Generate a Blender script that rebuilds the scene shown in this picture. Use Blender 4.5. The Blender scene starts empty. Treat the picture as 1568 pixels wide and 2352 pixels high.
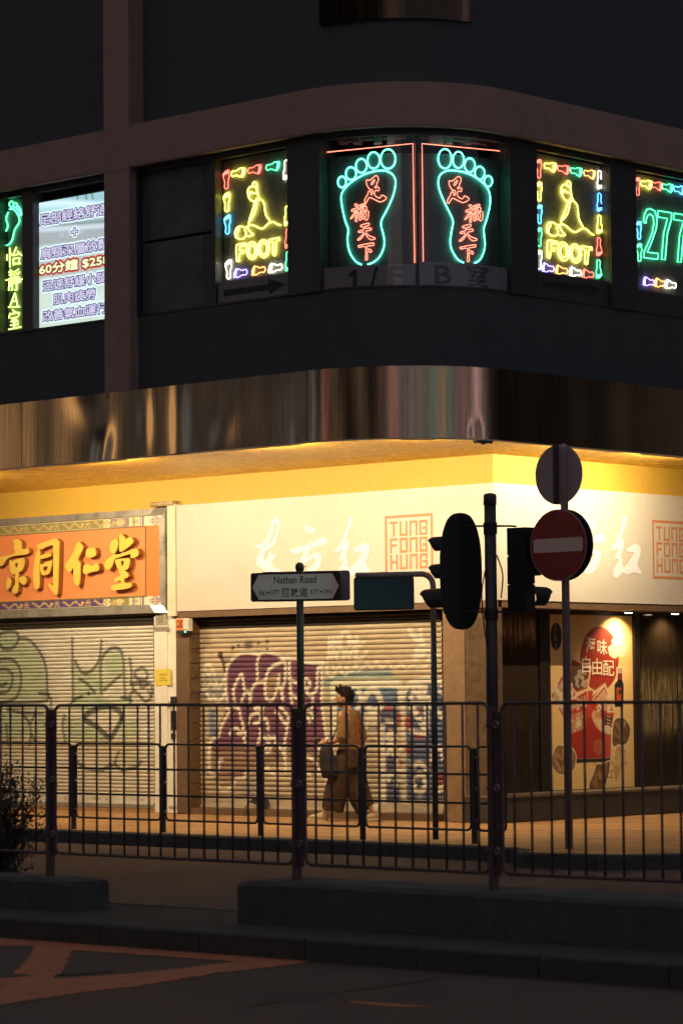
import bpy, bmesh, math, random
import numpy as np
from mathutils import Vector, Matrix
from mathutils.geometry import tessellate_polygon

SC = bpy.context.scene
COL = SC.collection
random.seed(7)
RNG = np.random.default_rng(7)

# ------------------------------------------------------------------ camera
FPX, PITCH, ROLL, EYE = 6760.0, math.atan((1594 - 1176) / 6760.0), math.radians(0.5), 1.77
cam_d = bpy.data.cameras.new('camera')
cam = bpy.data.objects.new('camera', cam_d)
COL.objects.link(cam)
SC.camera = cam
cam_d.sensor_fit = 'VERTICAL'
cam_d.sensor_height = 36.0
cam_d.lens = 36.0 * FPX / 2352.0
cam_d.clip_start = 0.5
cam_d.clip_end = 900
cam.location = (0, 0, EYE)
cam.rotation_euler = (Matrix.Rotation(math.pi / 2 + PITCH, 3, 'X') @ Matrix.Rotation(-ROLL, 3, 'Z')).to_euler()
cam_d.dof.use_dof = True
cam_d.dof.focus_distance = 37.0
cam_d.dof.aperture_fstop = 3.6

# ------------------------------------------------------------------ night sky, weak city glow, exposure
world = bpy.data.worlds.new('World')
SC.world = world
world.use_nodes = True
wn = world.node_tree.nodes
bg = wn['Background']
bg.inputs['Color'].default_value = (0.80, 0.88, 1.0, 1)
bg.inputs['Strength'].default_value = 0.185
sun_d = bpy.data.lights.new('city_glow', 'SUN')
sun = bpy.data.objects.new('city_glow', sun_d)
COL.objects.link(sun)
sun_d.energy = 0.245
sun_d.angle = math.radians(60)
sun_d.color = (1.0, 0.58, 0.47)
sun.rotation_euler = (math.radians(58), 0, math.radians(-24))
SC.render.engine = 'CYCLES'
SC.cycles.use_denoising = True
SC.cycles.max_bounces = 5
SC.cycles.diffuse_bounces = 2
SC.cycles.glossy_bounces = 3
SC.cycles.use_adaptive_sampling = True
SC.cycles.adaptive_threshold = 0.03
SC.cycles.transparent_max_bounces = 10
SC.cycles.sample_clamp_indirect = 4.0
SC.cycles.caustics_reflective = False
SC.cycles.caustics_refractive = False
SC.view_settings.view_transform = 'Standard'
SC.view_settings.look = 'None'
SC.view_settings.exposure = 0.0
SC.view_settings.gamma = 1.0

# ------------------------------------------------------------------ measuring frames
# photo pixels are given in a 1568 x 2352 copy of the photograph
def ray(x, y):
    a, b = (x - 784) / FPX, -(y - 1176) / FPX
    cr, sr = math.cos(ROLL), math.sin(ROLL)
    a, b = a * cr + b * sr, -a * sr + b * cr
    return Vector((a, math.cos(PITCH) - b * math.sin(PITCH), math.sin(PITCH) + b * math.cos(PITCH)))

def ground(x, y, z=0.15):
    r = ray(x, y)
    t = (z - EYE) / r.z
    return Vector((r.x * t, r.y * t, z))

TH = math.radians(47.05)
LD = Vector((-math.sin(TH), math.cos(TH)))      # along Nathan Road, away to the left
RD = Vector((math.cos(TH), math.sin(TH)))       # along the side street, away to the right
CORNER = Vector((1.893, 36.70))

class Flat:
    """a wall plane: a runs to the right along it, off comes out of it, z up"""
    def __init__(s, o, ex):
        s.o, s.ex = Vector(o), Vector(ex)
        s.n = Vector((s.ex.y, -s.ex.x))
    def world(s, a, off, z):
        p = s.o + s.ex * a + s.n * off
        return Vector((p.x, p.y, z))
    def px(s, x, y, off=0.0):
        r = ray(x, y)
        d = s.n.x * r.x + s.n.y * r.y
        t = (s.n.dot(s.o) + off) / d
        p = Vector((r.x * t, r.y * t)) - s.o
        return p.dot(s.ex), EYE + r.z * t
    def ang(s, a):
        return math.atan2(s.ex.y, s.ex.x)

RAD = 1.7
Q4 = RAD * math.pi / 4
class Outline:
    """outer face of the overhanging storeys: straight, round the corner, straight"""
    def __init__(s):
        o = CORNER - RD * 3.27 - LD * 1.6
        s.q = o + (LD + RD) * RAD
        s.ph = math.atan2(-RD.y - LD.y, -RD.x - LD.x)
        s.left = Flat(s.q - RD * RAD, -LD)
        s.right = Flat(s.q - LD * RAD, RD)
    def world(s, a, off, z):
        if a < -Q4: return s.left.world(a + Q4, off, z)
        if a > Q4: return s.right.world(a - Q4, off, z)
        f = s.ph + a / RAD
        return Vector((s.q.x + (RAD + off) * math.cos(f), s.q.y + (RAD + off) * math.sin(f), z))
    def px(s, x, y, off=0.0):
        a, z = s.left.px(x, y, off)
        if a <= 0: return a - Q4, z
        a, z = s.right.px(x, y, off)
        if a >= 0: return a + Q4, z
        r = ray(x, y)
        A = r.x ** 2 + r.y ** 2
        B = -2 * (r.x * s.q.x + r.y * s.q.y)
        Cc = s.q.dot(s.q) - (RAD + off) ** 2
        t = (-B - math.sqrt(max(0, B * B - 4 * A * Cc))) / (2 * A)
        f = math.atan2(r.y * t - s.q.y, r.x * t - s.q.x) - s.ph
        f = (f + math.pi) % (2 * math.pi) - math.pi
        return f * RAD, EYE + r.z * t
    def ang(s, a):
        f = s.ph + max(-Q4, min(Q4, a)) / RAD
        return f + math.pi / 2

G = Flat(CORNER, -LD)          # ground floor wall on the main road (a <= 0)
H = Flat(CORNER, RD)           # ground floor wall on the side street (a >= 0)
F = Outline()                  # upper storeys
W = Flat((0, 0), (1, 0))       # plain world axes: a = x, off = -y

def crop(x0, y0, k):
    return lambda x, y: ((x0 + x * k) / 1.7417, (y0 + y * k) / 1.7417)
cA = crop(0, 1980, .45918)
cB = crop(680, 1920, .70153)
cR = crop(1700, 1740, .65752)
cC = crop(820, 580, .28057)
cD = crop(1240, 500, .52296)
cE = crop(2100, 560, .40242)
cL = crop(0, 680, .35714)
cN = crop(0, 780, .2381)
cP = crop(1340, 680, .17857)
cG = crop(0, 2480, .48469)
cJ = crop(780, 2460, .3486)
cK = crop(1280, 2460, .34853)
cM = crop(1700, 2440, .65752)
cO = crop(2160, 2440, .33175)
cS = crop(560, 1980, .27223)
cT = crop(1720, 1940, .43367)
def ident(x, y): return (x, y)

def cr(pts, closed=False, n=5):
    """smooth curve through the points"""
    P = [Vector(p) for p in pts]
    out = []
    m = len(P)
    for i in range(m if closed else m - 1):
        if closed:
            p0, p1, p2, p3 = P[i - 1], P[i], P[(i + 1) % m], P[(i + 2) % m]
        else:
            p0, p1, p2, p3 = P[max(i - 1, 0)], P[i], P[i + 1], P[min(i + 2, m - 1)]
        for k in range(n):
            t = k / n
            out.append(0.5 * (2 * p1 + (p2 - p0) * t + (2 * p0 - 5 * p1 + 4 * p2 - p3) * t * t + (3 * p1 - p0 - 3 * p2 + p3) * t ** 3))
    if not closed: out.append(P[-1])
    return [tuple(p) for p in out]

def ell(cx, cy, rx, ry, n=20, rot=0):
    c, s = math.cos(rot), math.sin(rot)
    return [(cx + rx * math.cos(2 * math.pi * i / n) * c - ry * math.sin(2 * math.pi * i / n) * s,
             cy + rx * math.cos(2 * math.pi * i / n) * s + ry * math.sin(2 * math.pi * i / n) * c) for i in range(n)]

# ------------------------------------------------------------------ things, parts
INV = {}
def thing(name, label, cat, fr, a, off, z, group=None, kind=None):
    o = bpy.data.objects.new(name, None)
    COL.objects.link(o)
    o.empty_display_size = 0.1
    o.location = fr.world(a, off, z)
    o.rotation_euler = (0, 0, fr.ang(a))
    tag(o, label, cat, group, kind)
    INV[o.name] = (Matrix.Translation(o.location) @ Matrix.Rotation(fr.ang(a), 4, 'Z')).inverted()
    return o
def tag(o, label=None, cat=None, group=None, kind=None):
    if label: o['label'] = label
    if cat: o['category'] = cat
    if group: o['group'] = group
    if kind: o['kind'] = kind
    return o
def link(o, parent):
    COL.objects.link(o)
    if parent is not None:
        o.parent = parent
        INV[o.name] = INV[parent.name]
    else:
        INV[o.name] = Matrix.Identity(4)
    return o
def put(name, mesh, parent, loc=(0, 0, 0), rz=0.0):
    """one more piece that shares a mesh, placed in its parent's own axes"""
    o = bpy.data.objects.new(name, mesh)
    COL.objects.link(o)
    o.parent = parent
    o.location = loc
    o.rotation_euler = (0, 0, rz)
    return o

TXT = {}
def text_geo(body, offset=0.0):
    k = (body, offset)
    if k not in TXT:
        c = bpy.data.curves.new('t', 'FONT')
        c.body = body
        c.offset = offset
        c.resolution_u = 3
        o = bpy.data.objects.new('t', c)
        COL.objects.link(o)
        bpy.context.view_layer.update()
        m = bpy.data.meshes.new_from_object(o.evaluated_get(bpy.context.evaluated_depsgraph_get()))
        TXT[k] = ([(v.co.x, v.co.y) for v in m.vertices], [tuple(p.vertices) for p in m.polygons])
        bpy.data.meshes.remove(m)
        bpy.data.objects.remove(o)
        bpy.data.curves.remove(c)
    return TXT[k]

class MB:
    def __init__(s, fr=W):
        s.fr, s.v, s.f, s.uv = fr, [], [], None
    def add(s, v, f):
        b = len(s.v)
        s.v += [tuple(p) for p in v]
        s.f += [tuple(i + b for i in q) for q in f]
        return s
    def box(s, a0, a1, o0, o1, z0, z1, seg=1):
        v, f = [], []
        for i in range(seg + 1):
            a = a0 + (a1 - a0) * i / seg
            v += [(a, o0, z0), (a, o1, z0), (a, o1, z1), (a, o0, z1)]
            if i:
                b = 4 * i
                f += [(b - 4 + k, b - 4 + (k + 1) % 4, b + (k + 1) % 4, b + k) for k in range(4)]
        f += [(0, 1, 2, 3), (4 * seg + 3, 4 * seg + 2, 4 * seg + 1, 4 * seg)]
        return s.add(v, f)
    def bevbox(s, a0, a1, o0, o1, z0, z1, b=0.01):
        """box with a chamfered front (towards +off)"""
        v = [(a0, o0, z0), (a1, o0, z0), (a1, o0, z1), (a0, o0, z1), (a0, o1 - b, z0), (a1, o1 - b, z0), (a1, o1 - b, z1), (a0, o1 - b, z1),
             (a0 + b, o1, z0 + b), (a1 - b, o1, z0 + b), (a1 - b, o1, z1 - b), (a0 + b, o1, z1 - b)]
        f = [(0, 1, 2, 3), (8, 9, 10, 11)] + [(k, (k + 1) % 4, 4 + (k + 1) % 4, 4 + k) for k in range(4)] + [(4 + k, 4 + (k + 1) % 4, 8 + (k + 1) % 4, 8 + k) for k in range(4)]
        return s.add(v, f)
    def plate(s, loops, o):
        tri = tessellate_polygon([[Vector((p[0], p[1], 0)) for p in l] for l in loops])
        return s.add([(p[0], o, p[1]) for l in loops for p in l], tri)
    def prism(s, loops, o0, o1):
        tri = tessellate_polygon([[Vector((p[0], p[1], 0)) for p in l] for l in loops])
        pts = [p for l in loops for p in l]
        n = len(pts)
        f = [tuple(i + n for i in t) for t in tri] + [tuple(reversed(t)) for t in tri]
        b = 0
        for l in loops:
            m = len(l)
            f += [(b + i, b + (i + 1) % m, n + b + (i + 1) % m, n + b + i) for i in range(m)]
            b += m
        return s.add([(p[0], o0, p[1]) for p in pts] + [(p[0], o1, p[1]) for p in pts], f)
    def tube(s, pts, r, n=6, closed=False, cap=True, flat=None):
        P = [Vector(p) for p in pts]
        m = len(P)
        rr = r if isinstance(r, (list, tuple)) else [r] * m
        v, f = [], []
        up = None
        for i, p in enumerate(P):
            if closed: t = P[(i + 1) % m] - P[i - 1]
            else: t = P[min(i + 1, m - 1)] - P[max(i - 1, 0)]
            if t.length < 1e-9: t = Vector((1, 0, 0))
            t.normalize()
            if up is None:
                up = Vector((0, 1, 0)) if abs(t.y) < .9 else Vector((0, 0, 1))
            x = up.cross(t)
            if x.length < 1e-6: x = Vector((0, 0, 1)).cross(t)
            x.normalize()
            up = t.cross(x).normalized()
            for k in range(n):
                g = 2 * math.pi * (k + .5) / n
                fy = flat if flat else 1.0
                v.append(p + x * (rr[i] * math.cos(g)) + up * (rr[i] * fy * math.sin(g)))
        for i in range(m if closed else m - 1):
            j = (i + 1) % m
            f += [(i * n + k, i * n + (k + 1) % n, j * n + (k + 1) % n, j * n + k) for k in range(n)]
        if cap and not closed:
            f += [tuple(range(n - 1, -1, -1)), tuple(range((m - 1) * n, m * n))]
        return s.add(v, f)
    def lathe(s, ctr, prof, n=16, axis='z'):
        """profile of (radius, height) turned about an axis through ctr"""
        v, f = [], []
        for r, h in prof:
            for k in range(n):
                g = 2 * math.pi * k / n
                c, q = r * math.cos(g), r * math.sin(g)
                d = (c, q, h) if axis == 'z' else ((c, h, q) if axis == 'o' else (h, c, q))
                v.append((ctr[0] + d[0], ctr[1] + d[1], ctr[2] + d[2]))
        for i in range(len(prof) - 1):
            f += [(i * n + k, i * n + (k + 1) % n, (i + 1) * n + (k + 1) % n, (i + 1) * n + k) for k in range(n)]
        f += [tuple(range(n)), tuple(range((len(prof) - 1) * n, len(prof) * n))]
        return s.add(v, f)
    def loft(s, rings, n=14):
        """rings of (centre, x-axis vector, y-axis vector): a limb or garment"""
        v, f = [], []
        for c, ax, ay in rings:
            c, ax, ay = Vector(c), Vector(ax), Vector(ay)
            for k in range(n):
                g = 2 * math.pi * k / n
                v.append(c + ax * math.cos(g) + ay * math.sin(g))
        m = len(rings)
        for i in range(m - 1):
            f += [(i * n + k, i * n + (k + 1) % n, (i + 1) * n + (k + 1) % n, (i + 1) * n + k) for k in range(n)]
        f += [tuple(range(n)), tuple(range((m - 1) * n, m * n))]
        return s.add(v, f)
    def ball(s, c, r, n=12, sq=(1, 1, 1)):
        prof = [(max(1e-4, math.sin(math.pi * i / n)), -math.cos(math.pi * i / n)) for i in range(n + 1)]
        b = len(s.v)
        s.lathe((0, 0, 0), prof, n)
        for i in range(b, len(s.v)):
            p = s.v[i]
            s.v[i] = (c[0] + p[0] * r * sq[0], c[1] + p[1] * r * sq[1], c[2] + p[2] * r * sq[2])
        return s
    def text(s, body, a0, a1, z0, z1, o, offset=0.0, squeeze=True):
        v0, _ = text_geo(body, 0.0)
        v, f = text_geo(body, offset)
        x0, x1 = min(p[0] for p in v0), max(p[0] for p in v0)
        y0, y1 = min(p[1] for p in v0), max(p[1] for p in v0)
        sx, sy = (a1 - a0) / (x1 - x0), (z1 - z0) / (y1 - y0)
        return s.add([(a0 + (p[0] - x0) * sx, o, z0 + (p[1] - y0) * sy) for p in v], f)
    def mesh(s, name, inv=None, smooth=False, local=False):
        me = bpy.data.meshes.new(name)
        if local: co = [Vector((p[0], -p[1], p[2])) for p in s.v]
        else: co = [s.fr.world(*p) for p in s.v]
        if inv is not None: co = [inv @ p for p in co]
        me.from_pydata([tuple(p) for p in co], [], s.f)
        bm = bmesh.new()
        bm.from_mesh(me)
        bmesh.ops.recalc_face_normals(bm, faces=bm.faces)
        bm.to_mesh(me)
        bm.free()
        if smooth:
            me.polygons.foreach_set('use_smooth', [True] * len(me.polygons))
        return me
    def build(s, name, mat, parent=None, smooth=False, keep_normals=False):
        inv = INV[parent.name] if parent is not None else None
        me = s.mesh(name, inv, smooth)
        me.materials.append(mat)
        return link(bpy.data.objects.new(name, me), parent)
    def part_mesh(s, name, mat, smooth=False):
        me = s.mesh(name, None, smooth, local=True)
        me.materials.append(mat)
        return me

# ------------------------------------------------------------------ materials
def new_mat(name):
    m = bpy.data.materials.new(name)
    m.use_nodes = True
    nt = m.node_tree
    return m, nt, nt.nodes['Principled BSDF']
def N(nt, typ, **kw):
    n = nt.nodes.new(typ)
    for k, v in kw.items(): setattr(n, k, v)
    return n
def surf(name, col, rough=.6, metal=0.0, var=.2, scale=6.0, bump=0.0, bscale=60.0, stretch=(1, 1, 1), spec=.5, rvar=0.1, dirt=None, dscale=2.0, damount=.5):
    m, nt, b = new_mat(name)
    L = nt.links
    tc = N(nt, 'ShaderNodeTexCoord')
    mp = N(nt, 'ShaderNodeMapping')
    mp.inputs['Scale'].default_value = stretch
    L.new(tc.outputs['Object'], mp.inputs['Vector'])
    nz = N(nt, 'ShaderNodeTexNoise')
    nz.inputs['Scale'].default_value = scale
    nz.inputs['Detail'].default_value = 6
    nz.inputs['Roughness'].default_value = .65
    L.new(mp.outputs['Vector'], nz.inputs['Vector'])
    mr = N(nt, 'ShaderNodeMapRange')
    mr.inputs['From Min'].default_value = .25
    mr.inputs['From Max'].default_value = .75
    mr.inputs['To Min'].default_value = 1 - var
    mr.inputs['To Max'].default_value = 1 + var
    L.new(nz.outputs['Fac'], mr.inputs['Value'])
    mx = N(nt, 'ShaderNodeVectorMath', operation='SCALE')
    mx.inputs[0].default_value = col[:3]
    L.new(mr.outputs['Result'], mx.inputs['Scale'])
    out = mx.outputs['Vector']
    if dirt:
        n2 = N(nt, 'ShaderNodeTexNoise')
        n2.inputs['Scale'].default_value = dscale
        n2.inputs['Detail'].default_value = 9
        n2.inputs['Roughness'].default_value = .7
        L.new(mp.outputs['Vector'], n2.inputs['Vector'])
        r2 = N(nt, 'ShaderNodeMapRange')
        r2.inputs['From Min'].default_value = .5
        r2.inputs['From Max'].default_value = .72
        r2.inputs['To Max'].default_value = damount
        L.new(n2.outputs['Fac'], r2.inputs['Value'])
        mm = N(nt, 'ShaderNodeMix', data_type='RGBA')
        L.new(r2.outputs['Result'], mm.inputs['Factor'])
        L.new(out, mm.inputs['A'])
        mm.inputs['B'].default_value = (*dirt, 1)
        out = mm.outputs['Result']
    L.new(out, b.inputs['Base Color'])
    b.inputs['Metallic'].default_value = metal
    b.inputs['Specular IOR Level'].default_value = spec
    r3 = N(nt, 'ShaderNodeMapRange')
    r3.inputs['To Min'].default_value = max(.02, rough - rvar)
    r3.inputs['To Max'].default_value = min(1, rough + rvar)
    L.new(nz.outputs['Fac'], r3.inputs['Value'])
    L.new(r3.outputs['Result'], b.inputs['Roughness'])
    if bump:
        n3 = N(nt, 'ShaderNodeTexNoise')
        n3.inputs['Scale'].default_value = bscale
        n3.inputs['Detail'].default_value = 4
        L.new(mp.outputs['Vector'], n3.inputs['Vector'])
        bp = N(nt, 'ShaderNodeBump')
        bp.inputs['Strength'].default_value = bump
        bp.inputs['Distance'].default_value = .02
        L.new(n3.outputs['Fac'], bp.inputs['Height'])
        L.new(bp.outputs['Normal'], b.inputs['Normal'])
    return m
def glow(name, col, strength):
    m, nt, b = new_mat(name)
    b.inputs['Base Color'].default_value = (.6, .6, .6, 1)
    b.inputs['Emission Color'].default_value = (*col, 1)
    b.inputs['Emission Strength'].default_value = strength
    return m
def pane_mat(name, tint=(.9, .93, .95), refl=.09, rough=.02):
    m = bpy.data.materials.new(name)
    m.use_nodes = True
    nt = m.node_tree
    nt.nodes.clear()
    o = N(nt, 'ShaderNodeOutputMaterial')
    mx = N(nt, 'ShaderNodeMixShader')
    tr = N(nt, 'ShaderNodeBsdfTransparent')
    gl = N(nt, 'ShaderNodeBsdfGlossy')
    lw = N(nt, 'ShaderNodeLayerWeight')
    pw = N(nt, 'ShaderNodeMath', operation='POWER')
    pw.inputs[1].default_value = 5
    ma = N(nt, 'ShaderNodeMath', operation='MULTIPLY_ADD')
    ma.inputs[1].default_value = .9
    ma.inputs[2].default_value = .04
    nt.links.new(lw.outputs['Facing'], pw.inputs[0])
    nt.links.new(pw.outputs[0], ma.inputs[0])
    tr.inputs['Color'].default_value = (*tint, 1)
    gl.inputs['Roughness'].default_value = rough
    nt.links.new(ma.outputs[0], mx.inputs[0])
    nt.links.new(tr.outputs[0], mx.inputs[1])
    nt.links.new(gl.outputs[0], mx.inputs[2])
    nt.links.new(mx.outputs[0], o.inputs['Surface'])
    return m

# ------------------------------------------------------------------ flat print painted in code (graffiti, poster, screen, border)
class Canvas:
    def __init__(s, a0, a1, z0, z1, res, col):
        s.a0, s.z0, s.res = a0, z0, res
        s.w, s.h = int((a1 - a0) * res), int((z1 - z0) * res)
        s.a1, s.z1 = a0 + s.w / res, z0 + s.h / res
        s.im = np.ones((s.h, s.w, 4), np.float32)
        s.im[..., :3] = col
    def _win(s, P, m):
        x0, x1 = int(max(0, (P[:, 0].min() - m - s.a0) * s.res)), int(min(s.w, (P[:, 0].max() + m - s.a0) * s.res + 2))
        y0, y1 = int(max(0, (P[:, 1].min() - m - s.z0) * s.res)), int(min(s.h, (P[:, 1].max() + m - s.z0) * s.res + 2))
        if x1 <= x0 or y1 <= y0: return None
        X = s.a0 + (np.arange(x0, x1) + .5) / s.res
        Y = s.z0 + (np.arange(y0, y1) + .5) / s.res
        X, Y = np.meshgrid(X, Y)
        return x0, x1, y0, y1, X, Y
    def _dist(s, P, X, Y, closed, seg=False):
        d = np.full(X.shape, 1e9, np.float32)
        n = len(P)
        for i in range(n if closed else n - 1):
            ax, ay = P[i]
            bx, by = P[(i + 1) % n]
            dx, dy = bx - ax, by - ay
            q = dx * dx + dy * dy + 1e-12
            t = np.clip(((X - ax) * dx + (Y - ay) * dy) / q, 0, 1)
            d = np.minimum(d, (X - ax - t * dx) ** 2 + (Y - ay - t * dy) ** 2)
        return np.sqrt(d)
    def _mix(s, win, al, col, wear):
        x0, x1, y0, y1 = win[:4]
        if wear:
            al = al * (1 - wear * (RNG.random(al.shape) < .5))
        s.im[y0:y1, x0:x1, :3] = s.im[y0:y1, x0:x1, :3] * (1 - al[..., None]) + np.array(col, np.float32) * al[..., None]
    def stroke(s, pts, w, col, alpha=1.0, soft=None, closed=False, smooth=True, wear=0.0):
        if smooth and len(pts) > 2: pts = cr(pts, closed, 5)
        P = np.array(pts, float)
        soft = soft or 1.2 / s.res
        win = s._win(P, w / 2 + soft)
        if win is None: return
        d = s._dist(P, win[4], win[5], closed)
        s._mix(win, alpha * np.clip((w / 2 - d) / soft + .5, 0, 1), col, wear)
    def poly(s, pts, col, alpha=1.0, soft=None, smooth=False, wear=0.0):
        if smooth: pts = cr(pts, True, 5)
        P = np.array(pts, float)
        soft = soft or 1.2 / s.res
        win = s._win(P, soft)
        if win is None: return
        X, Y = win[4], win[5]
        ins = np.zeros(X.shape, bool)
        n = len(P)
        for i in range(n):
            ax, ay = P[i]
            bx, by = P[(i + 1) % n]
            c = (ay > Y) != (by > Y)
            ins ^= c & (X < (bx - ax) * (Y - ay) / (by - ay + 1e-12) + ax)
        d = s._dist(P, X, Y, True)
        s._mix(win, alpha * np.clip(np.where(ins, d, -d) / soft + .5, 0, 1), col, wear)
    def grain(s, amt):
        s.im[..., :3] *= (1 + amt * (RNG.random((s.h, s.w, 1), np.float32) - .5))
    def blotch(s, amt, cell):
        """large soft unevenness of the print or paint"""
        h, w = s.h // cell + 3, s.w // cell + 3
        g = RNG.random((h, w)).astype(np.float32)
        yy, xx = np.arange(s.h) / cell, np.arange(s.w) / cell
        yi, xi = yy.astype(int), xx.astype(int)
        fy, fx = (yy - yi)[:, None], (xx - xi)[None]
        fy, fx = fy * fy * (3 - 2 * fy), fx * fx * (3 - 2 * fx)
        A = g[yi][:, xi] * (1 - fy) * (1 - fx) + g[yi + 1][:, xi] * fy * (1 - fx) + g[yi][:, xi + 1] * (1 - fy) * fx + g[yi + 1][:, xi + 1] * fy * fx
        s.im[..., :3] *= (1 + amt * (A[..., None] - .5))
    def image(s, name):
        im = bpy.data.images.new(name, s.w, s.h, float_buffer=False)
        im.colorspace_settings.name = 'Non-Color'
        s.im[..., :3] = np.clip(s.im[..., :3], 0, 1)
        im.pixels.foreach_set(np.ascontiguousarray(s.im).ravel())
        im.update()
        im.pack()
        return im
    def material(s, name, root, off_a, off_z, rough=.6, metal=0.0, emit=0.0, bump=0.0, spec=.5, dirt=0.0):
        """off_a, off_z: the root's own place in the wall frame, so that its axes give wall metres"""
        m, nt, b = new_mat(name)
        L = nt.links
        tc = N(nt, 'ShaderNodeTexCoord', object=root)
        sx = N(nt, 'ShaderNodeSeparateXYZ')
        L.new(tc.outputs['Object'], sx.inputs[0])
        cx = N(nt, 'ShaderNodeCombineXYZ')
        for ax, o, lo, n_ in (('X', off_a, s.a0, s.a1 - s.a0), ('Z', off_z, s.z0, s.z1 - s.z0)):
            q = N(nt, 'ShaderNodeMath', operation='MULTIPLY_ADD')
            q.inputs[1].default_value = 1 / n_
            q.inputs[2].default_value = (o - lo) / n_
            L.new(sx.outputs[ax], q.inputs[0])
            L.new(q.outputs[0], cx.inputs['X' if ax == 'X' else 'Y'])
        ti = N(nt, 'ShaderNodeTexImage', image=s.image(name), extension='EXTEND', interpolation='Cubic')
        L.new(cx.outputs[0], ti.inputs['Vector'])
        out = ti.outputs['Color']
        nz = N(nt, 'ShaderNodeTexNoise')
        nz.inputs['Scale'].default_value = 3.0
        nz.inputs['Detail'].default_value = 9
        mp = N(nt, 'ShaderNodeMapping')
        mp.inputs['Scale'].default_value = (1, 1, 6)
        L.new(tc.outputs['Object'], mp.inputs['Vector'])
        L.new(mp.outputs['Vector'], nz.inputs['Vector'])
        if dirt:
            mr = N(nt, 'ShaderNodeMapRange')
            mr.inputs['From Min'].default_value = .35
            mr.inputs['From Max'].default_value = .75
            mr.inputs['To Min'].default_value = 1.0
            mr.inputs['To Max'].default_value = 1 - dirt
            L.new(nz.outputs['Fac'], mr.inputs['Value'])
            vm = N(nt, 'ShaderNodeVectorMath', operation='SCALE')
            L.new(out, vm.inputs[0])
            L.new(mr.outputs['Result'], vm.inputs['Scale'])
            out = vm.outputs['Vector']
        L.new(out, b.inputs['Base Color'])
        b.inputs['Roughness'].default_value = rough
        b.inputs['Metallic'].default_value = metal
        b.inputs['Specular IOR Level'].default_value = spec
        if emit:
            L.new(out, b.inputs['Emission Color'])
            b.inputs['Emission Strength'].default_value = emit
            b.inputs['Base Color'].default_value = (.02, .02, .02, 1)
            nt.links.remove(b.inputs['Base Color'].links[0])
        return m
def canvas_text(cv, body, a0, a1, z0, z1, layers):
    """letters printed with widening outlines: layers of (outline metres, colour), widest first"""
    v, f = text_geo(body, 0.0)
    v = np.array(v)
    lo, hi = v.min(0), v.max(0)
    P = (v - lo) / (hi - lo)
    X = (a0 - cv.a0 + P[:, 0] * (a1 - a0)) * cv.res
    Y = (z0 - cv.z0 + P[:, 1] * (z1 - z0)) * cv.res
    mask = np.zeros((cv.h, cv.w), bool)
    for q in f:
        for k in range(1, len(q) - 1):
            x, y = X[[q[0], q[k], q[k + 1]]], Y[[q[0], q[k], q[k + 1]]]
            i0, i1, j0, j1 = max(0, int(x.min())), min(cv.w, int(x.max()) + 2), max(0, int(y.min())), min(cv.h, int(y.max()) + 2)
            if i1 <= i0 or j1 <= j0: continue
            gx, gy = np.meshgrid(np.arange(i0, i1) + .5, np.arange(j0, j1) + .5)
            d = [(x[(m + 1) % 3] - x[m]) * (gy - y[m]) - (y[(m + 1) % 3] - y[m]) * (gx - x[m]) for m in range(3)]
            mask[j0:j1, i0:i1] |= ((d[0] >= 0) & (d[1] >= 0) & (d[2] >= 0)) | ((d[0] <= 0) & (d[1] <= 0) & (d[2] <= 0))
    for w, col in layers:
        r = w * cv.res
        n = int(r)
        m = np.zeros_like(mask)
        for dx in range(-n, n + 1):
            for dy in range(-n, n + 1):
                if dx * dx + dy * dy <= r * r + .5:
                    a = mask[max(0, -dy):cv.h - max(0, dy), max(0, -dx):cv.w - max(0, dx)]
                    m[max(0, dy):cv.h - max(0, -dy), max(0, dx):cv.w - max(0, -dx)] |= a
        cv.im[m, :3] = col
def tr(fr, cf, pts, off=0.0):
    return [fr.px(*cf(*p), off) for p in pts]

# ------------------------------------------------------------------ palette
m_asphalt = surf('asphalt', (.084, .047, .041), .78, var=.45, scale=26, bump=.6, bscale=110, dirt=(.035, .026, .026), dscale=.9, damount=.75)
m_pave = surf('paving', (.25, .20, .15), .62, var=.22, scale=6, bump=.2, bscale=90, dirt=(.10, .08, .06), dscale=1.1, damount=.6)
m_kerb = surf('kerb_concrete', (.038, .042, .043), .85, var=.4, scale=9, bump=.5, bscale=70, dirt=(.07, .055, .05), dscale=4, damount=.4)
m_plinth = surf('plinth_concrete', (.052, .060, .062), .9, var=.4, scale=7, bump=.5, bscale=45, dirt=(.085, .07, .06), dscale=3, damount=.5)
m_yellowline = surf('road_yellow', (.42, .13, .05), .7, var=.3, scale=30, bump=.2, bscale=150, dirt=(.10, .06, .05), dscale=5, damount=.8)
m_render = surf('painted_render', (.27, .185, .172), .9, var=.12, scale=4, bump=.25, bscale=110, dirt=(.17, .11, .10), dscale=2.2, damount=.45)
m_dark = surf('dark_render', (.056, .068, .080), .85, var=.12, scale=3, bump=.2, bscale=60, spec=.2)
m_darkframe = surf('dark_aluminium', (.035, .036, .042), .45, var=.2, scale=10, spec=.4)
m_yellow = surf('yellow_paint', (.66, .42, .06), .55, var=.07, scale=5, bump=.15, bscale=140, dirt=(.55, .36, .05), dscale=8, damount=.25)
m_soffit = surf('yellow_soffit', (.86, .50, .05), .26, var=.12, scale=3, bump=.30, bscale=70, spec=.7, dirt=(.5, .27, .04), dscale=1.6, damount=.55)
m_cream = surf('cream_board', (.66, .62, .535), .45, var=.03, scale=2, dirt=(.52, .46, .36), dscale=3, damount=.25)
m_creamtrim = surf('cream_trim', (.80, .72, .52), .5, var=.06, scale=6, dirt=(.55, .42, .25), dscale=9, damount=.4)
m_white = surf('white_vinyl', (.90, .90, .96), .5, var=.02)
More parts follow.
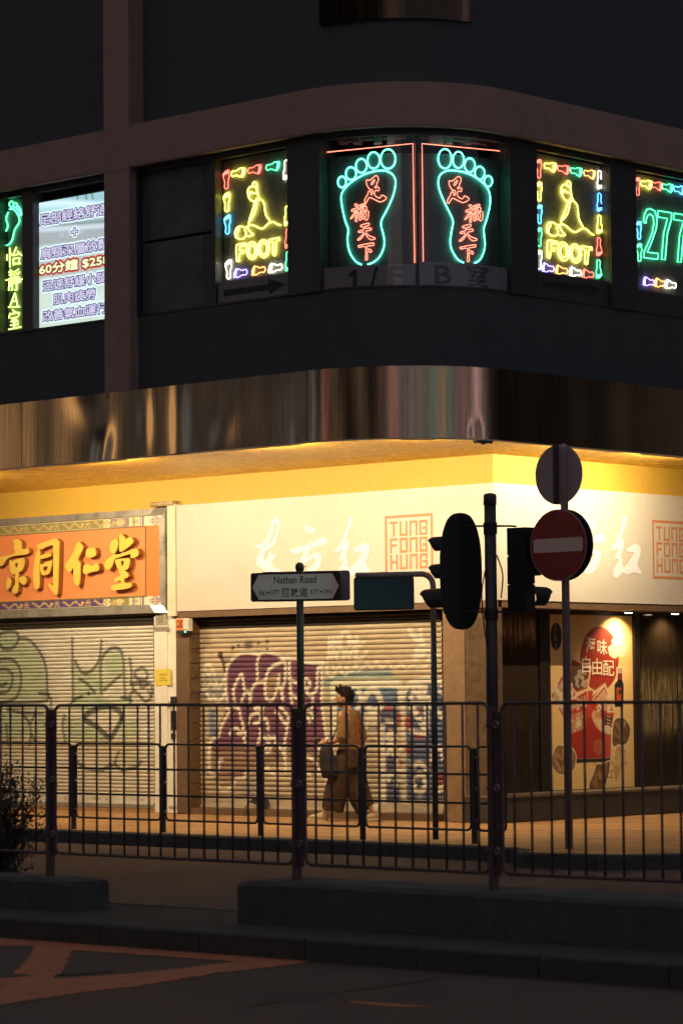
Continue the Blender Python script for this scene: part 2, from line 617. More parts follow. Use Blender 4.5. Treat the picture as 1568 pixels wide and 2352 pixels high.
m_coral = surf('coral_vinyl', (.62, .27, .12), .5, var=.03)
m_brown = surf('brown_stone', (.17, .105, .06), .42, var=.25, scale=16, bump=.1, bscale=60, dirt=(.10, .06, .035), dscale=4)
m_browntile = surf('brown_tile', (.12, .07, .035), .35, var=.3, scale=9, bump=.15, bscale=40)
m_marble = surf('brown_marble', (.036, .024, .015), .06, var=.28, scale=3, stretch=(5, 5, .5), bump=.12, bscale=2.2, spec=.5, rvar=.03)
m_marblelight = surf('tan_marble', (.13, .085, .05), .22, var=.4, scale=7, bump=.05, bscale=6, rvar=.08)
m_black = surf('black_paint', (.028, .027, .032), .5, var=.15, scale=8)
m_shutterbox = surf('shutter_housing', (.035, .025, .018), .5, var=.2, scale=8, stretch=(1, 1, 6))
m_steel = surf('brushed_steel_frame', (.46, .44, .38), .38, metal=.55, var=.15, scale=5, bump=.08, bscale=30, dirt=(.16, .15, .13), dscale=3.5, damount=.8)

def steel_band():
    m, nt, b = new_mat('steel_band')
    L = nt.links
    tc = N(nt, 'ShaderNodeTexCoord')
    mp = N(nt, 'ShaderNodeMapping')
    mp.inputs['Scale'].default_value = (13, 13, .3)
    L.new(tc.outputs['Object'], mp.inputs['Vector'])
    n1 = N(nt, 'ShaderNodeTexNoise')
    n1.inputs['Scale'].default_value = 2.6
    n1.inputs['Detail'].default_value = 8
    n1.inputs['Roughness'].default_value = .7
    L.new(mp.outputs['Vector'], n1.inputs['Vector'])
    cr_ = N(nt, 'ShaderNodeValToRGB')  # light and dark streaks in the base colour imitate mirrored street lights
    cr_.color_ramp.elements[0].position = .3
    cr_.color_ramp.elements[0].color = (.27, .195, .135, 1)
    cr_.color_ramp.elements[1].position = .7
    cr_.color_ramp.elements[1].color = (.50, .39, .285, 1)
    L.new(n1.outputs['Fac'], cr_.inputs['Fac'])
    L.new(cr_.outputs['Color'], b.inputs['Base Color'])
    b.inputs['Metallic'].default_value = 1
    r = N(nt, 'ShaderNodeMapRange')
    r.inputs['To Min'].default_value = .09
    r.inputs['To Max'].default_value = .26
    L.new(n1.outputs['Fac'], r.inputs['Value'])
    L.new(r.outputs['Result'], b.inputs['Roughness'])
    b1 = N(nt, 'ShaderNodeBump')
    b1.inputs['Strength'].default_value = .035
    b1.inputs['Distance'].default_value = .006
    L.new(n1.outputs['Fac'], b1.inputs['Height'])
    L.new(b1.outputs['Normal'], b.inputs['Normal'])
    return m
m_band = steel_band()
m_trim = surf('aged_bronze', (.07, .05, .04), .2, metal=1, var=.3, scale=4, stretch=(6, 6, .4))
m_pane = pane_mat('window_glass')
m_shopglass = pane_mat('shop_glass', (.8, .8, .8))
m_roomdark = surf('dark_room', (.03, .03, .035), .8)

# ------------------------------------------------------------------ ground
def flat_poly(mb, pts, z):
    """pts: world (x, y)"""
    t = tessellate_polygon([[Vector((p[0], p[1], 0)) for p in pts]])
    return mb.add([(p[0], -p[1], z) for p in pts], t)
road = MB()
flat_poly(road, [(-260, -200), (260, -200), (260, 300), (-260, 300)], 0.0)
road = tag(road.build('road', m_asphalt), kind='structure')
# worn yellow hatching painted on the near carriageway
def gpoly(cf, pts, z): return [(p.x, p.y) for p in (ground(*cf(*q), z) for q in pts)]
c7 = crop(0, 3300, .8706)
c8 = crop(1365, 3300, .8712)
hatch = [[(-60, 508), (180, 515), (420, 540), (900, 575), (1480, 610), (1380, 635), (1240, 655), (1000, 680), (850, 705), (600, 745), (380, 770), (120, 808), (-60, 835)],
         ]
holes = [[(-50, 555), (160, 558), (100, 650), (30, 700), (-50, 712)], [(335, 575), (620, 595), (1085, 628), (760, 668), (480, 692), (255, 706), (300, 655)], [(-50, 735), (25, 742), (-10, 765), (-50, 772)]]
mb = MB()
loops = [gpoly(c7, l, .004) for l in hatch + holes]
random.seed(3)
def ragged(l, k=.012):
    out = []
    for i, p in enumerate(l):
        q = l[(i + 1) % len(l)]
        d = math.hypot(q[0] - p[0], q[1] - p[1])
        n = max(1, int(d / .08))
        for j in range(n):
            t = j / n
            out.append((p[0] + (q[0] - p[0]) * t + random.gauss(0, k), p[1] + (q[1] - p[1]) * t + random.gauss(0, k)))
    return out
loops = [ragged(l) for l in loops]
tri = tessellate_polygon([[Vector((*p, 0)) for p in l] for l in loops])
mb.add([(p[0], -p[1], .004) for l in loops for p in l], tri)
mb.build('road_marking', m_yellowline, road)
mb = MB()
l = ragged(gpoly(c8, [(20, 808), (120, 812), (300, 826), (420, 832), (300, 838), (150, 828), (60, 818)], .004), .004)
flat_poly(mb, l, .004)
mb.build('road_marking', m_yellowline, road)

# cracks and a patched seam in the asphalt
m_crack = surf('crack_tar', (.022, .018, .018), .6, var=.3, scale=20)
for cf_, pts_, w_ in ((c8, [(-60, 772), (120, 752), (330, 722), (560, 686)], .03), (c7, [(1080, 845), (1200, 825), (1365, 793)], .022), (c7, [(20, 690), (60, 700)], .25), (c7, [(255, 690), (430, 678), (520, 672)], .12), (c7, [(500, 213), (700, 218), (1120, 232)], .06), (c7, [(510, 240), (820, 238)], .05)):
    g_ = [ground(*cf_(*p_), .003) for p_ in cr(pts_, False, 6)]
    up_, lo_ = [], []
    for i_, p_ in enumerate(g_):
        t_ = (g_[min(i_ + 1, len(g_) - 1)] - g_[max(i_ - 1, 0)]).normalized()
        k_ = w_ * random.uniform(.3, 1) * math.sin(math.pi * (i_ + .6) / (len(g_) + .2))
        up_.append((p_.x - t_.y * k_, p_.y + t_.x * k_))
        lo_.append((p_.x + t_.y * k_, p_.y - t_.x * k_))
    mb = MB()
    n_ = len(up_)
    mb.add([(p_[0], -p_[1], .0075) for p_ in up_ + lo_], [(i_, i_ + 1, n_ + i_ + 1, n_ + i_) for i_ in range(n_ - 1)])
    mb.build('road_crack', m_crack, road)
# far pavement with its kerb line
kerb = [G.world(-60, 4.25, 0), G.world(-20, 4.25, 0), G.world(-8, 4.25, 0), G.world(-4, 4.25, 0), G.world(-1.5, 4.27, 0)]
kerb += [ground(1109, 1945), ground(1180, 1957), ground(1250, 1963), ground(1400, 1964), ground(1568, 1962)]
kerb += [Vector((5.0, 29.9, 0)), Vector((7.5, 31.6, 0)), Vector((14, 38, 0)), Vector((50, 76, 0))]
kerb = [Vector((p.x, p.y)) for p in kerb]
kl = [Vector(p) for p in cr([tuple(p) for p in kerb[4:12]], False, 6)]
kline = kerb[:4] + kl + kerb[12:]
mb = MB()
inner = [(H.world(50, -.5, 0).x, H.world(50, -.5, 0).y), (G.world(-.5, -.5, 0).x, G.world(-.5, -.5, 0).y), (G.world(-60, -.5, 0).x, G.world(-60, -.5, 0).y)]
def shift(line, d):
    out = []
    for i, p in enumerate(line):
        t = (line[min(i + 1, len(line) - 1)] - line[max(i - 1, 0)]).normalized()
        out.append(p + Vector((-t.y, t.x)) * d)
    return out
flat_poly(mb, [tuple(p) for p in shift(kline, .13)] + inner, .15)
def paving():
    m, nt, b = new_mat('paving_slabs')
    L = nt.links
    tc = N(nt, 'ShaderNodeTexCoord')
    mp = N(nt, 'ShaderNodeMapping')
    mp.inputs['Rotation'].default_value = (0, 0, math.pi / 2 - TH)
    L.new(tc.outputs['Object'], mp.inputs['Vector'])
    bk = N(nt, 'ShaderNodeTexBrick')
    bk.inputs['Scale'].default_value = 1.0
    bk.inputs['Brick Width'].default_value = .9
    bk.inputs['Row Height'].default_value = .6
    bk.inputs['Mortar Size'].default_value = .012
    bk.inputs['Color1'].default_value = (.54, .29, .105, 1)
    bk.inputs['Color2'].default_value = (.46, .25, .095, 1)
    bk.inputs['Mortar'].default_value = (.06, .045, .035, 1)
    L.new(mp.outputs['Vector'], bk.inputs['Vector'])
    nz = N(nt, 'ShaderNodeTexNoise')
    nz.inputs['Scale'].default_value = 1.7
    nz.inputs['Detail'].default_value = 9
    nz.inputs['Roughness'].default_value = .72
    L.new(tc.outputs['Object'], nz.inputs['Vector'])
    mr = N(nt, 'ShaderNodeMapRange')
    mr.inputs['From Min'].default_value = .3
    mr.inputs['From Max'].default_value = .7
    mr.inputs['To Min'].default_value = .6
    mr.inputs['To Max'].default_value = 1.15
    L.new(nz.outputs['Fac'], mr.inputs['Value'])
    vm = N(nt, 'ShaderNodeVectorMath', operation='SCALE')
    L.new(bk.outputs['Color'], vm.inputs[0])
    L.new(mr.outputs['Result'], vm.inputs['Scale'])
    L.new(vm.outputs['Vector'], b.inputs['Base Color'])
    b.inputs['Roughness'].default_value = .6
    n2 = N(nt, 'ShaderNodeTexNoise')
    n2.inputs['Scale'].default_value = 70
    L.new(tc.outputs['Object'], n2.inputs['Vector'])
    bp = N(nt, 'ShaderNodeBump')
    bp.inputs['Strength'].default_value = .25
    bp.inputs['Distance'].default_value = .01
    L.new(n2.outputs['Fac'], bp.inputs['Height'])
    L.new(bp.outputs['Normal'], b.inputs['Normal'])
    return m
pavement = tag(mb.build('pavement', paving()), kind='structure')
def kerbstones(line, parent, mat, z0, z1, w, step, lo, hi, sgn=1):
    """separate stones laid along a polyline, with narrow open joints"""
    pts, acc = [line[0]], 0
    seglen = [(line[i + 1] - line[i]).length for i in range(len(line) - 1)]
    tot = sum(seglen)
    def at(s):
        i = 0
        while i < len(seglen) - 1 and s > seglen[i]:
            s -= seglen[i]
            i += 1
        return line[i] + (line[i + 1] - line[i]) * (s / seglen[i]), (line[i + 1] - line[i]).normalized()
    s = lo
    while s + step < min(hi, tot):
        p, t = at(s + .006)
        q, _ = at(s + step - .006)
        t = (q - p).normalized()
        nrm = Vector((-t.y, t.x)) * sgn
        j = random.uniform(-.004, .004)
        zz = z1 + random.uniform(-.003, .004)
        mb = MB()
        c = .018
        v = []
        for e in (p, q):
            for d, z in ((0 + j, z0), (0 + j, zz - c), (c + j, zz), (w, zz), (w, z0)):
                g = e + nrm * d
                v.append((g.x, -g.y, z))
        f = [(k, (k + 1) % 5, 5 + (k + 1) % 5, 5 + k) for k in range(5)] + [(0, 1, 2, 3, 4), (9, 8, 7, 6, 5)]
        mb.add(v, f)
        mb.build('kerb_stone', mat, parent)
        s += step
pl = sum((kline[i + 1] - kline[i]).length for i in range(2))
kerbstones(kline, pavement, m_kerb, 0, .152, .135, .92, 40.0, 82.0)

# median island with its near kerb
mb = MB(G)
mb.box(-60, 30, 12.45, 13.78, 0, .148)
island = tag(mb.build('median_island', surf('island_concrete', (.036, .032, .031), .85, var=.3, scale=5, bump=.3, bscale=80)), kind='structure')
near = [Vector((G.world(a, 13.92, 0).x, G.world(a, 13.92, 0).y)) for a in (-16, 24)]
kerbstones(near, island, m_kerb, 0, .152, .13, 1.0, 0, 40)
far = [Vector((G.world(a, 12.3, 0).x, G.world(a, 12.3, 0).y)) for a in (20, -20)]
kerbstones(far, island, m_kerb, 0, .152, .13, 1.0, 0, 40)

# ------------------------------------------------------------------ the corner building
bld = thing('corner_building', 'dark rounded corner building with yellow soffit and wide steel band over the pavement', 'building', G, 0, 0, .15)
ZS, ZB, ZT = 4.752, 4.722, 5.56          # soffit, band bottom, band top
ZBM0, ZBM1 = 8.38, 8.89                  # pale beam above the first floor windows
# yellow strip of wall above the shop boards
mb = MB(G)
mb.box(-16, 0, -.3, 0, 2.95, ZS + .02)
mb.build('upper_wall', m_yellow, bld)
mb = MB(H)
mb.box(.3, 14, -.3, 0, 2.95, ZS + .02)
mb.build('upper_wall', m_yellow, bld)
# soffit
ol = [F.world(a, -.05, 0) for a in [-16] + list(np.linspace(-Q4, Q4, 25)) + [14]]
sp = [(p.x, p.y) for p in ol] + [(H.world(14, -.1, 0).x, H.world(14, -.1, 0).y), (G.world(-.1, -.1, 0).x, G.world(-.1, -.1, 0).y), (G.world(-16, -.1, 0).x, G.world(-16, -.1, 0).y)]
mb = MB()
flat_poly(mb, sp, ZS)
flat_poly(mb, sp, ZS + .06)
mb.build('soffit', m_soffit, bld)
# steel panels of the band, some of them dented
def panel_grid(a0, a1, o_back, o_front, z0, z1, na, nz, disp, mat, name='steel_panel'):
    mb = MB(F)
    v, f = [], []
    for j in range(nz + 1):
        for i in range(na + 1):
            a, z = a0 + (a1 - a0) * i / na, z0 + (z1 - z0) * j / nz
            v.append((a, o_front + disp(i / na, j / nz), z))
    for j in range(nz):
        for i in range(na):
            q = j * (na + 1) + i
            f.append((q, q + 1, q + na + 2, q + na + 1))
    mb.add(v, f)
    mb.box(a0, a1, o_back, o_front - .03, z0 + .002, z1 - .002, na)
    for zz, sg_ in ((z0, 1), (z1, -1)):          # folded edges of the sheet
        mb.box(a0, a1, o_back, o_front - .002, zz + .001 * sg_, zz + .003 * sg_, na)
    o = mb.build(name, mat, bld)
    o.data.polygons.foreach_set('use_smooth', [i < na * nz for i in range(len(o.data.polygons))])
    return o
def dents(lst):
    def d(u, w):
        e = min(u, 1 - u) * 8
        e = min(1, e)
        return e * sum(h * math.exp(-((u - cu) / su) ** 2 - ((w - cw - k * (u - cu)) / sw) ** 2) for cu, cw, su, sw, h, k in lst) + .002 * math.sin(u * 19) * e
    return d
seam = [-16.0, F.px(50, 1000)[0], F.px(360, 960)[0], F.px(705, 940)[0], F.px(1147, 920)[0], F.px(1481, 950)[0], 14.0]
dl = [dents([(.5, .5, .2, .4, .006, 0)]),
      dents([(.60, .15, .07, .35, -.030, 2.2), (.50, .75, .12, .3, .016, -1.5), (.93, .5, .05, .5, -.02, 0)]),
      dents([(.16, .45, .06, .9, .018, 0), (.44, .2, .09, .35, -.02, 1.0), (.8, .6, .18, .6, .008, 0), (.95, .05, .04, .2, -.012, 0)]),
      dents([(.05, .5, .06, .6, .005, 0), (.85, .1, .03, .15, -.012, 0)]),
      dents([(.5, .5, .3, .6, .006, 0), (.0, .1, .03, .2, .01, 0)]), dents([(.3, .5, .2, .6, .006, 0)])]
for i in range(6):
    panel_grid(seam[i] + .004, seam[i + 1] - .004, -.05, 0, ZB, ZT, 60 if i in (1, 2, 3) else 30, 14, dl[i], m_band)
# pale drip edge under the band
for i in range(6):
    mb = MB(F)
    mb.box(seam[i], seam[i + 1], -.055, -.004, ZB - .014, ZB - .001, 16 if i in (2, 3) else 1)
    mb.build('drip_edge', m_creamtrim, bld)
# upper storeys
segs = lambda a0, a1: max(1, int((a1 - a0) / .25)) if a1 > -Q4 and a0 < Q4 else 1
def fbox(a0, a1, o0, o1, z0, z1, name, mat, parent=None):
    """box on the outline, cut where the outline turns"""
    cuts = [a0] + [c for c in (-Q4, Q4) if a0 < c < a1] + [a1]
    mb = MB(F)
    pts = []
    for i in range(len(cuts) - 1):
        n = 14 if abs(cuts[i]) <= Q4 + 1e-6 and abs(cuts[i + 1]) <= Q4 + 1e-6 else 1
        n = max(1, int(n * (cuts[i + 1] - cuts[i]) / (2 * Q4) + .99)) if n > 1 else 1
        pts += [cuts[i] + (cuts[i + 1] - cuts[i]) * k / n for k in range(n)]
    pts.append(cuts[-1])
    v, f = [], []
    for i, a in enumerate(pts):
        v += [(a, o0, z0), (a, o1, z0), (a, o1, z1), (a, o0, z1)]
        if i:
            b = 4 * i
            f += [(b - 4 + k, b - 4 + (k + 1) % 4, b + (k + 1) % 4, b + k) for k in range(4)]
    m = 4 * (len(pts) - 1)
    f += [(0, 1, 2, 3), (m + 3, m + 2, m + 1, m)]
    mb.add(v, f)
    return mb.build(name, mat, parent or bld)
WZ0 = (F.px(*cC(208, 2290), -.18)[1] + F.px(*cC(1222, 2160), -.18)[1]) / 2 + .0
WZ1 = (F.px(*cC(208, 160), -.18)[1] + F.px(*cC(1222, 10), -.18)[1]) / 2
fbox(-16, 14, -.5, -.15, ZT - .10, WZ0, 'spandrel_wall', m_dark)
fbox(-16, 14, -.5, -.15, WZ1, ZBM0 + .02, 'window_head', m_dark)
fbox(-16, 14, -.6, 0, ZBM0, ZBM1, 'beam', m_render)
fbox(-16, 14, -.6, -.25, ZBM1 - .02, 17, 'storey_wall', m_dark)
fbox(-16, 14, -.149, -.035, ZBM0 - .008, ZBM0 - .001, 'beam_underside', surf('pale_underside', (.55, .5, .42), .8, var=.2, scale=9, dirt=(.2, .16, .12), dscale=5))
fbox(-16, 14, -.03, -.005, ZBM0 - .02, ZBM0 - .001, 'beam_drip', m_render)
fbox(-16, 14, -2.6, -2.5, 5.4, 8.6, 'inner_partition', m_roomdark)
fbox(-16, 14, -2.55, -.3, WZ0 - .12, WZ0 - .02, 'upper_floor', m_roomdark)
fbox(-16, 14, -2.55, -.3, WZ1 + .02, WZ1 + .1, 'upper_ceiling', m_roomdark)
ca0, ca1 = F.px(240, 600, 0)[0], F.px(298, 600, 0)[0]
mb = MB(F)
mb.box(ca0, ca1, -.5, .0, ZT - .08, ZBM0 - .036)
mb.box(ca0, ca1 + .0, -.5, .003, ZBM0 - .036, 17)
mb.build('column', m_render, bld)
# curved sheet-metal trim on the storey above
t0, t1 = F.px(733, 40, -.2)[0], F.px(1085, 30, -.2)[0]
tz0 = F.px(950, 41, -.2)[1]
panel_grid(t0, t1, -.26, -.2, tz0, tz0 + .30, 40, 4, dents([(.2, .5, .05, .5, .003, 0)]), m_trim, 'steel_trim')

# window openings of the first floor: (photo x range)
WINS = {'neon_strip': (3, 60), 'screen': (84, 262), 'poster': (325, 491), 'massage': (500, 668), 'curve_a': (742, 955), 'curve_b': (960, 1164), 'massage2': (1226, 1394), 'number': (1453, 1720)}
wa = {}
for k, (x0, x1) in WINS.items():
    y = 560
    wa[k] = (F.px(x0, y, -.18)[0], F.px(x1, y, -.18)[0])
order = list(WINS)
edges = [-16.0]
for k in order: edges += list(wa[k])
edges.append(14.0)
for i in range(0, len(edges), 2):
    a0, a1 = edges[i], edges[i + 1]
    if a1 - a0 > .004:
        fbox(a0, a1, -.42, -.12 if a1 - a0 > .1 else -.14, WZ0 + .001, WZ1 - .001, 'window_pier', m_darkframe)
for k in order:
    a0, a1 = wa[k]
    w = fbox(a0, a1, -.19, -.14, WZ0, WZ0 + .025, 'window', m_darkframe)
    fbox(a0, a1, -.19, -.14, WZ1 - .03, WZ1 - .001, 'head_frame', m_darkframe, w)
    fbox(a0, a1, -.168, -.162, WZ0 + .025, WZ1 - .03, 'pane', m_pane, w)

# ------------------------------------------------------------------ ground floor shops
def rect(fr, cf, off, xl, xr, ytl, ytr, ybl, ybr):
    p = [fr.px(*cf(x, y), off) for x, y in ((xl, ytl), (xr, ytr), (xl, ybl), (xr, ybr))]
    return (p[0][0] + p[2][0]) / 2, (p[1][0] + p[3][0]) / 2, (p[2][1] + p[3][1]) / 2, (p[0][1] + p[1][1]) / 2

# --- shop with the gold lettering (main road, left)
SO = .12
a0, a1, z0, z1 = rect(G, cA, SO, 0, 1440, 205, 112, 1075, 1032)
_, ia1, iz0, iz1 = rect(G, cA, SO, 0, 1392, 262, 183, 1000, 965)
_, pa1, pz0, pz1 = rect(G, cA, SO, 0, 1253, 350, 285, 925, 880)
a0 -= 3.2
sg = thing('shop_signboard', 'orange shop signboard with raised gold Chinese characters in a silver frame', 'sign', G, (a0 + a1) / 2, 0, z0)
mb = MB(G)
mb.box(a0, a1 - .012, .005, .07, z0 + .01, z1 - .01)
mb.build('backing', m_creamtrim, sg)
mb = MB(G)       # mitred steel frame, top, right and bottom
def moulding(mb, q, o0, o1):
    (A, B, C, D) = q
    n = len(mb.v)
    mb.add([(p[0], o0, p[1]) for p in q] + [(p[0] + (sum(t[0] for t in q) / 4 - p[0]) * .06, o1, p[1] + (sum(t[1] for t in q) / 4 - p[1]) * .12) for p in q],
           [(0, 1, 2, 3), (4, 5, 6, 7), (0, 1, 5, 4), (1, 2, 6, 5), (2, 3, 7, 6), (3, 0, 4, 7)])
for q in ([(a0, z1), (a1, z1), (ia1, iz1), (a0, iz1)], [(a1, z1), (a1, z0), (ia1, iz0), (ia1, iz1)], [(a1, z0), (a0, z0), (a0, iz0), (ia1, iz0)]):
    mb = MB(G)
    moulding(mb, q, .07, SO + .012)
    mb.build('frame', m_steel, sg)
# printed border with scrolls and corner rosettes
cv = Canvas(a0 + 2.0, ia1, iz0, iz1, 260, (.86, .25, .06))
CREAM, PURP, GREEN, TAN = (.80, .70, .42), (.12, .07, .20), (.30, .27, .10), (.62, .44, .18)
for top in (True, False):
    zlo, zhi = (pz1 + .012, iz1) if top else (iz0, pz0 - .012)
    h = zhi - zlo
    base = GREEN if top else PURP
    alt = (.33, .24, .25) if top else GREEN
    def R_(x0, x1, c, i0=0., i1=1.): cv.poly([(x0, zlo + h * i0), (x1, zlo + h * i0), (x1, zlo + h * i1), (x0, zlo + h * i1)], c)
    R_(a0, ia1, CREAM)
    def ax(x): return G.px(*cA(x, 225 if top else 930), SO)[0]
    R_(cv.a0, ax(888), base, .1, .92)
    R_(cv.a0, ax(1195), (.25, .25, .16), 0, .06)
    R_(ax(948), ax(1110), alt, .08, .94)
    for k, x in enumerate((902, 922, 942, 1118, 1138)):
        cv.stroke([(ax(x), zlo + h * .05), (ax(x + 14), zlo + h * .28), (ax(x), zlo + h * .5), (ax(x + 14), zlo + h * .75), (ax(x), zlo + h * .95)], .012, (.72, .66, .45) if k % 2 else base, smooth=False)
    R_(ax(1145), ax(1160), (.32, .30, .16), .1, .9)
    R_(ax(1205), ax(1215), (.35, .30, .34))
    R_(ax(1225), ax(1238), (.14, .10, .24))
    R_(ax(1158), ax(1190), (.5, .47, .36), .3, .7)
    # scrolling dragons and clouds
    x = cv.a0 - .1
    while x < ax(880):
        pts = [(x + t * .42, zlo + h * (.5 + .22 * math.sin(t * 11 + 1)) ) for t in np.linspace(0, 1, 14)]
        cv.stroke(pts, .022, TAN)
        for t in np.linspace(.05, .95, 9):
            px_, pz_ = x + t * .42, zlo + h * (.5 + .22 * math.sin(t * 11 + 1))
            cv.stroke([(px_, pz_), (px_ + random.uniform(-.03, .03), pz_ + random.choice((-1, 1)) * h * .24)], .009, TAN)
        cv.poly(ell(x + .42, zlo + h * .55, .035, h * .2, 10), TAN)
        for q in range(6):
            an = q * math.pi / 3
            cv.stroke([(x + .53, zlo + h * .58), (x + .53 + .06 * math.cos(an), zlo + h * .58 + .05 * math.sin(an))], .014, TAN)
        cv.poly(ell(x + .49, zlo + h * .25, .018, h * .08, 8), TAN)
        cv.poly(ell(x + .58, zlo + h * .25, .018, h * .08, 8), TAN)
        x += .66
    xm = (ax(948) + ax(1110)) / 2
    cv.stroke([(xm + .05 * math.cos(t * .9) * (1 + .3 * math.sin(3 * t)), zlo + h * .5 + h * .27 * math.sin(t * .9)) for t in range(8)], .02, (.75, .60, .28))
    for q in range(14):
        cv.stroke([(xm + random.uniform(-.11, .11), zlo + h * random.uniform(.15, .85)), (xm + random.uniform(-.11, .11), zlo + h * random.uniform(.15, .85))], .010, (.72, .56, .26))
    # corner rosette
    r0, r1 = ax(1250), ia1
    R_(r0, r1, (.78, .76, .58))
    rc, rz = (ax(1283) + ax(1392)) / 2, zlo + h * .5
    for q in range(4):
        an = q * math.pi / 2
        cx_, cz_ = rc + .058 * math.cos(an), rz + h * .24 * math.sin(an)
        cv.stroke(ell(cx_, cz_, .045, h * .2, 12), .011, (.25, .10, .10), closed=True)
        cv.stroke(ell(cx_ + .01, cz_, .018, h * .09, 10), .008, (.3, .16, .3), closed=True)
    cv.poly(ell(rc, rz, .022, h * .15, 10), (.70, .58, .3))
# plain orange red field at the end of the board
cv.grain(.06)
m_border = cv.material('printed_border', sg, (a0 + a1) / 2, z0, rough=.42)
mb = MB(G)
mb.box(a0, ia1 - .001, .066, .085, iz0 + .001, iz1 - .001)
mb.build('printed_border', m_border, sg)
mb = MB(G)
mb.box(a0, pa1, .08, .088, pz0, pz1)
mb.build('orange_panel', surf('orange_panel', (.86, .30, .105), .45, var=.04, scale=2), sg)
mb = MB(G)
mb.box(a0, pa1 + .016, .08, .10, pz1, pz1 + .014).box(a0, pa1 + .016, .08, .10, pz0 - .014, pz0).box(pa1, pa1 + .016, .08, .10, pz0, pz1)
mb.build('panel_trim', surf('olive_trim', (.30, .22, .08), .4), sg)
glyphs = {
 'a': [[[(115, 395), (155, 388), (185, 410), (190, 465), (215, 470), (240, 465), (252, 485), (240, 515), (180, 525), (110, 535), (60, 560), (25, 610), (0, 620), (-55, 605), (-40, 565), (0, 540), (60, 530), (130, 505), (120, 465), (125, 430)]],
       [[(85, 570), (110, 575), (175, 550), (205, 555), (210, 600), (190, 660), (150, 680), (110, 690), (90, 650)], [(130, 600), (155, 595), (155, 625), (135, 635)]],
       [[(135, 680), (160, 685), (160, 730), (155, 830), (135, 860), (105, 840), (120, 800), (135, 770)]],
       [[(70, 720), (95, 745), (90, 800), (65, 820), (55, 790)]], [[(160, 735), (200, 705), (230, 730), (220, 775), (200, 780)]]],
 'b': [[[(330, 435), (430, 395), (480, 380), (510, 400), (515, 445), (508, 700), (500, 850), (480, 865), (430, 800), (425, 770), (440, 775), (462, 790), (465, 700), (465, 470), (455, 440), (400, 455), (365, 475), (345, 470), (350, 520), (345, 600), (345, 700), (340, 800), (330, 815), (300, 810), (290, 700), (295, 620), (310, 530), (332, 470)]],
       [[(355, 530), (430, 505), (445, 515), (440, 535), (380, 555), (355, 555)]],
       [[(352, 610), (375, 600), (440, 575), (455, 590), (445, 640), (425, 685), (375, 700), (355, 660)], [(375, 635), (415, 620), (410, 655), (385, 665)]]],
 'c': [[[(680, 408), (720, 445), (722, 470), (680, 560), (700, 600), (695, 750), (680, 790), (660, 785), (640, 730), (640, 635), (615, 670), (590, 665), (568, 610), (600, 570), (640, 500)]],
       [[(760, 470), (820, 460), (835, 490), (830, 530), (790, 545), (755, 535), (750, 500)]], [[(735, 610), (770, 605), (800, 615), (845, 595), (860, 625), (855, 660), (800, 670), (740, 690), (725, 660)]]],
 'd': [[[(985, 395), (1015, 385), (1030, 415), (1020, 470), (990, 515), (960, 485), (960, 425)]], [[(1045, 340), (1085, 365), (1090, 385), (1130, 368), (1155, 385), (1155, 420), (1090, 475), (1045, 495), (1040, 430)]],
       [[(990, 520), (1050, 515), (1180, 465), (1205, 500), (1195, 535), (1140, 550), (1135, 515), (1050, 540), (1000, 560), (980, 610), (950, 655), (912, 625), (925, 575)]],
       [[(1010, 563), (1080, 553), (1125, 552), (1130, 590), (1105, 650), (1040, 657), (1010, 600)], [(1055, 580), (1080, 575), (1075, 610), (1060, 615)]],
       [[(1040, 659), (1085, 659), (1120, 690), (1110, 720), (1085, 725), (1085, 765), (1140, 765), (1130, 810), (1000, 830), (970, 820), (975, 790), (1050, 770), (1050, 745), (1005, 755), (1005, 725), (1050, 705)]]]}
m_gold = surf('gold_letter', (.86, .60, .10), .4, var=.04, scale=6)
m_goldside = surf('gold_letter_side', (.30, .12, .03), .5, var=.1)
for k, polys in glyphs.items():
    side = MB(G)
    front = MB(G)
    for i, loops in enumerate(polys):
        lo = [cr(tr(G, cA, l, .19), True, 3) for l in loops]
        side.prism(lo, .10, .172 + i * .0006)
        front.prism(lo, .1722 + i * .0006, .19 + i * .0006)
    o = side.build('character', m_goldside, sg)
    front.build('character_face', m_gold, o)
# small bracket lamp stub and cream post beside the board
mb = MB(G)
pa0, pa1_, qz0, qz1 = rect(G, cS, .10, 403, 520, 135, 130, 1780, 1780)
post_a0, post_a1 = pa0, pa1_
mb.box(pa0, pa1_, .002, .10, qz0, qz1)
mb.build('end_post', m_creamtrim, bld)
mb = MB(G)
b0, b1, bz0, bz1 = rect(G, cS, .10, 160, 500, 90, 98, 165, 165)
mb.bevbox(b0, b1, .02, .13, bz0, bz1, .02)
mb.build('end_cap', surf('stained_concrete', (.45, .36, .2), .8, var=.4, scale=12), bld)

# white pilaster between the two shops
wp0, wp1, wz0, wz1 = rect(G, cG, .04, 1283, 1453, 0, 0, 1510, 1520)
mb = MB(G)
mb.box(wp0, wp0 + (wp1 - wp0) * .62, -.1, .055, .16, 2.86)
mb.box(wp0 + (wp1 - wp0) * .62, wp1, -.1, .035, .16, 2.86)
m_pilaster = surf('white_pilaster', (.90, .86, .74), .5, var=.06, scale=4, dirt=(.5, .38, .22), dscale=5, damount=.35)
mb.build('pilaster', m_pilaster, bld)

